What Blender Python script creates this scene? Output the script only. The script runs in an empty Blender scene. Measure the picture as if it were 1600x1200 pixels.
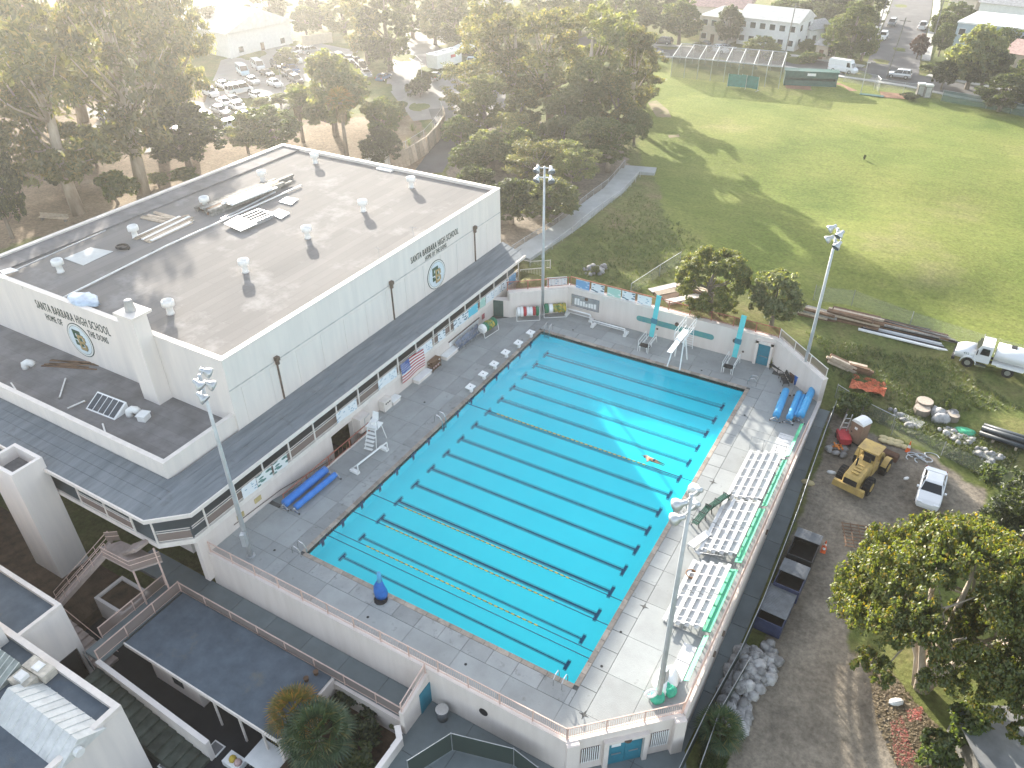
import bpy, math, random
import numpy as np
from mathutils import Vector, Matrix
random.seed(7); rng = np.random.default_rng(7)
C = bpy.context.scene
col = C.collection
PI = math.pi
# ------------------------------------------------------------ camera (drone, 44 m above the pool deck)
F_PX, YAW, PITCH, ROLL = 1218.28, -0.533307, 0.606095, -0.011287
CAM = np.array([34.8686, -27.7703, 44.2618])
_f = np.array([math.sin(YAW)*math.cos(PITCH), math.cos(YAW)*math.cos(PITCH), -math.sin(PITCH)])
_r0 = np.array([math.cos(YAW), -math.sin(YAW), 0.0]); _u0 = np.cross(_r0, _f)
_r = math.cos(ROLL)*_r0 + math.sin(ROLL)*_u0
_u = -math.sin(ROLL)*_r0 + math.cos(ROLL)*_u0
cd = bpy.data.cameras.new('camera'); cam = bpy.data.objects.new('camera', cd); col.objects.link(cam)
cam.matrix_world = Matrix([[_r[i], _u[i], -_f[i], CAM[i]] for i in range(3)] + [[0, 0, 0, 1]])
cd.sensor_width = 36.0; cd.lens = F_PX/1600*36; cd.clip_end = 3000; cd.clip_start = 0.5
C.camera = cam
# ------------------------------------------------------------ sky, sun, exposure
SUN_AZ, SUN_EL = math.radians(140.0), math.radians(15.0)     # direction towards the sun, counter-clockwise from +x
to_sun = Vector((math.cos(SUN_AZ)*math.cos(SUN_EL), math.sin(SUN_AZ)*math.cos(SUN_EL), math.sin(SUN_EL)))
w = bpy.data.worlds.new('World'); C.world = w; w.use_nodes = True
wn = w.node_tree.nodes; wl = w.node_tree.links
sky = wn.new('ShaderNodeTexSky'); sky.sky_type = 'NISHITA'; sky.sun_disc = False
sky.sun_elevation = SUN_EL; sky.sun_rotation = PI/2 - SUN_AZ
sky.air_density = 1.0; sky.dust_density = 1.6; sky.ozone_density = 1.0
bg = wn['Background']; bg.inputs['Strength'].default_value = 0.15
hsv = wn.new('ShaderNodeHueSaturation'); hsv.inputs['Saturation'].default_value = .58      # thin morning haze whitens the whole sky
wl.new(sky.outputs[0], hsv.inputs['Color']); wl.new(hsv.outputs[0], bg.inputs['Color'])
sl = bpy.data.lights.new('sun', 'SUN'); sl.energy = 4.8; sl.angle = math.radians(0.55); sl.color = (1.0, 0.93, 0.82)
sun = bpy.data.objects.new('sun', sl); col.objects.link(sun)
sun.rotation_euler = (-to_sun).to_track_quat('-Z', 'Y').to_euler()
vs = C.view_settings; vs.view_transform = 'Standard'; vs.look = 'None'; vs.gamma = 1.0; vs.use_curve_mapping = False
vs.exposure = 1.86
C.cycles.max_bounces = 8; C.cycles.transparent_max_bounces = 24; C.cycles.volume_bounces = 0
C.cycles.use_denoising = True
# ------------------------------------------------------------ ground heights
CP = [(60,-60,-7),(36,-20,-4.6),(34,0,-3.5),(31,2,-3.4),(31,12,-2.8),(31,20,-2.3),(31,30,-1.5),(31,40,-.8),(38,28,-1.5),(40,15,-2.4),(48,14,-2.4),(45,-4,-3.6),(55,20,-1.6),
      (44,34,-.8),(40,40,-.3),(50,45,.6),(38,48,.4),(32,46,.6),(42,55,1.2),(30,55,1.8),(30,48,1.6),(26,46,2.3),(20,46,2.7),(10,47,2.8),(0,48,2.9),(-6,44,3.0),(-10,52,3.2),
      (20,58,3.0),(8,60,3.4),(-4,64,3.6),(30,70,3.2),(60,70,2.6),(30,110,3.5),(0,110,3.8),(60,130,3.4),(-30,140,3.9),(0,165,4),(60,160,3.6),
      (-20,60,2.6),(-30,60,1.8),(-40,62,1.2),(-30,80,3.4),(-50,90,3.0),(-46,46,.6),(-46,20,.4),(-46,0,.2),(-70,35,1.4),(-90,60,2.4),(-100,100,3.5),(-70,130,4),(-70,0,.6),
      (-120,120,4.4),(-140,60,3),(-40,200,5),(40,250,6),(-100,220,6),(-250,200,8),(-250,80,5),(100,300,8),(300,300,6),(300,0,-2),(-600,600,25),(600,900,20),(0,900,25),(-600,0,8),(0,-300,-8)]
_cp = np.array(CP, float)
def gz(x, y):
    x = np.asarray(x, float); y = np.asarray(y, float)
    d2 = (x[..., None]-_cp[:, 0])**2 + (y[..., None]-_cp[:, 1])**2 + 4.0
    wt = d2**-2.0
    return (wt*_cp[:, 2]).sum(-1)/wt.sum(-1)
def ray(px, py):
    return _f + _r*(px-800)/F_PX - _u*(py-600)/F_PX
def at(px, py, z=0.0):                                   # the place on the level z that the photograph shows at a pixel
    d = ray(px, py); t = (z-CAM[2])/d[2]; p = CAM + t*d
    return Vector((p[0], p[1], z))
def gp(px, py):                                          # the same on the sloping ground
    z = 0.0
    for _ in range(30):
        p = at(px, py, z); z = 0.5*z + 0.5*float(gz(p.x, p.y))
    return Vector((p.x, p.y, float(gz(p.x, p.y))))
def hgt(p, px_h):                                        # metres for a height in pixels at a place
    d = np.array([p[0], p[1], p[2]])-CAM
    return px_h*float(d@_f)/F_PX/0.83
# ------------------------------------------------------------ geometry helpers
class G:
    def __init__(s): s.v = []; s.f = []; s.m = []; s.smooth = False
    def add(s, vs_, fs, mi=0):
        b = len(s.v); s.v += [tuple(v) for v in vs_]
        s.f += [tuple(b+i for i in f) for f in fs]; s.m += [mi]*len(fs); return s
    def quad(s, a, b, c, d, mi=0): return s.add([a, b, c, d], [(0, 1, 2, 3)], mi)
    def bx(s, x0, x1, y0, y1, z0, z1, mi=0):
        return s.add([(x0,y0,z0),(x1,y0,z0),(x1,y1,z0),(x0,y1,z0),(x0,y0,z1),(x1,y0,z1),(x1,y1,z1),(x0,y1,z1)],
                     [(3,2,1,0),(4,5,6,7),(0,1,5,4),(1,2,6,5),(2,3,7,6),(3,0,4,7)], mi)
    def box(s, c, size, rz=0.0, mi=0):
        sx, sy, sz = (k/2 for k in size); cs, sn = math.cos(rz), math.sin(rz); out = []
        for dz in (-sz, sz):
            for dx, dy in ((-sx,-sy),(sx,-sy),(sx,sy),(-sx,sy)):
                out.append((c[0]+dx*cs-dy*sn, c[1]+dx*sn+dy*cs, c[2]+dz))
        return s.add(out, [(3,2,1,0),(4,5,6,7),(0,1,5,4),(1,2,6,5),(2,3,7,6),(3,0,4,7)], mi)
    def hexa(s, p, mi=0):                                # eight corners: bottom four, top four
        return s.add(p, [(3,2,1,0),(4,5,6,7),(0,1,5,4),(1,2,6,5),(2,3,7,6),(3,0,4,7)], mi)
    def beam(s, a, b, wd, ht, mi=0):                     # rectangular bar from a to b
        a = Vector(a); b = Vector(b); d = (b-a).normalized()
        sd = d.cross(Vector((0,0,1)))
        if sd.length < 1e-3: sd = Vector((1,0,0))
        sd.normalize(); up = sd.cross(d).normalized(); sd = sd*wd/2; up = up*ht/2
        return s.hexa([a-sd-up, a+sd-up, b+sd-up, b-sd-up, a-sd+up, a+sd+up, b+sd+up, b-sd+up], mi)
    def prism(s, poly, z0, z1, mi=0):
        n = len(poly); zs0 = z0 if hasattr(z0, '__len__') else [z0]*n; zs1 = z1 if hasattr(z1, '__len__') else [z1]*n
        vs_ = [(p[0], p[1], zs0[i]) for i, p in enumerate(poly)] + [(p[0], p[1], zs1[i]) for i, p in enumerate(poly)]
        fs = [tuple(range(n-1, -1, -1)), tuple(range(n, 2*n))] + [(i, (i+1) % n, n+(i+1) % n, n+i) for i in range(n)]
        return s.add(vs_, fs, mi)
    def tube(s, pts, r, n=6, caps=True, mi=0):
        pts = [Vector(p) for p in pts]; k = len(pts); rs = r if hasattr(r, '__len__') else [r]*k
        d0 = (pts[1]-pts[0]).normalized(); up = Vector((0,0,1)) if abs(d0.z) < .9 else Vector((1,0,0))
        vs_ = []
        for i, p in enumerate(pts):
            d = (pts[min(i+1, k-1)]-pts[max(i-1, 0)]).normalized()
            sd = d.cross(up)
            if sd.length < 1e-4: sd = Vector((1,0,0))
            sd.normalize(); u2 = sd.cross(d).normalized(); up = u2
            for j in range(n):
                a = 2*PI*j/n; vs_.append(p+(sd*math.cos(a)+u2*math.sin(a))*rs[i])
        fs = [(i*n+j, (i+1)*n+j, (i+1)*n+(j+1) % n, i*n+(j+1) % n) for i in range(k-1) for j in range(n)]
        if caps: fs += [tuple(range(n)), tuple((k-1)*n+j for j in range(n-1, -1, -1))]
        return s.add(vs_, fs, mi)
    def loft(s, secs, mi=0, closed=True, caps=True):     # rings with equal counts
        n = len(secs[0]); vs_ = [p for sc in secs for p in sc]
        fs = [(i*n+j, i*n+(j+1) % n, (i+1)*n+(j+1) % n, (i+1)*n+j) for i in range(len(secs)-1) for j in range(n if closed else n-1)]
        if caps: fs += [tuple(range(n-1, -1, -1)), tuple((len(secs)-1)*n+j for j in range(n))]
        return s.add(vs_, fs, mi)
    def lathe(s, c, prof, n=12, mi=0):                   # prof = (radius, z) pairs
        secs = [[(c[0]+r*math.cos(2*PI*j/n), c[1]+r*math.sin(2*PI*j/n), c[2]+z) for j in range(n)] for r, z in prof]
        return s.loft(secs, mi)
    def mesh(s, name, mats):
        me = bpy.data.meshes.new(name); me.from_pydata(s.v, [], s.f)
        for m in (mats if isinstance(mats, (list, tuple)) else [mats]): me.materials.append(m)
        if any(s.m): me.polygons.foreach_set('material_index', s.m)
        if s.smooth: me.polygons.foreach_set('use_smooth', [True]*len(s.f))
        me.update(); return me
    def obj(s, name, mats, parent=None, world=False, **kw):
        if world and parent is not None:
            L = parent.matrix_basis.translation if parent.parent is None else parent.parent.matrix_basis.translation + parent.matrix_basis.translation
            s.v = [(v[0]-L.x, v[1]-L.y, v[2]-L.z) for v in s.v]
        o = bpy.data.objects.new(name, s.mesh(name, mats)); col.objects.link(o)
        if parent is not None: o.parent = parent
        for k, v in kw.items(): o[k] = v
        return o
def thing(name, label, cat, loc=(0,0,0), rz=0.0, group=None, sc=1.0):
    o = bpy.data.objects.new(name, None); col.objects.link(o); o.empty_display_size = .2
    o.location = loc; o.rotation_euler = (0, 0, rz); o.scale = (sc, sc, sc)
    o['label'] = label; o['category'] = cat
    if group: o['group'] = group
    return o
def tag(o, label, cat, group=None):
    o['label'] = label; o['category'] = cat
    if group: o['group'] = group
    return o
KIDS = {}
def link_copy(o, parent=None):
    c = o.copy(); col.objects.link(c)
    if parent is not None: c.parent = parent
    return c
def kids_of(o):
    if o.name not in KIDS: KIDS[o.name] = [k for k in bpy.data.objects if k.parent is o]
    return KIDS[o.name]
def dup(root, loc, rz=0.0, label=None, sc=None, mats=None):
    r = link_copy(root); r.location = loc; r.rotation_euler = (0, 0, rz)
    if sc is not None: r.scale = sc if hasattr(sc, '__len__') else (sc, sc, sc)
    if label: r['label'] = label
    for ch in kids_of(root):
        c = link_copy(ch, r)
        if mats and ch.name.split('.')[0] in mats:
            c.data = mats[ch.name.split('.')[0]]
        for gch in kids_of(ch): link_copy(gch, c)
    return r
# ------------------------------------------------------------ materials
def rgb(c): return (c[0], c[1], c[2], 1.0)
def mat(name, c, rough=.8, var=.15, scale=1.5, c2=None, spot=None, bump=0.0, bscale=20, metal=0.0, detail=5, stretch=None, alpha=None, spec=.3, obj_rand=0.0, seams=None):
    m = bpy.data.materials.new(name); m.use_nodes = True; nt = m.node_tree; N = nt.nodes; L = nt.links
    b = N['Principled BSDF']; b.inputs['Roughness'].default_value = rough; b.inputs['Metallic'].default_value = metal
    b.inputs['Specular IOR Level'].default_value = spec
    geo = N.new('ShaderNodeNewGeometry'); src = geo.outputs['Position']
    if stretch:
        mp = N.new('ShaderNodeMapping'); mp.inputs['Scale'].default_value = stretch[:3]
        if len(stretch) > 3: mp.inputs['Rotation'].default_value = (0, 0, stretch[3])
        L.new(src, mp.inputs['Vector']); src = mp.outputs[0]
    n1 = N.new('ShaderNodeTexNoise'); n1.inputs['Scale'].default_value = scale; n1.inputs['Detail'].default_value = detail; n1.inputs['Roughness'].default_value = .62
    L.new(src, n1.inputs['Vector'])
    ramp = N.new('ShaderNodeValToRGB'); e = ramp.color_ramp.elements
    d = c2 if c2 else tuple(max(0, k*(1-var*1.6)) for k in c)
    l = c if c2 else tuple(min(1, k*(1+var)) for k in c)
    e[0].position = .33; e[0].color = rgb(d); e[1].position = .67; e[1].color = rgb(l)
    L.new(n1.outputs['Fac'], ramp.inputs['Fac']); out = ramp.outputs['Color']
    if seams:                                            # lap lines of sheet roofing (row height, sheet length, darkness, angle)
        mp2 = N.new('ShaderNodeMapping'); mp2.inputs['Rotation'].default_value = (0, 0, seams[3]); L.new(geo.outputs['Position'], mp2.inputs['Vector'])
        br = N.new('ShaderNodeTexBrick'); br.inputs['Scale'].default_value = 1; br.inputs['Row Height'].default_value = seams[0]; br.inputs['Brick Width'].default_value = seams[1]; br.inputs['Mortar Size'].default_value = .022; br.inputs['Mortar Smooth'].default_value = .3
        br.inputs['Color1'].default_value = (1,1,1,1); br.inputs['Color2'].default_value = (.90,.90,.90,1); br.inputs['Mortar'].default_value = (seams[2],)*3+(1,); L.new(mp2.outputs[0], br.inputs['Vector'])
        ms = N.new('ShaderNodeMixRGB'); ms.blend_type = 'MULTIPLY'; ms.inputs[0].default_value = 1; L.new(out, ms.inputs[1]); L.new(br.outputs['Color'], ms.inputs[2]); out = ms.outputs[0]
    if spot:                                             # (colour, scale, threshold, width, amount)
        n2 = N.new('ShaderNodeTexNoise'); n2.inputs['Scale'].default_value = spot[1]; n2.inputs['Detail'].default_value = 6; n2.inputs['Roughness'].default_value = .7
        L.new(geo.outputs['Position'], n2.inputs['Vector'])
        mr = N.new('ShaderNodeMapRange'); mr.inputs['From Min'].default_value = spot[2]; mr.inputs['From Max'].default_value = spot[2]+spot[3]; mr.inputs['To Max'].default_value = spot[4]
        L.new(n2.outputs['Fac'], mr.inputs['Value'])
        mx = N.new('ShaderNodeMixRGB'); mx.inputs['Color2'].default_value = rgb(spot[0])
        L.new(mr.outputs[0], mx.inputs['Fac']); L.new(out, mx.inputs['Color1']); out = mx.outputs[0]
    if obj_rand:
        oi = N.new('ShaderNodeObjectInfo'); hs = N.new('ShaderNodeHueSaturation')
        mr = N.new('ShaderNodeMapRange'); mr.inputs['To Min'].default_value = 1-obj_rand; mr.inputs['To Max'].default_value = 1+obj_rand
        L.new(oi.outputs['Random'], mr.inputs['Value']); L.new(mr.outputs[0], hs.inputs['Value']); L.new(out, hs.inputs['Color']); out = hs.outputs[0]
    L.new(out, b.inputs['Base Color'])
    if bump:
        n3 = N.new('ShaderNodeTexNoise'); n3.inputs['Scale'].default_value = bscale; n3.inputs['Detail'].default_value = 4
        L.new(geo.outputs['Position'], n3.inputs['Vector'])
        bp = N.new('ShaderNodeBump'); bp.inputs['Strength'].default_value = bump; bp.inputs['Distance'].default_value = .1
        L.new(n3.outputs['Fac'], bp.inputs['Height']); L.new(bp.outputs[0], b.inputs['Normal'])
    if alpha is not None: b.inputs['Alpha'].default_value = alpha
    return m
def leafmat(name, ca, cb, cc=None, trans=.35, ccfrac=.12):
    m = bpy.data.materials.new(name); m.use_nodes = True; nt = m.node_tree; N = nt.nodes; L = nt.links
    N.remove(N['Principled BSDF']); out = N['Material Output']
    geo = N.new('ShaderNodeNewGeometry'); ramp = N.new('ShaderNodeValToRGB'); e = ramp.color_ramp.elements
    e[0].color = rgb(ca); e[0].position = 0.0; e[1].color = rgb(cb); e[1].position = 1-ccfrac-.02
    if cc: k = e.new(1-ccfrac); k.color = rgb(cc)
    oi = N.new('ShaderNodeObjectInfo'); hs = N.new('ShaderNodeHueSaturation')
    mr = N.new('ShaderNodeMapRange'); mr.inputs['To Min'].default_value = .8; mr.inputs['To Max'].default_value = 1.2
    L.new(oi.outputs['Random'], mr.inputs['Value']); L.new(mr.outputs[0], hs.inputs['Value'])
    L.new(geo.outputs['Random Per Island'], ramp.inputs['Fac']); L.new(ramp.outputs['Color'], hs.inputs['Color'])
    a = N.new('ShaderNodeBsdfDiffuse'); t = N.new('ShaderNodeBsdfTranslucent'); mx = N.new('ShaderNodeMixShader'); mx.inputs[0].default_value = trans
    gl = N.new('ShaderNodeBsdfGlossy'); gl.inputs['Roughness'].default_value = .5; gl.inputs['Color'].default_value = (.9, .9, .9, 1); m2 = N.new('ShaderNodeMixShader'); m2.inputs[0].default_value = .04
    tm = N.new('ShaderNodeMixRGB'); tm.blend_type = 'MULTIPLY'; tm.inputs[0].default_value = 1; tm.inputs['Color2'].default_value = (2.3, 2.15, .8, 1)
    L.new(hs.outputs[0], a.inputs['Color']); L.new(hs.outputs[0], tm.inputs['Color1']); L.new(tm.outputs[0], t.inputs['Color'])
    L.new(a.outputs[0], mx.inputs[1]); L.new(t.outputs[0], mx.inputs[2]); L.new(mx.outputs[0], m2.inputs[1]); L.new(gl.outputs[0], m2.inputs[2]); L.new(m2.outputs[0], out.inputs['Surface'])
    return m
def seemat(name, c, fac):                                # thin woven or wire mesh: part of the light goes straight through
    m = bpy.data.materials.new(name); m.use_nodes = True; nt = m.node_tree; N = nt.nodes; L = nt.links
    b = N['Principled BSDF']; b.inputs['Base Color'].default_value = rgb(c); b.inputs['Roughness'].default_value = .7
    t = N.new('ShaderNodeBsdfTransparent'); mx = N.new('ShaderNodeMixShader'); mx.inputs[0].default_value = fac
    L.new(t.outputs[0], mx.inputs[1]); L.new(b.outputs[0], mx.inputs[2]); L.new(mx.outputs[0], N['Material Output'].inputs['Surface'])
    return m
# ------------------------------------------------------------ materials of the setting
M = {}
M['deck'] = mat('deck_concrete', (.33,.345,.34), .85, c2=(.27,.28,.275), scale=.55, spot=((.10,.09,.075), 1.1, .60, .12, .55), bump=.15, bscale=14, obj_rand=.10)
M['coping'] = mat('coping_stone', (.40,.335,.275), .8, c2=(.26,.225,.19), scale=2.2, spot=((.09,.08,.065), 2.5, .58, .1, .45), obj_rand=.22)
M['joint'] = mat('joint_dirt', (.10,.10,.095), .95)
M['deckstain'] = mat('stained_deck_concrete', (.33,.34,.335), .85, c2=(.26,.27,.265), scale=.8, spot=((.10,.098,.088), 1.5, .56, .12, .55), bump=.15, bscale=14, obj_rand=.14, detail=8)
M['walk'] = mat('sidewalk_concrete', (.195,.225,.228), .9, c2=(.155,.178,.182), scale=.5, spot=((.12,.12,.115), .9, .62, .12, .5), obj_rand=.07)
M['stucco'] = mat('stucco', (.73,.655,.60), .85, c2=(.66,.585,.53), scale=1.3, stretch=(1,1,.13), spot=((.46,.41,.37), .7, .66, .14, .35), bump=.06, bscale=18)
M['stucco_w'] = mat('stucco_white', (.775,.715,.66), .85, c2=(.69,.64,.60), scale=1.1, stretch=(1,1,.12), spot=((.52,.48,.44), .6, .68, .14, .3), bump=.05, bscale=18)
M['white'] = mat('white_paint', (.80,.80,.78), .5, var=.04)
M['trim'] = mat('cream_trim', (.74,.68,.62), .6, var=.06)
M['gymroof'] = mat('cap_sheet_roof', (.25,.238,.226), .95, c2=(.20,.192,.185), scale=.16, stretch=(1.0,.32,1,.12), spot=((.33,.32,.31), .23, .54, .14, .6), bump=.1, bscale=8, detail=8, spec=.05, seams=(1.0,9.0,.78,PI/2))
M['rollroof'] = mat('rolled_roofing', (.22,.24,.255), .9, c2=(.145,.165,.18), scale=.9, stretch=(2.2,.3,1), spot=((.09,.095,.10), .5, .60, .15, .5), bump=.1, bscale=10, detail=7, spec=.1)
M['darkroof'] = mat('old_roofing', (.24,.235,.235), .9, c2=(.155,.15,.15), scale=.5, spot=((.28,.27,.255), .35, .60, .12, .5), bump=.12, bscale=9, detail=8, spec=.1, seams=(1.0,8.0,.8,0))
M['blueroof'] = mat('granular_roof', (.115,.14,.168), .9, c2=(.075,.095,.115), scale=.9, spot=((.16,.15,.125), .4, .58, .12, .6), detail=9, bump=.1, bscale=12)
M['railpaint'] = mat('pink_rail_paint', (.64,.47,.40), .55, var=.08)
M['redrail'] = mat('rust_rail_paint', (.36,.125,.085), .6, var=.2)
M['dark'] = mat('dark_opening', (.035,.032,.03), .9)  # near-black colour standing in for the shade inside openings
M['brown'] = mat('brown_screen', (.13,.095,.075), .9, var=.3, scale=3)
M['bluedoor'] = mat('teal_door_paint', (.035,.20,.27), .5, var=.12)
M['green'] = mat('green_paint', (.05,.36,.20), .6, var=.15)
M['black'] = mat('black_rubber', (.02,.02,.022), .7)
M['metal'] = mat('galvanised_metal', (.42,.43,.44), .45, metal=.6, var=.1)
M['steel'] = mat('stainless_steel', (.62,.63,.64), .25, metal=.9, var=.05)
M['soil'] = mat('brown_soil', (.085,.055,.035), .95, var=.35, scale=1.2, bump=.3, bscale=7)
M['asphalt'] = mat('asphalt', (.115,.115,.118), .9, c2=(.085,.085,.088), scale=.3, spot=((.16,.155,.15), .15, .58, .1, .6), detail=8)
M['lot'] = mat('parking_asphalt', (.27,.26,.245), .9, c2=(.20,.195,.185), scale=.15, spot=((.36,.34,.31), .1, .55, .12, .6), detail=8)
M['kerb'] = mat('kerb_concrete', (.42,.41,.385), .85, var=.1)
M['glass'] = mat('window_glass', (.03,.04,.05), .08, var=.1, spec=.6)
M['mesh'] = seemat('chain_link', (.42,.43,.43), .20)
M['screen'] = seemat('green_wind_screen', (.028,.045,.038), .92)
M['railmesh'] = seemat('rail_mesh', (.34,.25,.21), .55)
# ------------------------------------------------------------ ground
def axis(a, b, fine, c, d, mid, e, f_, big):
    return np.unique(np.concatenate([np.arange(e, c, big), np.arange(c, a, mid), np.arange(a, b+.1, fine), np.arange(b, d, mid), np.arange(d, f_+1, big)]))
GX = axis(-60, 75, 1.0, -330, 220, 3.0, -930, 920, 30.0)
GY = axis(-30, 126, 1.0, -60, 330, 3.0, -660, 1230, 30.0)
def low_zone(x, y):                                      # where decks, slabs and buildings stand instead of natural ground
    a = (x > -43) & (x <= 29) & (y < 43.2) & (y > -60)
    a &= y < 43.4-.772*(x-24)-.6
    b = (x < .6) & (x > -6.0) & (y > np.maximum(38.6+.843*(x+4.5)+1.5, 40.4))
    a &= ~b
    return a | ((x > -43) & (x < -7) & (y < 45.4) & (y > 40))
X, Y = np.meshgrid(GX, GY, indexing='ij')
Z = gz(X, Y)
Z = Z + .10*np.sin(X*.31+Y*.17)*np.cos(Y*.23-X*.11)*np.clip((Y-46)/10, 0, 1)
Z[low_zone(X, Y)] = -7.2
def inside(poly, x, y):
    r = np.zeros(x.shape, bool); n = len(poly)
    for i in range(n):
        x0, y0 = poly[i][0], poly[i][1]; x1, y1 = poly[(i+1) % n][0], poly[(i+1) % n][1]
        c = (y0 > y) != (y1 > y)
        r ^= c & (x < (x1-x0)*(y-y0)/((y1-y0) if y1 != y0 else 1e-9)+x0)
    return r
ZONES = {   # colour weights on the ground: (red = bare dirt, green = lush turf, blue = dry earth)
 'turf': [(1000,84),(1130,118),(1330,130),(1470,152),(1640,190),(1640,560),(1480,540),(1330,492),(1215,475),(1140,450),(1075,400),(1040,340),(1030,290),(1000,250),(995,160)],
 'lot_dirt': [(1296,630),(1330,662),(1392,690),(1450,712),(1540,768),(1530,800),(1420,830),(1345,870),(1330,960),(1330,1020),(1400,1120),(1440,1230),(1130,1230),(1180,1030),(1240,850),(1290,700)],
 'bank_dirt': [(700,230),(790,180),(960,215),(985,262),(930,330),(830,392),(790,390),(700,330)],
 'dry': [(-200,60),(100,120),(330,130),(340,190),(430,190),(650,180),(690,260),(640,300),(430,230),(0,400),(-200,480)],
 'pit': [(1320,1010),(1345,1010),(1420,1100),(1500,1200),(1520,1260),(1400,1260)],
}
ZP = {k: [gp(*q) for q in v] for k, v in ZONES.items()}
wts = np.zeros(X.shape+(4,), np.float32); wts[..., 3] = 1
wts[..., 0] = np.maximum(inside(ZP['lot_dirt'], X, Y), inside(ZP['bank_dirt'], X, Y))
wts[..., 1] = inside(ZP['turf'], X, Y)
wts[..., 2] = np.maximum(inside(ZP['dry'], X, Y), inside(ZP['pit'], X, Y))
for k in range(3):                                       # soften the borders a little
    for _ in range(1):
        t = wts[..., k].copy()
        t[1:-1, 1:-1] = (t[1:-1, 1:-1]*2+t[:-2, 1:-1]+t[2:, 1:-1]+t[1:-1, :-2]+t[1:-1, 2:])/6
        wts[..., k] = t
nx, ny = X.shape
idx = np.arange(nx*ny).reshape(nx, ny)
fc = np.stack([idx[:-1, :-1], idx[1:, :-1], idx[1:, 1:], idx[:-1, 1:]], -1).reshape(-1, 4)
def np_mesh(name, verts, faces, mats, k):
    me = bpy.data.meshes.new(name); nf = len(faces)
    me.vertices.add(len(verts)); me.vertices.foreach_set('co', np.ascontiguousarray(verts, np.float32).ravel())
    me.loops.add(nf*k); me.loops.foreach_set('vertex_index', np.ascontiguousarray(faces, np.int32).ravel())
    me.polygons.add(nf); me.polygons.foreach_set('loop_start', np.arange(0, nf*k, k, dtype=np.int32))
    me.polygons.foreach_set('loop_total', np.full(nf, k, np.int32))
    for m in mats: me.materials.append(m)
    me.update(calc_edges=True); return me
gm = bpy.data.materials.new('natural_ground'); gm.use_nodes = True
def ground_material(m):
    nt = m.node_tree; N = nt.nodes; L = nt.links; b = N['Principled BSDF']; b.inputs['Roughness'].default_value = .95; b.inputs['Specular IOR Level'].default_value = .1
    geo = N.new('ShaderNodeNewGeometry'); at_ = N.new('ShaderNodeVertexColor'); at_.layer_name = 'zone'
    sep = N.new('ShaderNodeSeparateColor'); L.new(at_.outputs[0], sep.inputs[0])
    def noise(sc, det=6, rough=.65, vec=None):
        n = N.new('ShaderNodeTexNoise'); n.inputs['Scale'].default_value = sc; n.inputs['Detail'].default_value = det; n.inputs['Roughness'].default_value = rough
        L.new(vec or geo.outputs['Position'], n.inputs['Vector']); return n.outputs['Fac']
    def ramp(fac, *st):
        r = N.new('ShaderNodeValToRGB'); e = r.color_ramp.elements
        e[0].position, e[0].color = st[0][0], rgb(st[0][1]); e[1].position, e[1].color = st[-1][0], rgb(st[-1][1])
        for p, c in st[1:-1]: k = e.new(p); k.color = rgb(c)
        L.new(fac, r.inputs['Fac']); return r.outputs[0]
    def mix(f, a, c, mode='MIX'):
        x = N.new('ShaderNodeMixRGB'); x.blend_type = mode
        for s_, v in ((0, f), (1, a), (2, c)):
            if hasattr(v, 'is_output'): L.new(v, x.inputs[s_])
            else: x.inputs[s_].default_value = v if s_ == 0 else rgb(v)
        return x.outputs[0]
    def edge(ch, amt=.9):
        n = noise(.55, 5); a = N.new('ShaderNodeMath'); a.operation = 'MULTIPLY_ADD'; a.inputs[1].default_value = amt; L.new(n, a.inputs[0]); L.new(sep.outputs[ch], a.inputs[2])
        r = N.new('ShaderNodeMapRange'); r.inputs['From Min'].default_value = .5+amt*.38; r.inputs['From Max'].default_value = .5+amt*.62; L.new(a.outputs[0], r.inputs['Value']); return r.outputs[0]
    mp = N.new('ShaderNodeMapping'); mp.inputs['Rotation'].default_value = (0,0,.55); mp.inputs['Scale'].default_value = (.35,1.6,1); L.new(geo.outputs['Position'], mp.inputs['Vector'])
    rough_grass = ramp(noise(.16, 9, .7), (.30,(.068,.098,.026)), (.45,(.118,.142,.042)), (.58,(.165,.165,.060)), (.74,(.21,.17,.09)))
    fine = ramp(noise(2.6, 5, .7), (.3,(.62,.62,.62)), (.7,(1.25,1.25,1.25)))
    turf = ramp(noise(.045, 7, .62), (.30,(.092,.135,.027)), (.44,(.155,.192,.044)), (.58,(.205,.225,.060)), (.72,(.27,.245,.11)))
    streak = ramp(noise(.55, 6, .7, mp.outputs[0]), (.3,(.84,.88,.80)), (.7,(1.10,1.08,1.06)))
    turf = mix(1.0, turf, streak, 'MULTIPLY')
    dirt = ramp(noise(.22, 9, .68), (.28,(.10,.087,.072)), (.45,(.205,.175,.138)), (.60,(.27,.232,.182)), (.74,(.38,.325,.255)))
    dry = ramp(noise(.12, 8, .7), (.3,(.155,.115,.075)), (.5,(.27,.205,.14)), (.7,(.36,.285,.20)))
    c = mix(edge(1), rough_grass, turf); c = mix(edge(2), c, dry); c = mix(edge(0), c, dirt)
    c = mix(1.0, c, fine, 'MULTIPLY'); L.new(c, b.inputs['Base Color'])
    bp = N.new('ShaderNodeBump'); bp.inputs['Strength'].default_value = .5; bp.inputs['Distance'].default_value = .25
    L.new(noise(1.8, 7, .75), bp.inputs['Height']); L.new(bp.outputs[0], b.inputs['Normal'])
ground_material(gm)
me = np_mesh('ground', np.stack([X, Y, Z], -1).reshape(-1, 3), fc, [gm], 4)
ca = me.color_attributes.new('zone', 'FLOAT_COLOR', 'POINT'); ca.data.foreach_set('color', wts.reshape(-1))
me.polygons.foreach_set('use_smooth', np.ones(len(fc), bool))
ground = bpy.data.objects.new('ground', me); col.objects.link(ground); ground['kind'] = 'structure'
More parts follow.
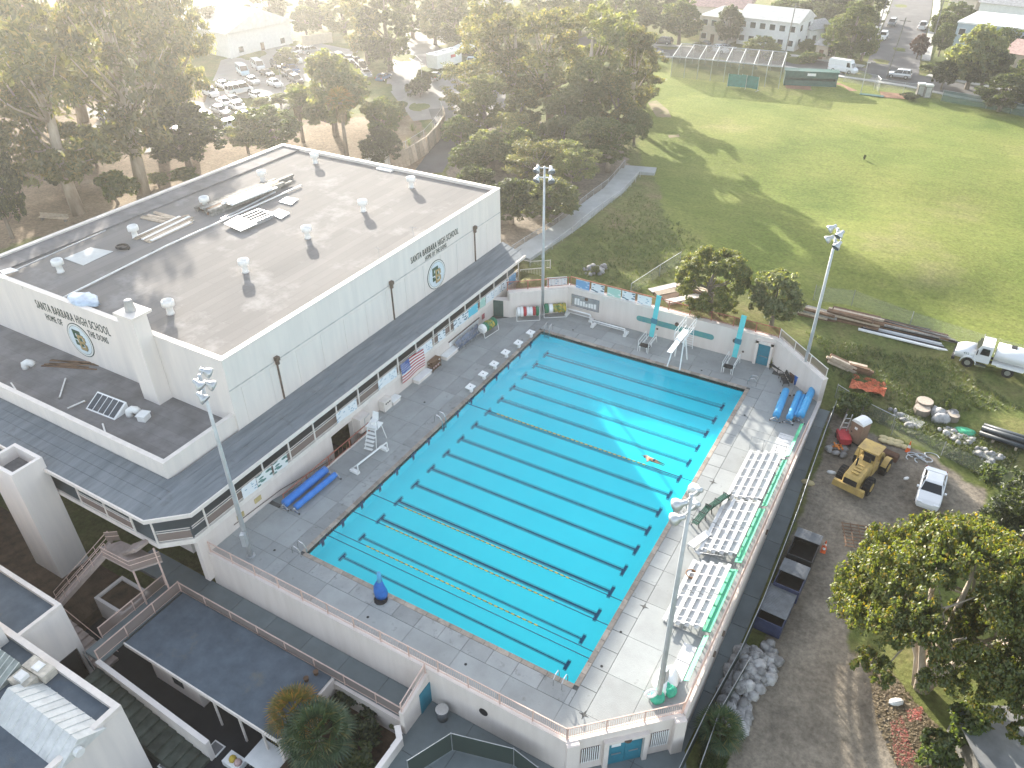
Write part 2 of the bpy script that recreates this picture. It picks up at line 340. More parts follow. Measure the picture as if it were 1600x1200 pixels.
def struct(g, name, m, parent=None, label=None):
    o = g.obj(name, m, parent)
    if parent is None: o['kind'] = 'structure'
    if label: o['label'] = label
    return o
def clip(poly, win):                                     # keep the piece of a convex polygon inside a convex window (both counter-clockwise)
    out = [tuple(p) for p in poly]
    for i in range(len(win)):
        a, b = win[i], win[(i+1) % len(win)]; src = out; out = []
        side = lambda p: (b[0]-a[0])*(p[1]-a[1])-(b[1]-a[1])*(p[0]-a[0])
        for j in range(len(src)):
            p, q = src[j], src[(j+1) % len(src)]; sp, sq = side(p), side(q)
            if sp >= 0: out.append(p)
            if (sp >= 0) != (sq >= 0):
                t = sp/(sp-sq); out.append((p[0]+t*(q[0]-p[0]), p[1]+t*(q[1]-p[1])))
        if not out: return []
    return out
def ccw(poly):
    a = sum(poly[i][0]*poly[(i+1) % len(poly)][1]-poly[(i+1) % len(poly)][0]*poly[i][1] for i in range(len(poly)))
    return poly if a > 0 else poly[::-1]
def sheet(name, px_poly, m, lift=.05, step=4.0):         # a paved area laid over the sloping ground
    P = ccw([tuple(gp(*q))[:2] for q in px_poly]); g = G()
    xs = np.arange(min(p[0] for p in P), max(p[0] for p in P)+step, step); ys = np.arange(min(p[1] for p in P), max(p[1] for p in P)+step, step)
    for x in xs:
        for y in ys:
            c = clip([(x,y),(x+step,y),(x+step,y+step),(x,y+step)], P)
            if len(c) > 2: g.add([(q[0], q[1], float(gz(q[0], q[1]))+lift) for q in c], [tuple(range(len(c)))])
    return struct(g, name, m)
def strip_pts(pts, step=3.0):
    out = []
    for a, b in zip(pts[:-1], pts[1:]):
        n = max(1, int((Vector(b)-Vector(a)).length/step))
        out += [Vector(a).lerp(Vector(b), k/n) for k in range(n)]
    return out+[Vector(pts[-1])]
def ribbon(name, pts, wd, m, lift=.05, thick=0.0, parent=None, off=0.0):
    P = strip_pts([Vector((p[0], p[1], 0)) for p in pts]); g = G(); L_, R_ = [], []
    for i, p in enumerate(P):
        d = (P[min(i+1, len(P)-1)]-P[max(i-1, 0)]).normalized(); n = Vector((-d.y, d.x, 0))
        for s_, lst in ((1, L_), (-1, R_)):
            q = p+n*(off+s_*wd/2); lst.append((q.x, q.y, float(gz(q.x, q.y))+lift))
    for i in range(len(P)-1):
        if thick:
            a, b, c, d = R_[i], R_[i+1], L_[i+1], L_[i]; dn = lambda v: (v[0], v[1], v[2]-thick-.1)
            g.hexa([dn(a), dn(b), dn(c), dn(d), a, b, c, d])
        else: g.quad(R_[i], R_[i+1], L_[i+1], L_[i])
    return struct(g, name, m, parent)
# ------------------------------------------------------------ pool and its deck
W_, L_ = 22.86, 37.82
DECK = [(-6.4,-3.35),(24.1,-3.35),(29.4,1.75),(29.4,39.2),(24.2,43.0),(.6,43.0),(-4.5,38.6),(-6.4,36.9)]
g = G()
for a in ([(-6.4,-3.3),(0,-3.3),(0,3.0),(-6.4,3.0)], [(-5.2,3.0),(0,3.0),(0,14.2),(-5.2,14.2)], [(-6.4,14.2),(0,14.2),(0,38.9),(-6.4,38.9)], [(0,-3.3),(24.1,-3.3),(24.1,0),(0,0)],
          [(22.86,0),(25.8,0),(29.4,1.8),(29.4,39.2),(24.2,43.0),(22.86,43)], [(24.1,-3.3),(29.4,1.8),(25.8,0.0),(24.1,0)], [(0,L_),(22.86,L_),(22.86,43),(.6,43),(0,42.4)], [(-4.5,38.6),(0,38.6),(0,42.5)]):
    g.prism(a, -.5, -.045)
deck = struct(g, 'pool_deck', M['joint'])
def cells(xs, ys, z0, z1, gap, name, m, parent, window=None, skip=None):
    out = []
    for x0, x1 in zip(xs[:-1], xs[1:]):
        for y0, y1 in zip(ys[:-1], ys[1:]):
            if skip and skip((x0+x1)/2, (y0+y1)/2): continue
            c = [(x0+gap,y0+gap),(x1-gap,y0+gap),(x1-gap,y1-gap),(x0+gap,y1-gap)]
            if window: c = clip(c, window)
            if len(c) < 3: continue
            k = G(); k.prism(c, z0, z1); out.append(k.obj(name, m, parent))
    return out
ywest = [-3.35,-1.3,-.32]+[k*3.15-.32 for k in range(1, 12)]+[37.82,40.2,43.0]
trench = lambda x, y: x < -5.2 and 3.0 < y < 14.2
for xs_, mm_ in (([-6.4,-5.2,-2.9,-1.45], 'deck'), ([-1.45,-.32], 'deckstain')): cells(xs_, [-3.35,-1.45]+[-.32+k*2.9 for k in range(14)]+[40.6,43], -.045, 0, .011, 'deck_panel', M[mm_], deck, DECK, trench)
cells([-.32+k*1.93 for k in range(13)], [-1.5,-.32], -.045, 0, .016, 'deck_panel', M['deckstain'], deck, DECK)
cells([-.32+k*3.86 for k in range(7)]+[26.4], [-3.35,-1.5], -.045, 0, .011, 'deck_panel', M['deck'], deck, DECK)
cells([23.18,24.35], [-1.5+k*1.66 for k in range(25)], -.045, 0, .022, 'deck_panel', M['deck'], deck, DECK)
cells([24.35,26.9,29.4], [-1.5+k*3.32 for k in range(14)], -.045, 0, .012, 'deck_panel', M['deck'], deck, DECK)
cells([-.32+k*2.14 for k in range(12)], [38.14,39.3], -.045, 0, .022, 'deck_panel', M['deck'], deck, DECK)
cells([-.32+k*3.4 for k in range(8)], [39.3,41.2,43.0], -.045, 0, .011, 'deck_panel', M['deck'], deck, DECK)
cells([22.84,23.18], [-1.5,-.32], -.045, 0, .01, 'deck_panel', M['deckstain'], deck, DECK); cells([23.18,24.35], [38.34,39.3], -.045, 0, .012, 'deck_panel', M['deck'], deck, DECK); cells([23.48,24.9,26.9,29.4], [39.3,41.2,43.0], -.045, 0, .011, 'deck_panel', M['deck'], deck, [(23.48,39.3),(24.35,39.3),(24.35,44.9),(23.48,44.9)]); cells([23.08,23.5],[38.14,39.3], -.046, -.002, .01, 'deck_panel', M['deck'], deck, [(23.08,38.14),(23.18,38.14),(23.18,39.3),(23.08,39.3)])
for k in range(24):                                      # coping stones round the water
    for (x0, x1, y0, y1) in ((k*W_/24, (k+1)*W_/24, -.32, .04), (k*W_/24, (k+1)*W_/24, L_-.04, L_+.32)):
        q = G(); q.bx(x0+.015, x1-.015, y0, y1, -.12, .012); q.obj('coping_stone', M['coping'], deck)
for k in range(38):
    for (x0, x1) in ((-.32, .04), (W_-.04, W_+.32)):
        y0, y1 = k*L_/38, (k+1)*L_/38
        q = G(); q.bx(x0, x1, y0+.015, y1-.015, -.12, .012); q.obj('coping_stone', M['coping'], deck)
for sx, sy in ((24.3,-1.6),(24.35,8.0),(24.4,23.0)):     # star shaped drains where the joints meet
    q = G(); q.prism([(sx+(.34 if j % 2 == 0 else .10)*math.cos(j*PI/4), sy+(.34 if j % 2 == 0 else .10)*math.sin(j*PI/4)) for j in range(8)], 0, .012); q.obj('deck_drain', M['joint'], deck)
for sx, sy in ((-2.2,-1.0),(8,-2.4),(16,-2.2),(3,39.6),(18,38.8),(24.0,33.5),(23.8,5.2),(23.8,2.1),(-3.4,20.4)):
    q = G(); q.lathe((sx,sy,0), [(.001,.0),(.10,.0),(.10,.012),(.001,.012)], 8); q.obj('deck_drain', M['black'], deck)
PD = -1.3                                                # the floor as it appears through the water
M['pool'] = mat('pool_plaster', (.40,.87,.90), .7, c2=(.34,.83,.87), scale=.35, detail=6)
M['line'] = mat('lane_line_tile', (.012,.055,.13), .6, var=.2)
g = G()
g.quad((0,0,PD),(W_,0,PD),(W_,L_,PD),(0,L_,PD))
g.quad((0,0,PD),(0,0,-.02),(W_,0,-.02),(W_,0,PD)); g.quad((0,L_,PD),(W_,L_,PD),(W_,L_,-.02),(0,L_,-.02))
g.quad((0,0,PD),(0,L_,PD),(0,L_,-.02),(0,0,-.02)); g.quad((W_,0,PD),(W_,0,-.02),(W_,L_,-.02),(W_,L_,PD))
basin = struct(g, 'pool_basin', M['pool'])
for k in range(15):
    y = 1.85+2.395*k; wd = .16 if k < 2 else .28; tw = .42 if k < 2 else .58
    q = G(); q.bx(1.95, 21.3, y-wd/2, y+wd/2, PD+.004, PD+.02)
    for xe in (1.75, 21.3): q.bx(xe-.0, xe+.26, y-tw, y+tw, PD+.004, PD+.024)
    q.obj('lane_line', M['line'], basin)
    q = G()                                              # the target cross on each end wall
    for xe, s_ in ((.012, 1), (W_-.012, -1)):
        q.bx(xe-.01, xe+.01, y-.14, y+.14, -1.0, -.06); q.bx(xe-.012, xe+.012, y-.42, y+.42, -.55, -.32)
    q.obj('wall_target', M['line'], basin)
q = G()
for a in ((0,W_,.0,.03),(0,W_,L_-.03,L_)): q.bx(a[0],a[1],a[2],a[3],-.12,-.05)
for a in ((0,.03),(W_-.03,W_)): q.bx(a[0],a[1],.03,L_-.03,-.12,-.05)
q.obj('tile_band', M['line'], basin)
wm = bpy.data.materials.new('pool_water'); wm.use_nodes = True
def water_material(m):
    nt = m.node_tree; N = nt.nodes; L = nt.links; N.remove(N['Principled BSDF'])
    geo = N.new('ShaderNodeNewGeometry'); n = N.new('ShaderNodeTexNoise'); n.inputs['Scale'].default_value = 1.1; n.inputs['Detail'].default_value = 3; n.inputs['Distortion'].default_value = .6
    L.new(geo.outputs['Position'], n.inputs['Vector'])
    sp = N.new('ShaderNodeSeparateXYZ'); L.new(geo.outputs['Position'], sp.inputs[0])
    mr = N.new('ShaderNodeMapRange'); mr.inputs['From Min'].default_value = 2; mr.inputs['From Max'].default_value = 32; mr.inputs['To Min'].default_value = .10; mr.inputs['To Max'].default_value = .55   # the swimmers' waves die out towards the shallow end
    L.new(sp.outputs['Y'], mr.inputs['Value'])
    bp = N.new('ShaderNodeBump'); bp.inputs['Distance'].default_value = .13; L.new(mr.outputs[0], bp.inputs['Strength']); L.new(n.outputs['Fac'], bp.inputs['Height'])
    t = N.new('ShaderNodeBsdfTransparent'); 
    md = N.new('ShaderNodeMapRange'); md.inputs['From Min'].default_value = 6; md.inputs['From Max'].default_value = 34; L.new(sp.outputs['Y'], md.inputs['Value'])      # deeper water towards the diving boards
    tn = N.new('ShaderNodeMixRGB'); tn.inputs['Color1'].default_value = (.275,.875,.915,1); tn.inputs['Color2'].default_value = (.165,.80,.88,1); L.new(md.outputs[0], tn.inputs['Fac']); L.new(tn.outputs[0], t.inputs['Color'])
    r = N.new('ShaderNodeBsdfRefraction'); r.inputs['IOR'].default_value = 1.10; r.inputs['Roughness'].default_value = 0; L.new(tn.outputs[0], r.inputs['Color']); L.new(bp.outputs[0], r.inputs['Normal'])
    tr = N.new('ShaderNodeMixShader'); tr.inputs[0].default_value = .38; L.new(t.outputs[0], tr.inputs[1]); L.new(r.outputs[0], tr.inputs[2])
    gl = N.new('ShaderNodeBsdfGlossy'); gl.inputs['Roughness'].default_value = .05; L.new(bp.outputs[0], gl.inputs['Normal'])
    lw = N.new('ShaderNodeLayerWeight'); lw.inputs['Blend'].default_value = .5; L.new(bp.outputs[0], lw.inputs['Normal'])
    pw = N.new('ShaderNodeMath'); pw.operation = 'POWER'; pw.inputs[1].default_value = 5; L.new(lw.outputs['Facing'], pw.inputs[0])
    fr = N.new('ShaderNodeMath'); fr.operation = 'MULTIPLY_ADD'; fr.inputs[1].default_value = .95; fr.inputs[2].default_value = .02; L.new(pw.outputs[0], fr.inputs[0])
    mx = N.new('ShaderNodeMixShader'); L.new(fr.outputs[0], mx.inputs[0]); L.new(tr.outputs[0], mx.inputs[1]); L.new(gl.outputs[0], mx.inputs[2])
    L.new(mx.outputs[0], N['Material Output'].inputs['Surface'])
water_material(wm)
g = G(); nxw, nyw = 60, 96                               # a gently rippled surface
wv = np.array([(W_*i/nxw, L_*j/nyw, -.10) for i in range(nxw+1) for j in range(nyw+1)])
ii = np.arange((nxw+1)*(nyw+1)).reshape(nxw+1, nyw+1)
wf = np.stack([ii[:-1,:-1], ii[1:,:-1], ii[1:,1:], ii[:-1,1:]], -1).reshape(-1, 4)
wme = np_mesh('water', wv, wf, [wm], 4); water = bpy.data.objects.new('water', wme); col.objects.link(water); water['kind'] = 'structure'
# ------------------------------------------------------------ railings and retaining walls
def railing(name, label, pts, m, h=1.07, post=2.4, bal=.14, mesh=None, rails=(1.0,.12), r=.028, cat='railing', group=None, screen_mat=None):
    pts = [Vector(p) for p in pts]; t = thing(name, label, cat, pts[0], 0, group); o = t.location.copy()
    P = [p-o for p in pts]
    for k, f in enumerate(rails):
        g = G()
        for a, b in zip(P[:-1], P[1:]):
            up = Vector((0,0,h*f)); g.beam(a+up, b+up, .07 if f > .9 else .05, .06 if f > .9 else .045)
        g.obj('top_rail' if f > .9 else 'lower_rail', m, t)
    gb = G(); first = True
    for a, b in zip(P[:-1], P[1:]):
        d = b-a; n = max(1, round(d.length/post))
        for k in range(n+1):
            if k == 0 and not first: continue
            first = False; p = a.lerp(b, k/n); g = G(); g.beam(p, p+Vector((0,0,h+.06)), .075, .075); g.obj('post', m, t)
        if bal:
            nb = int(d.length/bal)
            for k in range(1, nb):
                p = a.lerp(b, k/nb); q = p+Vector((0,0,h*.97)); p = p+Vector((0,0,h*.12))
                ax = d.normalized()*.014; ay = Vector((-ax.y, ax.x, 0))
                gb.add([p-ax, p-ay, p+ax, p+ay, q-ax, q-ay, q+ax, q+ay], [(0,1,5,4),(1,2,6,5),(2,3,7,6),(3,0,4,7)])
    if gb.v:
        ob = gb.obj('baluster', m, t); ob['kind'] = 'stuff'
    if mesh:
        for a, b in zip(P[:-1], P[1:]):
            g = G(); z0, z1 = Vector((0,0,.10)), Vector((0,0,h*mesh)); g.quad(a+z0, b+z0, b+z1, a+z1); g.obj('mesh_panel', screen_mat or M['railmesh'], t)
    return t
def wall(name, label, poly, z0, z1, m, cat='wall', cap=None, group=None):
    c = poly[0]; z00 = min(z0) if hasattr(z0, '__len__') else z0
    t = thing(name, label, cat, (c[0], c[1], z00), 0, group); g = G(); g.prism(poly, z0, z1); g.obj('wall_body', m, t, True)
    if cap:
        g = G(); cx = sum(p[0] for p in poly)/len(poly); cy = sum(p[1] for p in poly)/len(poly)
        zt = z1 if hasattr(z1, '__len__') else [z1]*len(poly)
        q = [(p[0]+.04*np.sign(p[0]-cx), p[1]+.04*np.sign(p[1]-cy)) for p in poly]; g.prism(q, [k+.003 for k in zt], [k+cap for k in zt]); g.obj('coping', M['trim'], t, True)
    return t
def thick(a, b, t):                                      # a wall line with thickness to its right
    d = (Vector((b[0]-a[0], b[1]-a[1], 0))).normalized(); n = Vector((d.y, -d.x, 0))*t
    return [(a[0],a[1]), (a[0]+n.x, a[1]+n.y), (b[0]+n.x, b[1]+n.y), (b[0],b[1])]
LOW = -3.4
ws = wall('south_retaining_wall', 'long pale wall below the pool railing, facing the lower walkway and plaza', [(-6.6,-3.75),(24.2,-3.75),(24.05,-3.36),(-6.6,-3.36)], -7, .0, M['stucco'])
for x in (18.3,):
    g = G(); g.lathe((0,0,0), [(.001,0),(.32,0),(.32,.05),(.25,.05),(.25,.02),(.001,.02)], 14); o = g.obj('round_vent', M['black'], ws); o.rotation_euler = (PI/2,0,0); o.location = (x+6.6, -.003, -1.45+7)
wc = wall('gate_wall', 'pale corner wall with teal double doors and two barred openings', [(24.2,-3.75),(29.72,1.4),(29.4,1.75),(24.05,-3.36)], -3.45, .0, M['stucco'])
dv = Vector((29.72-24.2, 1.4+3.75, 0)).normalized(); nv = Vector((dv.y, -dv.x, 0)); c0 = Vector((24.2,-3.75,-3.45))
def onwall(s_, z, off): p = dv*s_+nv*off; return (p.x, p.y, z)
def wallbox(g, s0, s1, z0, z1, o0, o1): g.hexa([onwall(s0,z0,o0), onwall(s0,z0,o1), onwall(s1,z0,o1), onwall(s1,z0,o0), onwall(s0,z1,o0), onwall(s0,z1,o1), onwall(s1,z1,o1), onwall(s1,z1,o0)])
for s0, s1 in ((-.05,.75), (6.85,7.6)):
    g = G(); wallbox(g, s0, s1, 0, 3.42, -.1, .35); g.obj('pier', M['stucco'], wc)
g = G(); wallbox(g, 2.35, 2.65, 0, 2.6, .003, .3); wallbox(g, 4.95, 5.25, 0, 2.6, .003, .3); wallbox(g, 2.35, 5.25, 2.6, 2.85, .003, .3); g.obj('door_frame', M['stucco'], wc)
for s0, s1 in ((2.68,3.79),(3.81,4.92)):
    g = G(); wallbox(g, s0, s1, .03, 2.55, .01, .07); d = g.obj('door', M['bluedoor'], wc)
    g = G(); wallbox(g, s0+.25, s1-.25, 1.1, 1.18, .08, .12); g.obj('push_bar', M['metal'], d)
g = G(); wallbox(g, 2.9, 3.5, 1.9, 2.3, .075, .085); g.obj('paper_notice', M['white'], wc)
for s0, s1 in ((.95,2.15),(5.5,6.65)):
    g = G(); wallbox(g, s0, s1, .9, 2.4, .004, .02); gr = g.obj('grille_recess', M['brown'], wc)
    for k in range(9):
        q = G(); a = s0+.03+(s1-s0-.1)*k/8; wallbox(q, a, a+.055, .9, 2.4, .03, .10); q.obj('grille_bar', M['white'], gr)
g = G(); g.lathe((0,0,0), [(.001,0),(.30,0),(.30,.12),(.001,.12)], 12); o = g.obj('wall_lamp', M['brown'], wc); p = dv*3.85+nv*.15; o.location = (p.x, p.y, 2.62); 
we = wall('east_retaining_wall', 'long pale wall behind the bleachers, dropping to the outer pavement', [(29.41,1.7),(29.75,1.5),(29.75,39.4),(29.41,39.2)], -4.5, .0, M['stucco'])
for y, dz in ((7.2,-.7),(20.1,-.6),(9.2,-.8)):
    g = G(); g.lathe((0,0,0), [(.001,0),(.22,0),(.22,.12),(.001,.12)], 10); o = g.obj('wall_lamp', M['brown'], we); o.rotation_euler = (0,PI/2,0); o.location = (.345, y-1.7, dz+4.5)
railing('pool_railing', 'pink baluster railing along the deck edge above the pale lower wall', [(-6.3,-3.55,0),(24.1,-3.55,0)], M['railpaint'])
railing('pool_railing', 'pink baluster railing above the teal double doors at the deck corner', [(24.15,-3.5,0),(29.5,1.5,0)], M['railpaint'])
railing('pool_railing', 'pink baluster railing behind the white bleachers', [(29.55,1.6,0),(29.55,34.2,0)], M['railpaint'])
# walls on the field side stand above the deck
NTOP = 3.15
wn1 = wall('diving_wall', 'pale wall behind the diving boards with a teal mural band', [(.6,42.9),(23.9,42.9),(24.3,43.7),(.2,43.7)], -.3, NTOP, M['stucco'], cap=.08)
q = G(); n = 10
prof = [(9.35+.32*math.cos(a), 1.62+.32*math.sin(a)) for a in [PI/2+PI*k/n for k in range(n+1)]]+[(17.4+.32*math.cos(a), 1.62+.32*math.sin(a)) for a in [-PI/2+PI*k/n for k in range(n+1)]]
M['mural'] = mat('teal_mural_paint', (.075,.27,.30), .7, c2=(.11,.33,.29), scale=1.6, spot=((.30,.34,.22), 2.2, .6, .08, .6))
q.loft([[(x-.6, y0-42.9, z+.3) for x, z in prof] for y0 in (42.872, 42.897)], caps=True); q.obj('mural_band', M['mural'], wn1)
for x, z in ((13.6,2.1),(19.9,1.95),(3.0,2.3)):
    g = G(); g.lathe((0,0,0), [(.001,0),(.22,0),(.20,.16),(.001,.16)], 10); o = g.obj('wall_lamp', M['brown'], wn1); o.rotation_euler = (PI/2,0,0); o.location = (x-.6, -.003, z+.3)
for x in (11.5, 20.9):
    g = G(); g.lathe((0,0,0), [(.001,0),(.12,0),(.12,.03),(.001,.03)], 10); o = g.obj('wall_vent', M['brown'], wn1); o.rotation_euler = (PI/2,0,0); o.location = (x-.6, -.003, .9+.3)
g = G(); g.bx(22.35-.6,23.55-.6,-.06,-.003,.3,2.75); d = g.obj('door', M['bluedoor'], wn1)
g = G(); g.bx(22.6-.6,23.4-.6,-.13,-.07,1.3,1.37); g.obj('push_bar', M['steel'], d)
g = G(); g.bx(22.05-.6,22.34-.6,-.28,-.003,.3,3.05); g.bx(23.56-.6,23.80-.6,-.28,-.003,.3,3.05); g.bx(22.05-.6,23.80-.6,-.28,-.003,2.77,3.06); g.obj('door_frame', M['stucco'], wn1)
wall('corner_wall', 'short pale wall behind the teal lane reels at the deck corner', [(23.9,42.9),(29.4,39.0),(29.75,39.5),(24.3,43.7)], -1.2, [NTOP,2.5,2.5,NTOP], M['stucco'], cap=.08)
wall('storage_rack_wall', 'pale wall behind the rolled lane rope racks near the green door', [(-4.5,38.6),(.6,42.9),(.2,43.7),(-5.2,39.3)], -.3, 3.0, M['stucco'], cap=.08)
wd = wall('alcove_wall', 'short pale wall with a dark green door under the gallery end', [(-6.5,38.0),(-4.5,38.6),(-5.2,39.3),(-6.5,38.6)], 0, 2.1, M['stucco'])
g = G(); g.hexa([(.22,.03,.02),(.22,-.03,.02),(1.3,.30,.02),(1.3,.36,.02),(.22,.03,2.02),(.22,-.03,2.02),(1.3,.30,2.02),(1.3,.36,2.02)]); g.obj('door', mat('dark_green_door', (.055,.10,.09), .6, var=.1), wd)
railing('wall_railing', 'rust red railing on the wall behind the diving boards', [(.7,43.4,NTOP+.08),(24.0,43.4,NTOP+.08)], M['redrail'], bal=.12)
railing('wall_railing', 'pale railing on the corner wall by the tall light pole', [(24.1,43.3,NTOP+.08),(29.55,39.3,2.6)], M['trim'], bal=0, mesh=.95, rails=(1.0,.12))
railing('wall_railing', 'rust red railing on the wall above the rolled lane ropes', [(-5.0,39.0,3.08),(.4,43.4,3.08)], M['redrail'], bal=.16)
# ------------------------------------------------------------ gymnasium
gym = thing('gymnasium', 'big pale gymnasium with a flat pebbly roof and a round school emblem', 'building', (-10,4.3,0))
def gpart(g, name, m, parent=gym, **k): return g.obj(name, m, parent, True, **k)
GX0, GX1, GY0, GY1, GT = -43.6, -10.0, 4.3, 46.0, 11.75
g = G(); g.bx(GX1-.4,GX1,GY0,GY1,-2,GT); east = gpart(g, 'east_wall', M['stucco_w'])
g = G(); g.bx(GX0,GX1-.4,GY0,GY0+.4,-2,GT); south = gpart(g, 'south_wall', M['stucco_w'])
g = G(); g.bx(GX0,GX1-.4,GY1-.4,GY1,-2,GT); gpart(g, 'north_wall', M['stucco_w'])
g = G(); g.bx(GX0,GX0+.4,GY0+.4,GY1-.4,-2,GT); gpart(g, 'west_wall', M['stucco_w'])
g = G(); g.bx(GX0+.4,GX1-.4,GY0+.4,GY1-.4,11.0,11.45); gpart(g, 'roof', M['gymroof'])
g = G()
for a in ((GX1-.46,GX1+.05,GY0-.05,GY1+.05),(GX0-.05,GX0+.46,GY0-.05,GY1+.05)): g.bx(*a,GT,GT+.07)
for a in ((GX0+.46,GX1-.46,GY0-.05,GY0+.46),(GX0+.46,GX1-.46,GY1-.46,GY1+.05)): g.bx(*a,GT,GT+.07)
gpart(g, 'parapet_cap', M['trim'])
g = G(); g.bx(GX0+.4,GX0+3.2,GY0+.4,GY1-.4,11.45,11.62); gpart(g, 'roof_curb', M['darkroof'])
g = G(); g.bx(-10.02,-9.965,GY0,GY1,8.86,8.95); gpart(g, 'wall_groove', mat('wall_groove_shade', (.50,.48,.46), .8))  # raised strip, the groove's shade put into its darker colour
for k in range(13):                                      # shallow panels on the long wall
    y0 = 5.2+k*3.12
    g = G(); g.bx(-9.999,-9.965,y0+.25,y0+2.85,4.9,8.6); gpart(g, 'wall_panel', M['stucco_w'])
for y in (9.4,25.0,40.2):                                # rain heads with their pipes
    g = G(); g.bx(-9.96,-9.84,y-.06,y+.06,4.7,8.6); o = gpart(g, 'downpipe', M['brown'])
    g = G(); g.prism([(-9.96,y-.13),(-9.70,y-.13),(-9.70,y+.13),(-9.96,y+.13)], 8.6, 9.0); g.prism([(-9.96,y-.2),(-9.62,y-.2),(-9.62,y+.2),(-9.96,y+.2)], 9.0, 9.35); k = g.obj('rain_head', M['brown'], o, True)
def text_mesh(body, size, depth=.01):
    cu = bpy.data.curves.new('lettering', 'FONT'); cu.body = body; cu.size = size; cu.extrude = depth; cu.align_x = 'CENTER'; cu.resolution_u = 2; cu.space_character = 1.12
    o = bpy.data.objects.new('lettering', cu); col.objects.link(o); bpy.context.view_layer.update()
    me = bpy.data.meshes.new_from_object(o.evaluated_get(bpy.context.evaluated_depsgraph_get())); bpy.data.objects.remove(o); bpy.data.curves.remove(cu)
    return me
def letters(body, size, mtx, m, parent, name='lettering', bold=0.0, sx=1.0, depth=.01):
    me = text_mesh(body, size, depth); me.materials.clear(); me.materials.append(m)
    o = bpy.data.objects.new(name, me); col.objects.link(o); o.parent = parent
    off = parent.matrix_basis.translation if parent else Vector()
    L = mtx.copy(); L.translation = mtx.translation-off
    o.matrix_local = L @ Matrix.Diagonal((sx,1,1,1)); return o
def facing_east(x, y, z): return Matrix(((0,0,1,x),(1,0,0,y),(0,1,0,z),(0,0,0,1)))
def facing_south(x, y, z): return Matrix(((1,0,0,x),(0,0,-1,y),(0,1,0,z),(0,0,0,1)))
M['ink'] = mat('dark_letter_paint', (.022,.045,.038), .6, var=.1); M['logogreen'] = mat('emblem_green', (.02,.085,.05), .6, var=.1); M['gold'] = mat('emblem_gold', (.40,.30,.14), .6, var=.1); M['cream'] = mat('emblem_cream', (.72,.73,.70), .6, var=.03); M['ltblue'] = mat('emblem_pale_blue', (.62,.70,.74), .6, var=.04)
for (fac, cx, cy, z1, z2) in ((facing_east, -9.945, 32.8, 9.42, 9.02),):
    letters('SANTA BARBARA HIGH SCHOOL', 1.0, fac(cx, cy, 9.66), M['ink'], gym, sx=.53)
    letters('HOME OF THE DONS', .68, fac(cx, cy, 9.02), M['ink'], gym, sx=.55)
letters('SANTA BARBARA HIGH SCHOOL', 1.25, facing_south(-29.1, 4.28, 9.85), M['ink'], gym, sx=.51)
letters('HOME OF', .95, facing_south(-32.2, 4.28, 8.85), M['ink'], gym, sx=.54); letters('THE DONS', .95, facing_south(-26.0, 4.28, 8.85), M['ink'], gym, sx=.54)
def emblem(fac, a, b, c, R):
    def disc(r, o0, o1, m, nm, par=gym):
        g = G(); secs = []
        for o_ in (o0, o1): secs.append([tuple((fac(a,b,c) @ Vector((r*math.cos(t), r*math.sin(t), o_)))) for t in [2*PI*k/40 for k in range(40)]])
        g.loft(secs); return gpart(g, nm, m)
    disc(R, -.02, .02, M['ink'], 'emblem_ring'); disc(R*.955, -.02, .026, M['cream'], 'emblem_face'); disc(R*.86, -.02, .029, M['ink'], 'emblem_ring'); disc(R*.84, -.02, .033, M['ltblue'], 'emblem_face')
    def block(rects, dx, dz, s_, o_, m, nm):
        g = G()
        for x0, x1, z0, z1 in rects:
            p = [fac(a,b,c) @ Vector(((x0+dx)*s_, (z0+dz)*s_, o_-.03)), fac(a,b,c) @ Vector(((x1+dx)*s_, (z0+dz)*s_, o_-.03)), fac(a,b,c) @ Vector(((x1+dx)*s_, (z1+dz)*s_, o_-.03)), fac(a,b,c) @ Vector(((x0+dx)*s_, (z1+dz)*s_, o_-.03))]
            n_ = (fac(a,b,c).to_3x3() @ Vector((0,0,1)))*.03
            g.hexa([*p, *[k+n_ for k in p]])
        gpart(g, nm, m)
    S_ = [(-.38,.38,.36,.56),(-.38,-.18,.08,.36),(-.38,.38,-.10,.08),(.18,.38,-.36,-.10),(-.38,.38,-.56,-.36),(.18,.38,.20,.36),(-.38,-.18,-.36,-.20)]
    B_ = [(-.34,-.15,-.56,.56),(-.15,.26,.38,.56),(-.15,.26,-.10,.10),(-.15,.26,-.56,-.38),(.20,.38,.08,.44),(.20,.38,-.44,-.08)]
    block(S_, -.16, .12, R*.80*1.06, .044, M['ink'], 'emblem_letter'); block(B_, .16, -.14, R*.80*1.06, .055, M['ink'], 'emblem_letter')
    block(S_, -.16, .12, R*.80, .066, M['logogreen'], 'emblem_letter'); block(B_, .16, -.14, R*.80, .077, M['gold'], 'emblem_letter')
emblem(facing_east, -9.945, 32.6, 6.72, 1.62)
emblem(facing_south, -29.0, 4.28, 7.95, 1.72)
M['vent'] = mat('white_vent_enamel', (.80,.79,.76), .5, var=.08)
VENTS = [(267,490),(384,425),(481,372),(568,330),(643,293),(95,425),(212,371),(322,325),(411,283),(493,255)]
for q in VENTS:
    p = at(*q, 11.45); g = G(); g.smooth = True
    g.lathe((p.x,p.y,11.45), [(.36,0),(.29,.14),(.27,.66),(.38,.75)], 12); v = gpart(g, 'roof_vent', M['vent'])
    g = G(); g.smooth = True; g.lathe((p.x,p.y,11.45), [(.38,.73),(.54,.80),(.54,1.22),(.47,1.31),(.42,1.26),(.39,1.04),(.001,1.02)], 14); g.obj('vent_cap', M['vent'], v, True)
def roofline(name, a, b, r, m, z=11.55, parent=gym):
    g = G(); g.tube([at(*a, z), at(*b, z)], r, 6); return gpart(g, name, m)
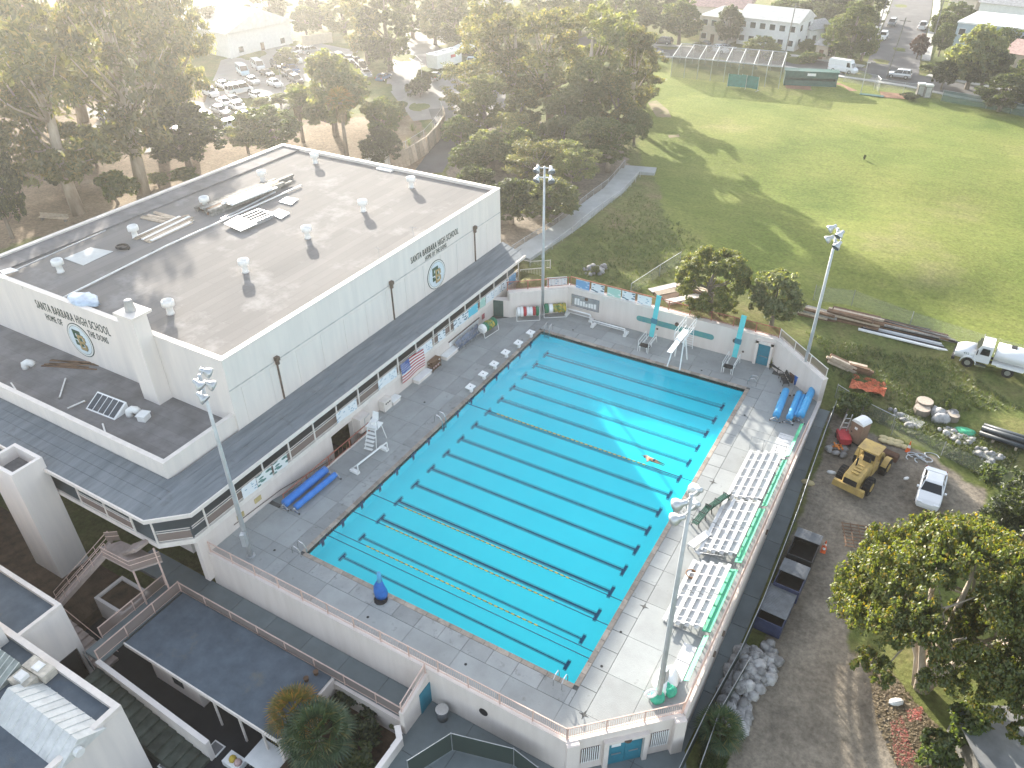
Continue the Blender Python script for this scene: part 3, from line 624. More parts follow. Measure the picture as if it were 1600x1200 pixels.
roofline('roof_pipe', (95,467), (262,383), .09, M['vent'], 11.62); roofline('roof_pipe', (262,383), (470,290), .09, M['vent'], 11.62)
roofline('roof_pipe', (22,423), (165,360), .07, M['metal'], 11.68); roofline('roof_pipe', (345,343), (430,300), .12, M['metal'], 11.6)
for q in ((99,466),(190,420),(241,394),(281,375)):
    p = at(*q, 11.45); g = G(); g.bx(p.x-.18,p.x+.18,p.y-.18,p.y+.18,11.45,11.56); gpart(g, 'pipe_block', M['black'])
for q in ((38,450),(67,460)):
    p = at(*q, 11.45); g = G(); g.lathe((p.x,p.y,11.45), [(.16,0),(.16,.3),(.001,.3)], 8); gpart(g, 'roof_drain', M['black'])
for a, b in (((648,375),(655,368)),((595,408),(598,395))):
    p = at(*a, 11.8); g = G(); g.tube([(p.x-.1,p.y,11.8),(p.x-.25,p.y+.1,13.2)], .02, 4); g.tube([(p.x-.6,p.y,13.0),(p.x+.2,p.y+.2,13.1)], .015, 4); gpart(g, 'antenna', M['metal'])
p = at(605,262,11.6); g = G(); g.bx(p.x-1.1,p.x+1.1,p.y-.8,p.y+.8,11.45,11.62); gpart(g, 'roof_hatch', M['vent'])
p = at(585,252,11.6)
# the brick-built flue tower on the south side
ch = thing('flue_tower', 'pale square flue tower with a louvred cap beside the gymnasium', 'chimney', (-18.75,3.85,5.6))
g = G(); g.bx(-.98,.98,-.9,.43,-1,8.2); g.obj('shaft', M['stucco_w'], ch)
g = G(); g.bx(-1.12,1.12,-1.04,.9,8.2,8.42); g.obj('cap_slab', M['trim'], ch)
g = G(); g.lathe((-.1,-.1,8.42), [(.42,0),(.40,.25),(.34,.6),(.30,.95),(.22,1.0),(.001,1.0)], 12); v = g.obj('flue_cowl', M['metal'], ch)
# lumber, sheets and a tarpaulin left on the big roof
M['wood'] = mat('weathered_timber', (.55,.46,.36), .8, c2=(.38,.30,.22), scale=3, stretch=(1,1,1), obj_rand=.3); M['oldwood'] = mat('brown_timber', (.20,.12,.07), .85, c2=(.12,.07,.045), scale=2.5, obj_rand=.35); M['greywood'] = mat('grey_timber', (.23,.22,.20), .85, var=.25, scale=3, obj_rand=.3)
def lumber(name, label, p0, axis_px, n, ln, wd, z, m, spread=.12, layers=2, th=.09, group=None, cat='lumber pile', ground_=False, row=None):
    a = gp(*p0) if ground_ else at(*p0, z); b = gp(*axis_px) if ground_ else at(*axis_px, z)
    rz = math.atan2(b.y-a.y, b.x-a.x); t = thing(name, label, cat, (a.x, a.y, a.z), rz, group); row = row or max(1, math.ceil(n/layers))
    for k in range(n):
        L0 = ln*random.uniform(.75, 1.1); g = G(); ly = k//row; sl = float(gz(b.x, b.y)-gz(a.x, a.y))/max(.1, (b-a).length) if ground_ else 0
        g.box((L0/2+random.uniform(-.3,.3), (k % row-row/2)*wd*1.15+random.uniform(-.03,.03), th/2+ly*(th+.012)), (L0, wd, th), random.uniform(-spread, spread)); o = g.obj('plank', m[k % len(m)], t)
        o.rotation_euler = (0, -math.atan(sl), 0)
    return t
lumber('lumber_pile', 'pile of pale planks on the big roof next to the mushroom vent', (222,375), (300,338), 14, 6.5, .32, 11.46, [M['wood'],M['white'],M['wood']], .05, 2)
lumber('lumber_pile', 'few crossed pale planks lying askew behind the larger plank pile', (232,335), (300,352), 6, 4.2, .3, 11.46, [M['wood']], .2, 1)
lumber('lumber_pile', 'dark timber stack in the middle of the big roof under pale boards', (318,332), (435,287), 16, 12, .42, 11.46, [M['greywood'],M['oldwood'],M['greywood']], .015, 3, .22)
lumber('lumber_pile', 'pale boards stacked at the far end of the dark roof timbers', (352,318), (442,282), 9, 7.0, .36, 12.18, [M['white'],M['wood'],M['white']], .03, 2)
def panel(name, label, pxs, z, th, m, cat):
    P = [at(*q, z) for q in pxs]; c = sum(P, Vector())/len(P); t = thing(name, label, cat, (c.x, c.y, z)); g = G(); g.prism(ccw([(p.x, p.y) for p in P]), z, z+th); g.obj('sheet', m, t, True); return t
panel('white_board', 'white rectangular sheet lying over the open skylight curb on the roof', [(350,350),(372,338),(402,350),(376,362)], 11.75, .08, M['white'], 'board')
panel('white_board', 'small square white board on the roof by the skylight curb', [(422,335),(436,328),(453,334),(439,343)], 11.5, .12, M['white'], 'board')
panel('white_board', 'small white board farthest from the plank pile on the roof', [(436,316),(448,309),(466,312),(455,321)], 11.5, .1, M['white'], 'board')
panel('white_board', 'white sheet lying at the roof edge beside the emblem wall', [(0,424),(17,419),(29,423),(5,430)], 11.8, .08, M['white'], 'board')
panel('translucent_sheet', 'large pale plastic sheet spread on the roof between two vents', [(100,404),(142,387),(177,393),(130,415)], 11.47, .03, mat('pale_sheet', (.47,.50,.50), .5, var=.06), 'sheet')
sk = thing('skylight_curb', 'open skylight frame of pale bars half covered by a white sheet', 'skylight', at(395,345,11.45)); rz = math.atan2((at(420,336,11.5)-at(380,353,11.5)).y, (at(420,336,11.5)-at(380,353,11.5)).x); sk.rotation_euler = (0,0,rz)
g = G(); g.bx(-1.9,1.9,-1.15,1.15,.05,.10); g.obj('opening', M['dark'], sk)
g = G()
for a in ((-2,2,-1.3,-1.15),(-2,2,1.15,1.3),(-2,-1.85,-1.15,1.15),(1.85,2,-1.15,1.15)): g.bx(*a,0,.42)
g.obj('frame', M['metal'], sk)
for k in range(3):
    g = G(); g.bx(-1.85,1.85,-.62+k*.6,-.54+k*.6,.3,.38); g.obj('bar', M['white'], sk)
tp = thing('tarpaulin', 'crumpled pale blue tarpaulin bundle beside the emblem wall on the roof', 'tarpaulin', at(132,474,11.45))
g = G(); g.smooth = True; n = 14; secs = []
for i in range(9):
    u = i/8; rr = math.sin(PI*min(1, .08+u*.86))
    secs.append([(-1.9+3.8*u+random.uniform(-.1,.1), rr*1.05*math.cos(2*PI*j/n)+random.uniform(-.1,.1), .35+rr*.40*math.sin(2*PI*j/n)+random.uniform(-.07,.07)) for j in range(n)])
g.loft(secs); g.obj('cover', mat('pale_blue_tarp', (.47,.56,.66), .5, var=.12, scale=2), tp)
ho = thing('hose_coil', 'dark round coil of hose beside the pale plastic sheet', 'hose', at(192,388,11.47)); g = G()
g.tube([(.85*math.cos(t)*(1-.02*t), .5*math.sin(t), .08+.01*t) for t in np.linspace(0, 18, 70)], .07, 5); g.obj('coil', M['black'], ho)
# ------------------------------------------------------------ annex with parapet south of the gymnasium
an = thing('annex', 'low annex with a broad parapet and dark weathered roof below the emblem wall', 'building', (-10.2,-2.7,0))
g = G(); g.bx(-60,-10.2,-2.7,-2.35,-3,6.5); gpart(g, 'south_wall', M['stucco_w'], an)
g = G(); g.bx(-10.55,-10.2,-2.35,4.3,-3,6.5); gpart(g, 'east_wall', M['stucco_w'], an)
g = G(); g.bx(-60,-10.55,-2.35,4.3,5.2,5.6); gpart(g, 'roof', M['darkroof'], an)
g = G(); g.bx(-60,-10.17,-2.73,-2.32,6.5,6.56); g.bx(-10.58,-10.17,-2.32,4.27,6.5,6.56); gpart(g, 'parapet_cap', M['trim'], an)
sk2 = thing('skylight', 'white framed sloping skylight of five dark panes on the annex roof', 'skylight', at(168,640,5.6))
rz2 = math.atan2((at(188,648,5.6)-at(134,627,5.6)).y, (at(188,648,5.6)-at(134,627,5.6)).x); sk2.rotation_euler = (0,0,rz2)
g = G(); g.add([(-1.75,-.75,0),(1.75,-.75,0),(1.75,.75,0),(-1.75,.75,0),(-1.75,.75,.85),(1.75,.75,.85)], [(0,3,2,1),(0,1,5,4),(2,3,4,5),(1,2,5),(3,0,4)]); g.obj('frame', M['white'], sk2)
for k in range(5):
    x0 = -1.62+k*.655; g = G(); g.add([(x0,-.65,.075),(x0+.56,-.65,.075),(x0+.56,.62,.80),(x0,.62,.80)], [(0,1,2,3)]); g.obj('pane', M['glass'], sk2)
for lab, q in (('low white cowl vent beside the annex skylight', (203,650)), ('small white curved vent on the far left of the annex roof', (40,576))):
    v = thing('roof_cowl', lab, 'vent', at(*q, 5.6), .8); g = G(); g.smooth = True
    g.tube([(0,0,0),(0,0,.25),(.05,0,.5),(.3,0,.62),(.6,0,.5),(.72,0,.3)], [.28,.28,.30,.32,.32,.32], 8); g.obj('hood', M['vent'], v)
v = thing('roof_unit', 'small white box unit on the annex roof near the flue tower', 'vent', at(226,655,5.6), .3); g = G(); g.bx(-.35,.35,-.4,.4,0,.5); g.obj('housing', M['vent'], v); g = G(); g.bx(-.42,.42,-.47,.47,.5,.58); g.obj('lid', M['white'], v)
for lab, a, b in (('long pale pipe lying on the annex roof', (103,593), (94,622)), ('pale pipe running up to the annex skylight', (106,640), (133,628)), ('short pale pipe stub near the annex parapet', (161,664), (165,677)), ('short pale pipe near the left edge of the annex roof', (18,600), (25,610))):
    t = thing('roof_pipe_run', lab, 'pipe', at(*a, 5.6)); g = G(); e = at(*b, 5.6)-at(*a, 5.6); g.tube([(0,0,.12),(e.x,e.y,.12)], .07, 6); g.obj('pipe', M['vent'], t)
    g = G(); g.bx(e.x-.14,e.x+.14,e.y-.14,e.y+.14,.0,.08); g.obj('pipe_block', M['greywood'], t)
lumber('lumber_pile', 'low rusty strips of timber at the foot of the emblem wall', (75,567), (125,570), 7, 4.6, .14, 5.6, [M['oldwood']], .1, 1, .07)
# ------------------------------------------------------------ covered gallery
ga = thing('covered_gallery', 'covered gallery with cream posts and mesh railings between gymnasium and pool', 'gallery', (-6.4,-4.4,0))
OUT = [(-6.4,44.2),(-6.4,-4.4),(-8.3,-6.1),(-60,-6.1)]
def band(z0, z1, off0, off1, name, m):                   # a strip that follows the gallery edge
    g = G()
    def offp(d): return [(-6.4+d,44.2),(-6.4+d,-4.4-d*.4),(-8.3+d*.4,-6.1-d),(-60,-6.1-d)]
    A, B = offp(off0), offp(off1)
    for i in range(3): g.hexa([(*A[i],z0),(*B[i],z0),(*B[i+1],z0),(*A[i+1],z0),(*A[i],z1),(*B[i],z1),(*B[i+1],z1),(*A[i+1],z1)])
    return gpart(g, name, m, ga)
g = G(); g.prism([(-9.98,46.0),(-60,-2.72),(-60,-6.09),(-8.3,-6.09),(-6.41,-4.4),(-6.41,46.0)][0:1]+[(-9.98,-2.72),(-60,-2.72),(-60,-6.09),(-8.3,-6.09),(-6.41,-4.4),(-6.41,46.0)], 1.8, 2.08); gpart(g, 'floor', M['walk'], ga)
band(1.75, 2.2, -.05, .08, 'floor_edge', M['trim'])
RT = 4.72
g = G(); zin, ze = 5.05, RT                              # the roof falls slightly to the eaves
pin = [(-9.95,46.2),(-9.95,4.3),(-10.15,4.3),(-10.15,-2.75),(-60,-2.75)]; pout = [(-6.05,46.2),(-6.05,4.3),(-6.05,4.28),(-6.05,-4.1),(-60,-6.45)]
poly = [(-9.95,46.3),(-9.95,-2.0),(-10.17,-2.74),(-60,-2.74),(-60,-6.4),(-8.45,-6.4),(-6.1,-4.25),(-6.1,44.9)]
zz = [zin,zin,zin,zin,ze,ze,ze,ze]
nP = len(poly); top = [(p[0],p[1],z) for p, z in zip(poly, zz)]; bot = [(p[0],p[1],z-.16) for p, z in zip(poly, zz)]
g.add(top+bot, [(0,1,6,7),(1,2,5,6),(2,3,4,5),(8,15,14,9),(9,14,13,10),(10,13,12,11)]+[(i,nP+i,nP+(i+1) % nP,(i+1) % nP) for i in range(nP)]); gpart(g, 'roof', M['rollroof'], ga)
A = [(-6.1,44.9),(-6.1,-4.25),(-8.45,-6.4),(-60,-6.4)]; B = [(-5.98,44.9),(-5.98,-4.3),(-8.4,-6.53),(-60,-6.53)]
g = G()
for i in range(3): g.hexa([(*A[i],RT-.28),(*B[i],RT-.28),(*B[i+1],RT-.28),(*A[i+1],RT-.28),(*A[i],RT+.05),(*B[i],RT+.05),(*B[i+1],RT+.05),(*A[i+1],RT+.05)])
gpart(g, 'fascia', M['trim'], ga)
for zt, wd in ((-.33,.02),(-.55,.02)):                    # lap seams of the roofing
    pass
for k, fx in enumerate((.22,.45,.7)):
    g = G(); x = -9.95+(9.95-6.1)*fx; z = zin+(ze-zin)*fx; g.bx(x-.02,x+.02,-2.0,46.1,z-.06,z+.03); gpart(g, 'roof_seam', M['rollroof'], ga)
    g = G(); y = -2.74-3.66*fx; g.bx(-60,-9.0,y-.02,y+.02,z-.06,z+.03); gpart(g, 'roof_seam', M['rollroof'], ga)
posts = [(-6.4,-3.05+2.96*k) for k in range(16)]+[(-6.4,43.9)]+[(-8.3,-6.1),(-10.8,-6.1),(-13.9,-6.1),(-17.1,-6.1)]
for x, y in posts:
    g = G(); g.bx(x-.055,x+.055,y-.055,y+.055,2.08,RT-.1); gpart(g, 'post', M['trim'], ga)
runs = [((-6.4,-4.3),(-6.4,43.9)),((-8.25,-6.0),(-6.45,-4.45)),((-17.2,-6.1),(-10.8,-6.1))]
for a, b in runs:
    for z in (2.32,3.12,3.32):
        g = G(); g.beam((*a,z),(*b,z),.055,.055); gpart(g, 'rail', M['trim'], ga)
for (x, y), (x2, y2) in zip(posts[:16], posts[1:17]):
    g = G(); g.quad((x-.03,y+.06,2.32),(x2-.03,y2-.06,2.32),(x2-.03,y2-.06,3.12),(x-.03,y+.06,3.12)); gpart(g, 'mesh_panel', M['railmesh'], ga)
for a, b in runs[1:]:
    g = G(); g.quad((*a,2.32),(*b,2.32),(*b,3.12),(*a,3.12)); gpart(g, 'mesh_panel', M['railmesh'], ga)
g = G(); g.bx(-9.96,-9.90,-2.3,45.9,2.09,4.85); gpart(g, 'inner_wall', mat('shaded_gallery_wall', (.13,.10,.08), .9, var=.3, scale=2), ga)  # dark skin over the pale wall, gallery shade put into its colour
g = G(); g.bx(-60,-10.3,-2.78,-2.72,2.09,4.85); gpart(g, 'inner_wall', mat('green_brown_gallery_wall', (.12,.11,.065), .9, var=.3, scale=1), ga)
# the wall under the gallery, with the passage and the sunken ramp in front of it
def dw(y0, y1, z0, z1, x0=-6.9, x1=-6.4, nm='deck_wall', m='stucco'):
    g = G(); g.bx(x0, x1, y0, y1, z0, z1); return gpart(g, nm, M[m], ga)
dw(-4.3,10.6,-2.6,1.8); dw(10.6,13.4,1.35,1.8); dw(13.4,38.3,-2.6,1.8); dw(38.3,44.0,0,1.8)
g = G(); g.bx(-9.5,-6.9,10.6,13.4,-2.6,-2.5); g.bx(-9.55,-9.5,10.6,13.4,-2.6,1.8); gpart(g, 'passage', M['dark'], ga)
g = G(); g.bx(-6.395,-5.5,13.5,14.9,-.0,1.55); gpart(g, 'stair_cheek', M['stucco'], ga)
g = G(); g.prism([(-6.4,3.0),(-5.2,3.0),(-5.2,13.3),(-6.4,13.3)], -2.7, [-.03,-.03,-2.3,-2.3]); rp = struct(g, 'sunken_ramp', M['walk'])
g = G(); g.bx(-5.2,-5.05,3.0,14.2,-2.6,.10); wr = g.obj('ramp_kerb', M['stucco'], rp)
railing('ramp_railing', 'rust brown railing along the sunken ramp beside the deck wall', [(-5.1,3.2,.1),(-5.1,14.1,.1)], M['redrail'], h=.95, bal=.5, post=2.7)
g = G(); g.tube([(-6.32,-1.0,.65),(-6.32,4.0,.35),(-6.32,10.2,-.9)], .03, 5); gpart(g, 'handrail', M['brown'], ga)
g = G(); g.tube([(-6.3,29.0,1.25),(-6.3,35.0,1.25)], .06, 6); gpart(g, 'awning_roller', M['brown'], ga); g = G(); g.bx(-6.39,-6.34,29.2,34.9,.55,1.2); gpart(g, 'awning_cloth', M['white'], ga)
for y, z in ((-.2,.95),(1.7,1.15)):
    g = G(); g.bx(-6.39,-6.33,y-.35,y+.35,z-.22,z+.22); gpart(g, 'electric_box', mat('yellow_box_paint', (.52,.42,.20), .6), ga)
for y in (38.6,):
    g = G(); g.box((-6.34,35.9,.95),(.06,.5,.6)); gpart(g, 'red_cross_sign', mat('faded_red', (.42,.12,.13), .6), ga)
# ------------------------------------------------------------ lower walkway, plaza and courtyard south of the pool
sw = G(); sw.bx(-14.0,13.9,-5.8,-3.76,-3.75,LOW-.04); walk = struct(sw, 'lower_walkway', M['joint'])
cells([-14,-10.5,-7.0]+[-7+3.5*k for k in range(1,6)]+[13.9], [-5.8,-3.76], LOW-.04, LOW, .016, 'walkway_panel', M['walk'], walk)
pg = G(); pg.prism([(13.9,-3.76),(13.9,-40),(35,-40),(33.5,-6),(30.2,1.2),(29.7,1.4),(24.2,-3.76)], -3.8, LOW-.04); plaza = struct(pg, 'plaza', M['joint'])
win = ccw([(13.9,-3.76),(13.9,-40),(35,-40),(33.5,-6),(30.2,1.3),(29.73,1.38),(24.2,-3.76)])
cells([13.9+3.6*k for k in range(7)], [-40+3.6*k for k in range(8)]+[-7.6,-3.76], LOW-.04, LOW, .016, 'plaza_panel', M['walk'], plaza, [(13.9,-40),(35,-40),(33.5,-6),(29.0,-3.76),(13.9,-3.76)])
cells([24.3,27.6,31.2], [-3.72,-1.0,2.2], LOW-.04, LOW-.002, .016, 'plaza_panel', M['walk'], plaza, [(24.2,-3.74),(29.0,-3.74),(32.2,-3.0),(30.2,1.3),(29.73,1.38)])
cw = wall('door_wall', 'pale cross wall with a teal door between lower walkway and plaza', [(13.7,-3.76),(13.7,-6.6),(14.05,-6.6),(14.05,-3.76)], LOW-.05, [-.5,-1.2,-1.2,-.5], M['stucco'])
g = G(); g.bx(.36,.42,.35-2.84,1.5-2.84+1.0,.06,2.1); g.v = [(v[0],v[1]+1.35,v[2]) for v in g.v]; g.obj('door', M['bluedoor'], cw)
railing('cross_wall_railing', 'short pink railing on top of the cross wall beside the teal door', [(13.85,-3.8,-.5),(13.85,-6.5,-1.2)], M['railpaint'], h=.9, post=2.7)
railing('walkway_railing', 'mesh railing between the lower walkway and the flat roofed building', [(-8.2,-5.75,LOW),(13.7,-5.75,LOW)], M['railpaint'], h=1.05, bal=0, mesh=.95, post=2.8)
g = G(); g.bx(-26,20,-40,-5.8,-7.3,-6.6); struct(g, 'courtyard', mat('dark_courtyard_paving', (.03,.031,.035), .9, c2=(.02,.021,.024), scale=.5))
fb = thing('flat_roof_building', 'low building with a weathered blue-grey flat roof beside the lower walkway', 'building', (-7.6,-6.1,-6.6))
g = G(); g.bx(-7.7,7.2,-11.2,-5.95,-3.2,-3.02); gpart(g, 'roof', M['blueroof'], fb)
g = G(); g.bx(-7.75,7.25,-11.3,-11.2,-3.35,-3.0); gpart(g, 'fascia', M['trim'], fb)
g = G(); g.bx(-6.2,-1.2,-10.75,-6.2,-6.6,-3.2); gpart(g, 'wall', M['stucco'], fb)
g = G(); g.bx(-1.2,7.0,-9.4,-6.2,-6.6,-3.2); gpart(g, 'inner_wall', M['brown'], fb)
g = G(); g.bx(-3.9,-2.9,-10.80,-10.752,-5.6,-4.4); gpart(g, 'window', M['glass'], fb)
g = G(); g.bx(7.1,7.4,-11.2,-5.9,-6.6,-3.1); gpart(g, 'end_wall', M['stucco'], fb)
for x in (1.0,3.4,5.6,7.05):
    g = G(); g.bx(x-.06,x+.06,-11.12,-11.0,-6.6,-3.2); gpart(g, 'post', M['trim'], fb)
for q in ((479,1063),(494,1053)):
    p = at(*q, -3.0); g = G(); g.lathe((p.x,p.y,-3.02), [(.16,0),(.16,.25),(.2,.3),(.001,.3)], 8); gpart(g, 'roof_vent', M['oldwood'], fb)
# garden bed with its walls
gd = G(); gd.bx(7.4,14.05,-20,-5.8,-6.6,-5.4); struct(gd, 'garden_bed', M['soil'])
wall('garden_wall', 'pale retaining wall between the palm garden and the lower walkway', [(7.4,-6.05),(13.7,-6.05),(13.7,-5.81),(7.4,-5.81)], -6.5, LOW-.02, M['stucco'])
wall('garden_wall', 'bluish low wall between the palm garden and the plaza', [(14.06,-20),(14.4,-20),(14.4,-7.3),(13.7,-6.62),(13.4,-6.9),(14.06,-7.5)], -6.0, LOW+.85, M['stucco_w'])
# bridge with railings to the left and the stairs
br = G(); br.bx(-9.9,-8.25,-13.0,-5.8,-3.7,LOW); bridge = struct(br, 'bridge_walk', M['walk'])
railing('bridge_railing', 'mesh railing along the roof side of the narrow bridge walk', [(-8.3,-5.75,LOW),(-8.3,-13.0,LOW)], M['railpaint'], h=1.1, bal=0, mesh=.95, post=2.4)
railing('bridge_railing', 'mesh railing along the stair side of the narrow bridge walk', [(-9.85,-5.9,LOW),(-9.85,-11.6,LOW)], M['railpaint'], h=1.1, bal=0, mesh=.95, post=2.4)
wall('stair_side_wall', 'narrow white wall beside the dark ramp running down from the bridge', [(-8.3,-13.3),(2.4,-13.3),(2.4,-12.95),(-8.3,-12.95)], -6.9, [-3.2,-4.6,-4.6,-3.2], M['stucco_w'])
g = G()
for k in range(14): g.bx(-8.2+k*.75,-7.45+k*.75,-15.2,-13.32,-6.9,-3.7-k*.2)
struct(g, 'ramp_steps', mat('mossy_steps', (.07,.08,.065), .9, var=.3, scale=1))
tw = thing('stair_tower', 'tall plain white square tower beside the outdoor stairs', 'tower', (-21.7,-7.5,-6.6))
g = G(); g.bx(-1.75,1.75,-1.25,1.25,0,11.2); g.obj('shaft', M['stucco_w'], tw)
for a in ((-1.75,1.75,-1.25,-.95),(-1.75,1.75,.95,1.25),(-1.75,-1.45,-.95,.95),(1.45,1.75,-.95,.95)):
    g = G(); g.bx(*a,11.2,12.35); g.obj('parapet', M['stucco_w'], tw)
g = G(); g.bx(-1.45,1.45,-.95,.95,11.2,11.25); g.obj('roof', M['darkroof'], tw)
g = G(); g.bx(-40,-14.6,-11.6,-6.2,-6.6,-5.55); struct(g, 'planting_bed', M['soil'])
pl = thing('planter', 'tall white planter box with brown soil beside the stair foot', 'planter', at(185,950,-6.6)); g = G()
p0, p1 = (-14.6,-9.2), (-11.2,-6.6)
g = G()
for a in ((p0[0],p1[0],p0[1],p0[1]+.25),(p0[0],p1[0],p1[1]-.25,p1[1]),(p0[0],p0[0]+.25,p0[1]+.25,p1[1]-.25),(p1[0]-.25,p1[0],p0[1]+.25,p1[1]-.25)): g.bx(*a,-6.6,-4.3)
pl.location = (p0[0],p0[1],-6.6); g.obj('box_wall', M['stucco_w'], pl, True); g = G(); g.bx(p0[0]+.25,p1[0]-.25,p0[1]+.25,p1[1]-.25,-6.5,-4.5); g.obj('earth', M['soil'], pl, True)
st = thing('outdoor_stair', 'steel stair with mesh railings climbing from courtyard to gallery', 'staircase', (-11.5,-6.9,-6.6))
la = Vector((-13.2,-7.2,.4)); bt = Vector((-17.2,-11.0,-5.0)); dirv = (bt-la); n = 22
fl = Vector((dirv.x,dirv.y,0)).normalized(); sd = Vector((-fl.y,fl.x,0))*.62
M['stairmetal'] = mat('pinkish_stair_steel', (.42,.34,.30), .7, var=.12)
g = G(); g.prism(ccw([(-13.7,-7.6),(-12.7,-8.1),(-9.6,-8.0),(-8.4,-6.2),(-10.7,-6.2),(-12.9,-6.4)]), .25, .4); gpart(g, 'landing', M['stairmetal'], st)
for k in range(n):
    p = la+dirv*((k+.5)/n); q = G(); q.hexa([tuple(p-sd-fl*.11-Vector((0,0,.05))), tuple(p-sd+fl*.11-Vector((0,0,.05))), tuple(p+sd+fl*.11-Vector((0,0,.05))), tuple(p+sd-fl*.11-Vector((0,0,.05))), tuple(p-sd-fl*.11), tuple(p-sd+fl*.11), tuple(p+sd+fl*.11), tuple(p+sd-fl*.11)]); gpart(q, 'tread', M['stairmetal'], st)
for s_ in (-1,1):
    g = G(); g.beam(la+sd*s_*1.05-Vector((0,0,.1)), bt+sd*s_*1.05-Vector((0,0,.1)), .08, .3); gpart(g, 'stringer', M['stairmetal'], st)
    for h_ in (.5,.95):
        g = G(); g.tube([la+sd*s_*1.05+Vector((0,0,h_)), bt+sd*s_*1.05+Vector((0,0,h_))], .03, 5); gpart(g, 'handrail', M['railpaint'], st)
    for k in range(5):
        p = la+sd*s_*1.05+dirv*(k/4); g = G(); g.tube([p, p+Vector((0,0,.95))], .028, 5); gpart(g, 'post', M['railpaint'], st)
for a, b in (((-12.7,-8.1),(-9.6,-8.0)),((-9.6,-8.0),(-8.4,-6.2)),((-13.7,-7.0),(-12.9,-6.4))):
    for h_ in (.95,1.4):
        g = G(); g.tube([(*a,h_),(*b,h_)], .03, 5); gpart(g, 'handrail', M['railpaint'], st)
    g = G(); g.quad((*a,.45),(*b,.45),(*b,1.35),(*a,1.35)); gpart(g, 'mesh_panel', M['railmesh'], st)
for k in range(8):
    g = G(); z = .4+k*.21; x = -11.6+k*.28; g.bx(x,x+.3,-7.3,-6.2,z-.05,z+.21); gpart(g, 'tread', M['stairmetal'], st)
for x, y, z in ((-9.6,-7.9,.3),(-8.6,-6.4,1.8)):
    g = G(); g.tube([(x,y,-6.6),(x,y,z)], .08, 6); gpart(g, 'column', M['railpaint'], st)
s2 = thing('lower_steps', 'dark lower steps going down beside the white classroom block', 'staircase', (-15.4,-11.8,-6.6))
for k in range(9):
    g = G(); g.bx(-15.6+k*.62,-14.95+k*.62,-12.6,-11.2,-6.6,-5.0-k*.17); gpart(g, 'tread', M['stairmetal'], s2)
g = G(); g.tube([(-15.4,-11.15,-4.0),(-10.4,-11.15,-5.4),(-9.6,-11.15,-5.4)], .03, 5); gpart(g, 'handrail', M['railpaint'], s2)
# ------------------------------------------------------------ classroom block in the near corner
cb = thing('classroom_block', 'pale classroom block with flat parapet roofs in the near corner', 'building', (-.35,-15.75,-6.6))
RZ = .65
g = G(); g.bx(-40,-.35,-40,-15.75,-6.6,RZ); gpart(g, 'main_walls', M['stucco_w'], cb)
g = G(); g.bx(-40,-.75,-40,-16.15,RZ,RZ+.02); gpart(g, 'main_roof', M['blueroof'], cb)
g = G(); g.bx(-40,-.35,-16.15,-15.75,RZ,1.05); g.bx(-.75,-.35,-40,-16.15,RZ,1.05); gpart(g, 'parapet', M['trim'], cb)
g = G(); g.bx(-40,-10.7,-15.75,-12.7,-3.4,RZ); gpart(g, 'wing_walls', M['stucco_w'], cb)
g = G(); g.bx(-10.72,-10.66,-15.0,-13.2,-6.6,-3.4); gpart(g, 'porch_opening', M['dark'], cb)  # near-black sheet in place of the shaded depth of the porch
g = G(); g.bx(-40,-11.0,-15.75,-13.0,RZ,RZ+.02); gpart(g, 'wing_roof', M['blueroof'], cb)
g = G(); g.bx(-40,-10.7,-13.0,-12.7,RZ,1.0); g.bx(-11.0,-10.7,-15.75,-13.0,RZ,1.0); gpart(g, 'parapet', M['trim'], cb)
g = G(); g.bx(-40,-11.2,-40,-16.3,RZ,6.5); gpart(g, 'upper_block', M['stucco_w'], cb)
g = G(); g.bx(-12.0,-10.7,-13.1,-12.7,-6.6,-3.4); gpart(g, 'wing_wall', M['stucco_w'], cb)
g = G(); g.bx(-40,-12.5,-15.7,-12.8,-6.6,-3.4); gpart(g, 'wing_wall', M['stucco_w'], cb)
M['ribbed'] = mat('ribbed_white_metal', (.68,.68,.65), .5, var=.1)
rl = thing('roof_lantern', 'white ribbed metal roof lantern with two pitched sides on the near roof', 'roof vent', (-3.4,-18.9,RZ+.02))
a0, a1 = at(38,1118,1.8), at(112,1165,1.8); ang = math.atan2(a1.y-a0.y, a1.x-a0.x); rl.rotation_euler = (0,0,0)
LX, LYW, LH = 3.4, 1.55, 1.0
rl.location = ((at(75,1130,RZ)).x, (at(75,1130,RZ)).y, RZ+.02)
g = G(); g.add([(-LX,-LYW,0),(LX,-LYW,0),(LX,0,LH),(-LX,0,LH),(-LX,LYW,0),(LX,LYW,0)], [(0,1,2,3),(3,2,5,4),(1,5,2),(0,3,4),(0,4,5,1)]); g.obj('housing', M['ribbed'], rl)
for k in range(11):
    x = -LX+k*LX*.2; g = G()
    for s_ in (-1,1): g.beam((x,s_*LYW,.03),(x,0,LH+.03),.05,.06)
    g.obj('rib', M['ribbed'], rl)
g = G(); g.tube([(LX+.02,-.3,.4),(LX+.35,-.3,.4)], .3, 8); g.obj('vent_hood', M['vent'], rl)
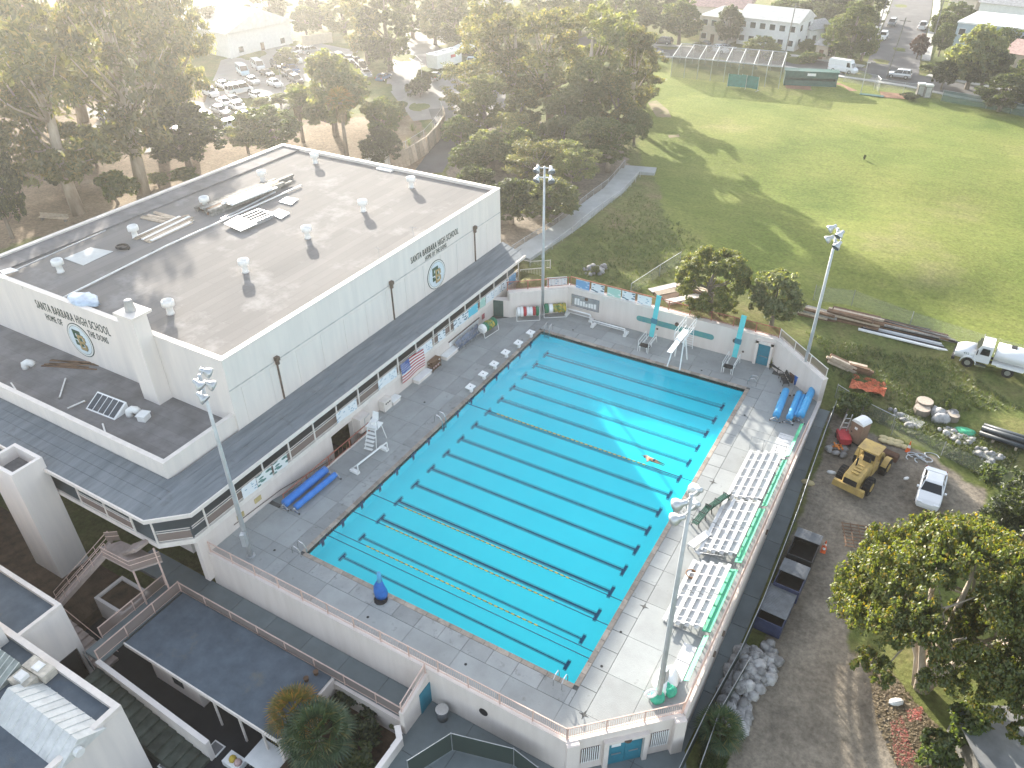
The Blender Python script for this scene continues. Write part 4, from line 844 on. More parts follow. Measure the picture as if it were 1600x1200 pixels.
for lab, q, s_ in (('long pale box unit on the near roof beside the roof lantern', (66,1052), (2.0,.9,.75)), ('squat pale box unit with a small box on top on the near roof', (40,1068), (1.5,1.0,.6))):
    u = thing('roof_air_unit', lab, 'air unit', at(*q, RZ+.02), .05); g = G(); g.bx(-s_[0]/2,s_[0]/2,-s_[1]/2,s_[1]/2,.08,s_[2]); g.obj('casing', mat('aged_casing', (.55,.50,.42), .7, var=.2, scale=2), u)
    g = G(); g.bx(-s_[0]/2+.1,s_[0]/2-.1,-s_[1]/2+.1,s_[1]/2-.1,0,.08); g.obj('plinth', M['black'], u)
    g = G(); g.bx(-.3,.35,-.3,.3,s_[2]+.002,s_[2]+(.32 if s_[0] < 1.8 else .05)); g.obj('lid', M['vent'], u)
sb = thing('ribbed_cover', 'greenish ribbed metal cover at the edge of the near roof', 'roof vent', (at(8,1062,RZ).x-1.5,at(8,1062,RZ).y,RZ+.02)); g = G(); g.add([(-2,-1,0),(2,-1,0),(2,1,0),(-2,1,0),(-2,1,.9),(2,1,.9)], [(0,3,2,1),(0,1,5,4),(2,3,4,5),(1,2,5),(3,0,4)]); g.obj('housing', mat('greenish_metal', (.33,.36,.33), .6, var=.15), sb)
for k in range(9):
    g = G(); g.beam((-2+k*.5,-1,.03),(-2+k*.5,1,.93),.05,.05); g.obj('rib', M['ribbed'], sb)
# ------------------------------------------------------------ light poles
M['polepaint'] = mat('pale_pole_steel', (.50,.52,.53), .5, metal=.3, var=.08); M['lampshell'] = mat('lamp_shell', (.52,.54,.55), .35, metal=.5, var=.06); M['lens'] = mat('lamp_lens', (.10,.12,.14), .1, var=.1, spec=.6)
def light_pole(label, x, y, h, face, box=0, z0=0):
    t = thing('light_pole', label, 'light pole', (x,y,z0), face, 'tall floodlight poles around the pool')
    g = G(); g.smooth = True; g.tube([(0,0,0),(0,0,h*.5),(0,0,h)], [.19,.15,.10], 10); g.obj('pole', M['polepaint'], t)
    g = G(); g.lathe((0,0,0), [(.34,0),(.34,.06),(.22,.10),(.001,.1)], 10); g.obj('base_plate', M['metal'], t)
    for zz in (h-.15, h-1.15):
        g = G(); g.beam((-.75,0,zz),(.75,0,zz),.09,.09); a = g.obj('cross_arm', M['polepaint'], t)
        for s_ in (-1,1):
            g = G(); g.smooth = True; secs = []; ax = Vector((s_*.25,.75,-.62)).normalized(); c = Vector((s_*.72,.12,zz-.1)); u = ax.cross(Vector((0,0,1))).normalized(); v = ax.cross(u)
            for r, d in ((.07,-.42),(.14,-.38),(.16,-.12),(.24,0),(.34,.16),(.37,.34)):
                secs.append([c+ax*d+u*r*math.cos(q)+v*r*math.sin(q) for q in [2*PI*k/14 for k in range(14)]])
            g.loft(secs); f = g.obj('floodlight', M['lampshell'], t)
            g = G(); g.loft([[c+ax*d+u*.345*math.cos(q)+v*.345*math.sin(q) for q in [2*PI*k/14 for k in range(14)]] for d in (.335,.355)]); g.obj('lens', M['lens'], f)
    if box:
        g = G(); g.bx(.15,.55,-.18,.18,1.5,2.7); g.obj('control_box', M['lampshell'], t)
    return t
light_pole('tall floodlight pole on the deck near the covered gallery corner', -3.35,-2.3,16.6, math.radians(-60), 1)
light_pole('tall floodlight pole between the two rolled lane rope racks', -1.65,41.1,17.2, math.radians(-160))
light_pole('tall floodlight pole beside the teal lane reels, tilting over the field', 27.3,41.0,16.6, math.radians(130))
light_pole('tall floodlight pole next to the white lifebuoy, in front of the bleachers', 27.85,1.75,17.3, math.radians(75), 1)
# ------------------------------------------------------------ starting blocks, goals, chairs
blk = None
for k, q in enumerate([(735,604),(755,584),(772,568),(790,550),(810,535),(829,519)]):
    lab = ['white starting block, first from the gallery steps', 'white starting block, second from the shallow end', 'white starting block, third of the six in the row', 'white starting block, fourth of the six in the row', 'white starting block, second from the far pool corner', 'white starting block nearest the far pool corner'][k]
    p = at(*q, .6); loc = (p.x, p.y, 0)
    if blk is None:
        blk = thing('starting_block', lab, 'starting block', loc, 0, 'white starting blocks in a row')
        g = G(); g.hexa([(-.36,-.42,.56),(.36,-.42,.50),(.36,.42,.50),(-.36,.42,.56),(-.36,-.42,.66),(.36,-.42,.58),(.36,.42,.58),(-.36,.42,.66)]); g.obj('platform', M['white'], blk)
        g = G(); g.bx(-.02,.22,-.13,.13,.012,.52); g.obj('pedestal', M['white'], blk); g = G(); g.bx(-.1,.3,-.22,.22,0,.012); g.obj('base_plate', M['metal'], blk)
        g = G(); g.bx(-.05,.05,-.05,.05,.62,.645); g.obj('number_plate', M['black'], blk)
    else: dup(blk, loc, 0, lab)
def goal(label, a, b, dp, side):
    a = Vector(a); b = Vector(b); d = (b-a); n = d.length; rz = math.atan2(d.y, d.x)
    t = thing('water_polo_goal', label, 'goal', (a.x,a.y,0), rz, 'white water polo goals on the deck'); s_ = side
    def tb(pts, nm, r=.06): g = G(); g.smooth = True; g.tube(pts, r, 7); return g.obj(nm, M['white'], t)
    for x in (0, n):
        g = G(); g.bx(x-.17,x+.17,min(0,s_*dp),max(0,s_*dp),.0,.22); g.obj('float', M['white'], t)
        tb([(x,0,.2),(x,0,1.0)], 'post'); tb([(x,0,1.0),(x,s_*dp*.9,.22)], 'stay', .035)
    tb([(0,0,1.0),(n,0,1.0)], 'crossbar', .07); tb([(0,s_*dp*.9,.2),(n,s_*dp*.9,.2)], 'rear_bar', .05)
    g = G()
    for k in range(1,12): g.tube([(n*k/12,0,1.0),(n*k/12,s_*dp*.9,.22)], .012, 3)
    for k in range(1,5): g.tube([(0,s_*dp*.9*k/5,1-.78*k/5),(n,s_*dp*.9*k/5,1-.78*k/5)], .012, 3)
    o = g.obj('net', M['metal'], t); o['kind'] = 'stuff'
goal('white water polo goal on the gallery side deck by the lifeguard chair', at(565,735,0)+Vector((.1,-.5,0)), at(606,705,0), .9, 1)
goal('white water polo goal with two floats nearest the left diving board', (4.6,41.0,0), (8.5,41.0,0), 1.0, 1)
goal('white water polo goal under the glass notice board', (.9,42.0,0), (3.9,42.0,0), .7, 1)
lg = thing('lifeguard_chair', 'white lifeguard chair with steps beside the sunken ramp', 'lifeguard chair', at(580,700,0), math.radians(8))
for x in (-.5,.5):
    for y in (-.05,1.6):
        g = G(); g.tube([(x*1.15,y*1.1,0),(x*.8,y*.55+.5,1.9)], .04, 5); g.obj('leg', M['white'], lg)
for k in range(6):
    g = G(); g.bx(-.42,.42,-.55+k*.19,-.3+k*.19,.2+k*.30,.25+k*.30); g.obj('step', M['white'], lg)
g = G(); g.bx(-.6,.6,.45,1.5,1.9,1.98); g.obj('platform', M['white'], lg)
g = G(); g.hexa([(-.3,.7,2.35),(.3,.7,2.35),(.3,1.25,2.35),(-.3,1.25,2.35),(-.3,.7,2.42),(.3,.7,2.42),(.3,1.25,2.42),(-.3,1.25,2.42)]); g.bx(-.25,.25,.8,1.2,1.98,2.35); g.obj('seat', M['white'], lg)
g = G(); g.hexa([(-.3,1.2,2.42),(.3,1.2,2.42),(.3,1.28,2.42),(-.3,1.28,2.42),(-.28,1.4,3.05),(.28,1.4,3.05),(.28,1.46,3.05),(-.28,1.46,3.05)]); g.obj('backrest', M['white'], lg)
for x in (-.62,.62):
    g = G(); g.tube([(x,.45,1.98),(x,.5,2.75),(x,1.3,2.75)], .03, 5); g.obj('arm_rail', M['metal'], lg)
# ------------------------------------------------------------ rolled pool covers on reels
def reel(label, a, b, r, z, m, group, feet=True):
    a = Vector((a[0],a[1],0)); b = Vector((b[0],b[1],0)); d = b-a; n = d.length
    t = thing('cover_reel', label, 'cover reel', a, math.atan2(d.y, d.x), group)
    g = G(); g.smooth = True; secs = []
    for i in range(13):
        x = .25+(n-.5)*i/12; rr = r*(1+.035*math.sin(i*2.1)+random.uniform(-.02,.02))
        secs.append([(x, rr*math.cos(q), z+rr*math.sin(q)) for q in [2*PI*k/14 for k in range(14)]])
    g.loft(secs); g.obj('rolled_cover', m, t)
    g = G(); g.tube([(0,0,z),(n,0,z)], .05, 6); g.obj('axle', M['steel'], t)
    for x in (.12, n-.12):
        g = G(); g.tube([(x,-.45,.12),(x,0,z),(x,.45,.12)], .035, 5); g.beam((x,-.5,.08),(x,.5,.08),.06,.06); f = g.obj('stand', M['steel'], t)
        for y in (-.45,.45):
            q = G(); q.tube([(x-.04,y,.075),(x+.04,y,.075)], .075, 8); q.obj('wheel', M['black'], f)
M['bluecover'] = mat('blue_pool_cover', (.035,.21,.62), .4, c2=(.025,.16,.50), scale=2.5, spec=.4); M['sky_cover'] = mat('light_blue_cover', (.05,.36,.66), .4, c2=(.04,.29,.58), scale=2.5, spec=.4)
reel('long royal blue rolled cover nearest the gallery wall', at(441,790,.5), at(512,731,.5), .36, .5, M['bluecover'], 'blue pool covers on reels')
reel('long royal blue rolled cover on the pool side of its twin by the ramp', at(458,795,.5), at(527,738,.5), .27, .45, M['bluecover'], 'blue pool covers on reels')
for lab, a, b, r, z in (('light blue rolled cover nearest the pool, of the reels at the field corner', (1212,652),(1229,608),.34,.6), ('light blue rolled cover, second from the pool at the field corner', (1232,656),(1250,612),.30,.55),
    ('thin light blue rolled cover, third from the pool at the field corner', (1242,652),(1257,616),.20,.5), ('light blue rolled cover against the railing at the field corner', (1250,652),(1270,607),.34,.75)):
    reel(lab, at(*a,z), at(*b,z), r, z, M['sky_cover'], 'light blue covers at the field corner')
# lane rope racks
def rope_rack(label, x, y, rz, wd, cols):
    t = thing('lane_rope_rack', label, 'lane rope reel', (x,y,0), rz, 'lane rope reels by the wall')
    for s_ in (-1,1):
        g = G(); g.tube([(s_*wd/2,-.55,.05),(s_*wd/2,-.35,1.0),(s_*wd/2,.3,1.2),(s_*wd/2,.55,.05)], .035, 5); g.obj('frame', M['white'], t)
    for y_ in (-.55,.55):
        g = G(); g.tube([(-wd/2,y_,.05),(wd/2,y_,.05)], .035, 5); g.obj('foot_bar', M['white'], t)
    n = len(cols); wseg = (wd-.12)/n
    for k, m in enumerate(cols):
        x0 = -wd/2+.06+k*wseg; g = G(); g.smooth = True; rr = .56*random.uniform(.9,1.06)
        g.loft([[(xx, r_*math.cos(q), .95+r_*math.sin(q)) for q in [2*PI*j/16 for j in range(16)]] for xx, r_ in ((x0,rr*.8),(x0+wseg*.2,rr),(x0+wseg*.8,rr),(x0+wseg,rr*.8))]); g.obj('rope_coil', m, t)
    g = G(); g.tube([(-wd/2,0,.95),(wd/2,0,.95)], .04, 5); g.obj('axle', M['steel'], t)
RED = mat('red_floats', (.42,.04,.05), .5); GRN = mat('green_floats', (.02,.17,.09), .5); YEL = mat('yellow_floats', (.55,.40,.06), .5)
camo = mat('green_yellow_floats', (.50,.36,.05), .5, c2=(.015,.15,.07), scale=2.6, detail=1)
p = at(824,500,0); rope_rack('reel of white, red and green lane ropes left of the pole', p.x-.1, p.y+.3, math.radians(35), 2.6, [M['white'],M['white'],RED,M['white'],M['white'],RED,GRN])
p = at(866,495,0); rope_rack('reel of green and yellow lane ropes right of the pole', p.x-.1, p.y+.35, math.radians(35), 2.6, [GRN,M['white'],camo,camo,camo])
p = at(770,522,0); rope_rack('tilted reel of green and yellow lane ropes by the gallery wall', p.x-.6, p.y, math.radians(82), 2.4, [M['white'],GRN,camo,camo,GRN])
# ------------------------------------------------------------ diving boards
M['aqua'] = mat('turquoise_board', (.13,.60,.62), .55, c2=(.10,.52,.55), scale=2)
def low_board(label, x, y, tipdir):
    t = thing('raised_diving_board', label, 'diving board', (x,y,0), 0, 'turquoise springboards tipped upright')
    for s_ in (-.38,.38):
        for y0 in (-2.0,-.6): 
            g = G(); g.tube([(s_,y0,0),(s_,y0,.62)], .035, 5); g.obj('leg', M['white'], t)
        g = G(); g.tube([(s_,-2.2,.6),(s_,.5,.6)], .04, 5); g.tube([(s_*1.5,-2.1,.0),(s_*1.5,-2.1,1.25),(s_*1.5,.0,1.35),(s_*1.5,.5,.0)], .03, 5); g.tube([(s_*1.5,-2.1,.75),(s_*1.5,.2,.8)], .025, 5); g.obj('side_rail', M['white'], t)
    g = G(); g.bx(-.45,.45,-2.0,-1.5,.58,.72); g.tube([(-.5,-1.4,.5),(.5,-1.4,.5)], .17, 8); g.obj('fulcrum', M['black'], t)
    a = Vector((0,.1,.75)); b = a+Vector(tipdir); d = (b-a).normalized(); sx = Vector((1,0,0)); sx = (sx-d*sx.dot(d)).normalized()*.26; up = sx.cross(d).normalized()*.03
    g = G(); g.hexa([a-sx-up,a+sx-up,b+sx-up,b-sx-up,a-sx+up,a+sx+up,b+sx+up,b-sx+up]); bd = g.obj('board', M['aqua'], t)
    for f0, f1 in ((.33,.45),):
        g = G(); c0_, c1_ = a.lerp(b,f0), a.lerp(b,f1); g.hexa([c0_-sx*1.3-up*1.7,c0_+sx*1.3-up*1.7,c1_+sx*1.3-up*1.7,c1_-sx*1.3-up*1.7,c0_-sx*1.3+up*1.7,c0_+sx*1.3+up*1.7,c1_+sx*1.3+up*1.7,c1_-sx*1.3+up*1.7]); g.obj('clamp', M['bluedoor'], bd)
def upright(base_px, tip_px, zb, x, y):                  # find the lean that shows as in the photograph for a 4.9 m board
    a = Vector((x,y+.1,.75)); best = None
    for z in np.arange(2.5,5.7,.05):
        p = at(*tip_px, z); L0 = (p-a).length
        if best is None or abs(L0-4.9) < best[0]: best = (abs(L0-4.9), p)
    return best[1]-a
for lab, bpx, tpx in (('upright turquoise springboard on the left, against the mural wall', (1000,545),(1030,462)), ('upright turquoise springboard on the right, near the teal wall door', (1130,578),(1163,493))):
    p = at(*bpx,0); x, y = p.x+.5, p.y+1.6; low_board(lab, x, y, upright(bpx, tpx, .75, x, y))
hb = thing('high_diving_board', 'white three metre diving board with ladder between the two turquoise boards', 'diving board', (15.35,40.4,0))
for s_ in (-.42,.42):
    g = G(); g.tube([(s_*1.6,-2.6,0),(s_,-1.6,2.7)], .07, 6); g.tube([(s_*1.6,-.4,0),(s_,-1.0,2.7)], .07, 6); g.obj('leg', M['white'], hb)
    g = G(); g.tube([(s_,1.9,0),(s_,1.4,3.0)], .04, 5); g.obj('ladder_side', M['white'], hb)
    g = G()
    for z in (3.5,4.0): g.tube([(s_*1.25,1.5,z),(s_*1.25,-1.9,z)], .03, 5)
    for y in (1.5,.4,-.8,-1.9): g.tube([(s_*1.25,y,2.95),(s_*1.25,y,4.0)], .03, 5)
    g.obj('guard_rail', M['white'], hb)
    g = G(); g.beam((s_,1.5,2.85),(s_,-2.0,2.85),.08,.12); g.obj('beam', M['white'], hb)
for k in range(9):
    g = G(); g.tube([(-.42,1.86-.05*k,.3+k*.3),(.42,1.86-.05*k,.3+k*.3)], .03, 5); g.obj('rung', M['white'], hb)
g = G(); g.hexa([(-.26,-4.6,2.96),(.26,-4.6,2.96),(.26,.3,3.0),(-.26,.3,3.0),(-.26,-4.6,3.01),(.26,-4.6,3.01),(.26,.3,3.06),(-.26,.3,3.06)]); g.obj('board', mat('white_board_top', (.74,.78,.78), .6, var=.05), hb)
# ------------------------------------------------------------ pool steps, lift and grab rails
def grab(label, x, y, rz):
    t = thing('pool_ladder', label, 'pool ladder', (x,y,0), rz, 'grab rail ladders at the pool edge')
    for s_ in (-.3,.3):
        g = G(); g.tube([(-.75,s_,.0),(-.72,s_,.62),(-.5,s_,.86),(-.1,s_,.80),(.12,s_,.4),(.14,s_,-.9)], .035, 6); g.obj('grab_rail', M['steel'], t)
    for z in (-.35,-.65):
        g = G(); g.bx(.06,.2,-.3,.3,z,z+.04); g.obj('rung', M['steel'], t)
for lab, q, rz in (('grab rails at the pool corner nearest the blue reels', (478,868), 0), ('grab rails on the gallery side of the pool near the starting blocks', (676,654), 0), ('grab rails at the corner below the lap lanes, shallow end', (876,1066), PI/2), ('grab rails on the bleacher side by the green benches', (1058,797), PI), ('grab rails at the pool corner nearest the right diving board', (1168,598), PI), ('grab rails at the far pool corner by the goals', (862,512), -PI/2)):
    p = at(*q,0); x = 0 if rz == 0 else (W_ if rz == PI else p.x); y = p.y if abs(rz) in (0,PI) else (0 if rz > 0 else L_)
    grab(lab, x-.05 if rz == 0 else x, y, rz)
lf = thing('pool_lift', 'blue covered pool lift with its raised arm at the pool edge', 'pool lift', at(596,932,0)); g = G(); g.smooth = True
M['liftblue'] = mat('blue_lift_cover', (.03,.16,.50), .5, c2=(.02,.11,.38), scale=3)
g.loft([[(cx+rx*math.cos(q), cy+ry*math.sin(q), z) for q in [2*PI*k/12 for k in range(12)]] for cx,cy,rx,ry,z in ((0,0,.48,.42,.10),(0,0,.55,.45,.5),(-.05,0,.46,.34,1.0),(0,.02,.3,.22,1.45),(.03,.05,.16,.14,1.6))]); g.obj('cover', M['liftblue'], lf)
g = G(); g.smooth = True; g.tube([(.0,.05,1.5),(-.02,.1,2.4)], [.2,.13], 8); g.obj('raised_arm', mat('light_lift_sleeve', (.08,.33,.55), .5), lf)
g = G(); g.lathe((.15,-.25,0), [(.001,0),(.5,0),(.5,.1),(.001,.12)], 12); g.obj('base', M['black'], lf)
# ------------------------------------------------------------ lane ropes floating on the water
def rope(label, y, beads, x1=W_):
    t = thing('lane_rope', label, 'lane rope', (0,y,-.09), 0, 'lane ropes stretched across the pool')
    g = G(); g.tube([(0,0,0),(x1,0,0)], .035, 5); g.obj('cable', M['line'], t)
    n = 0
    if beads:
        for k, x in enumerate(np.arange(3.6, x1-4.2, .46)):
            q = G(); q.tube([(x,0,.015),(x+.27,0,.015)], .06, 6); q.obj('float', YEL, t)
ymid = mat('x', (1,1,1)) if False else None
rope('plain dark lane rope closest to the shallow end rail', 2.28, 0); rope('yellow beaded lane rope, nearest the pool lift', 2.9, 1); rope('yellow beaded lane rope, second from the shallow end', 5.35, 1); rope('yellow beaded lane rope, third from the shallow end', 7.75, 1); rope('yellow beaded lane rope in the middle of the pool by the swimmer', 22.35, 1)
# ------------------------------------------------------------ swimmer
def body_mesh(verts, edges, radii, name, m, root=0, sub=2):
    me = bpy.data.meshes.new(name); me.from_pydata(verts, edges, []); o = bpy.data.objects.new(name, me); col.objects.link(o)
    sk_ = o.modifiers.new('skin', 'SKIN'); sv = me.skin_vertices[0].data
    for i, r in enumerate(radii): sv[i].radius = (r, r); sv[i].use_root = (i == root)
    ss = o.modifiers.new('sub', 'SUBSURF'); ss.levels = sub; ss.render_levels = sub
    bpy.context.view_layer.update(); dg = bpy.context.evaluated_depsgraph_get()
    nm = bpy.data.meshes.new_from_object(o.evaluated_get(dg)); bpy.data.objects.remove(o)
    nm.materials.clear(); nm.materials.append(m); nm.polygons.foreach_set('use_smooth', [True]*len(nm.polygons)); return nm
p = at(1021,719,-.08); sw_ = thing('person', 'swimmer doing front crawl in the sunlit patch of the pool', 'person', (p.x,p.y,-.12), 0)
SK = mat('swimmer_skin', (.52,.27,.16), .5, var=.06)  # one even skin tone over the whole body
V = [(0,0,0),(-.28,0,.02),(-.52,0,.04),(-.66,0,.05),(-.80,0,.05), (-.52,.19,.03),(-.78,.30,.0),(-1.05,.26,-.03),(-1.20,.22,-.05), (-.50,-.20,.03),(-.25,-.36,.14),(-.45,-.42,.02),(-.52,-.44,-.04), (.08,.11,0),(.5,.13,-.06),(.92,.12,-.10),(1.08,.12,-.12), (.08,-.11,0),(.5,-.13,.0),(.92,-.14,-.06),(1.08,-.14,-.07)]
Ed = [(0,1),(1,2),(2,3),(3,4),(2,5),(5,6),(6,7),(7,8),(2,9),(9,10),(10,11),(11,12),(0,13),(13,14),(14,15),(15,16),(0,17),(17,18),(18,19),(19,20)]
Rd = [.15,.15,.17,.06,.105,.08,.05,.04,.035,.08,.05,.04,.035,.10,.07,.045,.03,.10,.07,.045,.03]
o = bpy.data.objects.new('body', body_mesh(V, Ed, Rd, 'body', SK)); col.objects.link(o); o.parent = sw_
for s_ in (1,):
    for k in range(5):
        g = G(); g.tube([(-1.2,.19+.017*k,-.05),(-1.27-.02*(2-abs(k-2)),.185+.019*k,-.055)], .010, 4); g.obj('finger', SK, sw_)
g = G(); g.smooth = True; g.lathe((0,0,0), [(.001,-.02),(.10,0),(.11,.06),(.07,.12),(.001,.13)], 10); c = g.obj('swim_cap', mat('swim_cap', (.10,.10,.12), .4), sw_); c.location = (-.84,0,.05)
g = G(); g.smooth = True; g.loft([[(x, r_*math.cos(q), .0+r_*.8*math.sin(q)) for q in [2*PI*k/10 for k in range(10)]] for x, r_ in ((-.12,.165),(.0,.185),(.14,.19))]); g.obj('swim_trunks', mat('swim_trunks', (.03,.04,.08), .6), sw_)
# ------------------------------------------------------------ bleachers and benches by the railing
M['alu'] = mat('white_aluminium', (.60,.60,.59), .4, metal=.15, var=.04)
def bleacher(label, y0, y1, rows=5):
    t = thing('bleacher', label, 'bleachers', (25.85,y0,0), 0, 'white aluminium bleachers by the railing'); n = y1-y0
    for k in range(rows):
        x = .1+k*.62; z = .42+k*.22
        for j in range(2):
            ya, yb = n*j/2+.04, n*(j+1)/2-.04
            g = G(); g.bx(x,x+.28,ya,yb,z,z+.05); g.obj('seat_plank', M['alu'], t)
            if k: g = G(); g.bx(x-.32,x-.04,ya,yb,z-.34,z-.30); g.obj('foot_plank', M['alu'], t)
    for j in range(6):
        y = .25+j*(n-.5)/5; g = G(); g.beam((.1,y,.05),(.1+(rows-1)*.62+.3,y,.05),.06,.06); g.beam((.1,y,.38),(.1+(rows-1)*.62+.25,y,.38+.22*(rows-1)),.05,.07)
        for k in range(rows): g.beam((.24+k*.62,y,.05),(.24+k*.62,y,.42+k*.22),.05,.05)
        g.obj('frame', M['metal'], t)
    for y in (0,n):
        g = G(); g.tube([(3.0,y,1.3),(3.0,y,2.1),(.5,y,1.3),(.5,y,.5)], .025, 5); g.obj('guard_rail', M['metal'], t)
bleacher('long white bleacher behind the dark green benches', 21.4, 28.2); bleacher('white bleacher in the middle of the bleacher row', 14.7, 21.2); bleacher('white bleacher nearest the pole with the lifebuoy', 7.2, 13.6)
def slat_bench(label, x, y, rz, m, group=None, n=4.0, fr=None):
    t = thing('bench', label, 'bench', (x,y,0), rz, group); fr = fr or M['black']
    for k in range(4): g = G(); g.bx(-n/2,n/2,-.25+k*.13,-.15+k*.13,.43,.47); g.obj('seat_slat', m, t)
    for k in range(3): g = G(); g.hexa([(-n/2,.30+k*.03,.55+k*.14),(n/2,.30+k*.03,.55+k*.14),(n/2,.33+k*.03,.55+k*.14),(-n/2,.33+k*.03,.55+k*.14),(-n/2,.32+k*.03,.66+k*.14),(n/2,.32+k*.03,.66+k*.14),(n/2,.35+k*.03,.66+k*.14),(-n/2,.35+k*.03,.66+k*.14)]); g.obj('back_slat', m, t)
    for x_ in (-n/2+.2,0,n/2-.2):
        g = G(); g.tube([(x_,-.28,0),(x_,-.24,.42),(x_,.28,.42),(x_,.42,.95)], .035, 5); g.tube([(x_,.28,.42),(x_,.36,0)], .035, 5); g.tube([(x_,-.26,.42),(x_,-.26,.66),(x_,.32,.66)], .03, 5); g.obj('leg_frame', fr, t)
DG = mat('dark_green_slats', (.018,.085,.06), .5, var=.15); CH = mat('charcoal_slats', (.035,.04,.042), .6)
a, b = at(1120,783,.5), at(1098,802,.5)
slat_bench('dark green slatted bench in front of the bleachers, farther from the pole', at(1121,783,.5).x, at(1121,783,.5).y, math.radians(250), DG, 'dark green benches in front of the bleachers', 2.6); slat_bench('dark green slatted bench in front of the bleachers, nearer the pole', at(1097,803,.5).x, at(1097,803,.5).y, math.radians(262), DG, 'dark green benches in front of the bleachers', 2.6)
slat_bench('charcoal bench against the wall right of the teal door', at(1217,578,.4).x, at(1217,578,.4).y+.2, math.radians(-22), CH, 'charcoal benches at the field corner', 2.2); slat_bench('charcoal bench standing crooked in front of the brown barrel', at(1225,592,.4).x, at(1225,592,.4).y, math.radians(-60), CH, 'charcoal benches at the field corner', 1.8)
def bin_(label, x, y, z, r, h, m, cat='bin', lid=None):
    t = thing('rubbish_bin', label, cat, (x,y,z)); g = G(); g.smooth = True; g.lathe((0,0,0), [(.001,0),(r*.86,0),(r,h),(r*.9,h),(r*.84,.1),(.001,.1)], 14); g.obj('drum', m, t)
    g = G(); g.lathe((0,0,0), [(r*1.0,h-.05),(r*1.06,h-.05),(r*1.06,h+.02),(r*1.0,h+.02)], 14); g.obj('rim', lid or m, t); return t
p = at(1238,596,0); bin_('brown barrel bin by the charcoal benches', p.x, p.y, 0, .42, .95, mat('brown_barrel', (.10,.06,.05), .6)); p = at(1245,600,0); bin_('blue bin beside the brown barrel', p.x, p.y, 0, .38, 1.0, mat('blue_bin', (.03,.13,.42), .5)); p = at(1253,604,0); bin_('small red bin under the light pole at the field corner', p.x, p.y, 0, .25, .9, RED)
p = at(692,1122,LOW); bin_('steel bin with a bag in it on the lower plaza', p.x, p.y, LOW, .42, 1.0, mat('grey_bin', (.12,.13,.14), .5), lid=M['steel'])
for lab, y0, y1, w0 in (('green strip of padding along the railing behind the middle bleacher', 14.2, 20.6, .5), ('green strip of padding along the railing behind the long bleacher', 21.0, 27.4, .4), ('green strip of padding along the railing past the bleachers', 28.0, 33.2, .28), ('green strip of padding along the railing near the lifebuoy', 3.0, 6.9, .3), ('broad green strip of padding behind the bleacher nearest the lifebuoy', 7.2, 13.4, .55)):
    t = thing('railing_pad', lab, 'padding', (29.25,y0,.9)); g = G(); g.hexa([(-w0,0,.12),(0,0,.28),(0,y1-y0,.28),(-w0,y1-y0,.12),(-w0,0,.17),(0,0,.34),(0,y1-y0,.34),(-w0,y1-y0,.17)]); g.obj('pad', M['green'], t)
    for k in range(3):
        q = G(); y = (y1-y0)*(.1+.4*k); q.tube([(-.12,y,-.9),(-.12,y,.24)], .03, 5); q.obj('support', M['metal'], t)
for lab, x, y, sx, sy, k in (('pale ribbed folding mats leaning by the railing past the bleachers', 28.2, 30.6, 1.3, 3.6, 14), ('grey mats laid on the deck beside the bleacher nearest the lifebuoy', 28.3, 5.0, .9, 3.0, 2)):
    t = thing('floor_mat', lab, 'mat', (x,y,0)); 
    for j in range(k): g = G(); g.bx(-sx/2,sx/2,-sy/2+sy*j/k+.02,-sy/2+sy*(j+1)/k-.02,0,.09+.02*(j % 2)); g.obj('mat_section', mat('mat_grey', (.62,.62,.62), .7, var=.06) if j == 0 and k > 5 else (bpy.data.materials.get('mat_grey') or M['metal']), t)
t = thing('folding_screen', 'thin metal frame with a grey mesh panel at the head of the bleachers', 'frame', (28.0,28.7,0)); 
for a, b in (((-2.2,0,0),(-2.2,0,1.5)),((-1.1,0,0),(-1.1,0,1.5)),((0,0,0),(0,0,1.5)),((-2.2,0,1.5),(.8,0,1.5)),((-2.2,0,.3),(0,0,.3))):
    g = G(); g.tube([a,b], .03, 5); g.obj('bar', M['metal'], t)
p = at(1015,1098,0); t = thing('lifebuoy_stand', 'white round lifebuoy standing by the railing corner', 'lifebuoy', (p.x,p.y,0), math.radians(40)); g = G(); g.smooth = True
g.tube([(.34*math.cos(q),0,.95+.34*math.sin(q)) for q in np.linspace(0,2*PI,25)], .085, 8, False); g.obj('ring', M['white'], t); g = G(); g.tube([(0,.12,0),(0,.12,1.2)], .04, 6); g.obj('post', M['metal'], t)
p = at(1042,1088,0); t = thing('lane_line_bag', 'heap of bright green net bags by the lifebuoy', 'bag', (p.x-.3,p.y,0)); 
for k in range(4):
    g = G(); g.smooth = True; cx, cy = random.uniform(-.5,.5), random.uniform(-.6,.6); g.lathe((cx,cy,0), [(.001,0),(.42,.04),(.46,.3),(.25,.55),(.001,.58)], 9); g.v = [(v[0]+random.uniform(-.06,.06), v[1]+random.uniform(-.06,.06), max(0,v[2]+random.uniform(-.04,.04))) for v in g.v]; g.obj('bag', mat('net_green', (.06,.42,.28), .6) if k == 0 else bpy.data.materials['net_green'], t)
p = at(1050,1068,0); t = thing('towel_heap', 'crumpled white covers heaped against the padded railing', 'cover', (p.x-.4,p.y,0)); g = G(); g.smooth = True; g.lathe((0,0,0), [(.001,0),(.8,.03),(.7,.35),(.4,.6),(.001,.62)], 12); g.v = [(v[0]+random.uniform(-.12,.12), v[1]*1.6+random.uniform(-.12,.12), max(0,v[2]+random.uniform(-.1,.1))) for v in g.v]; g.obj('cloth', M['white'], t)
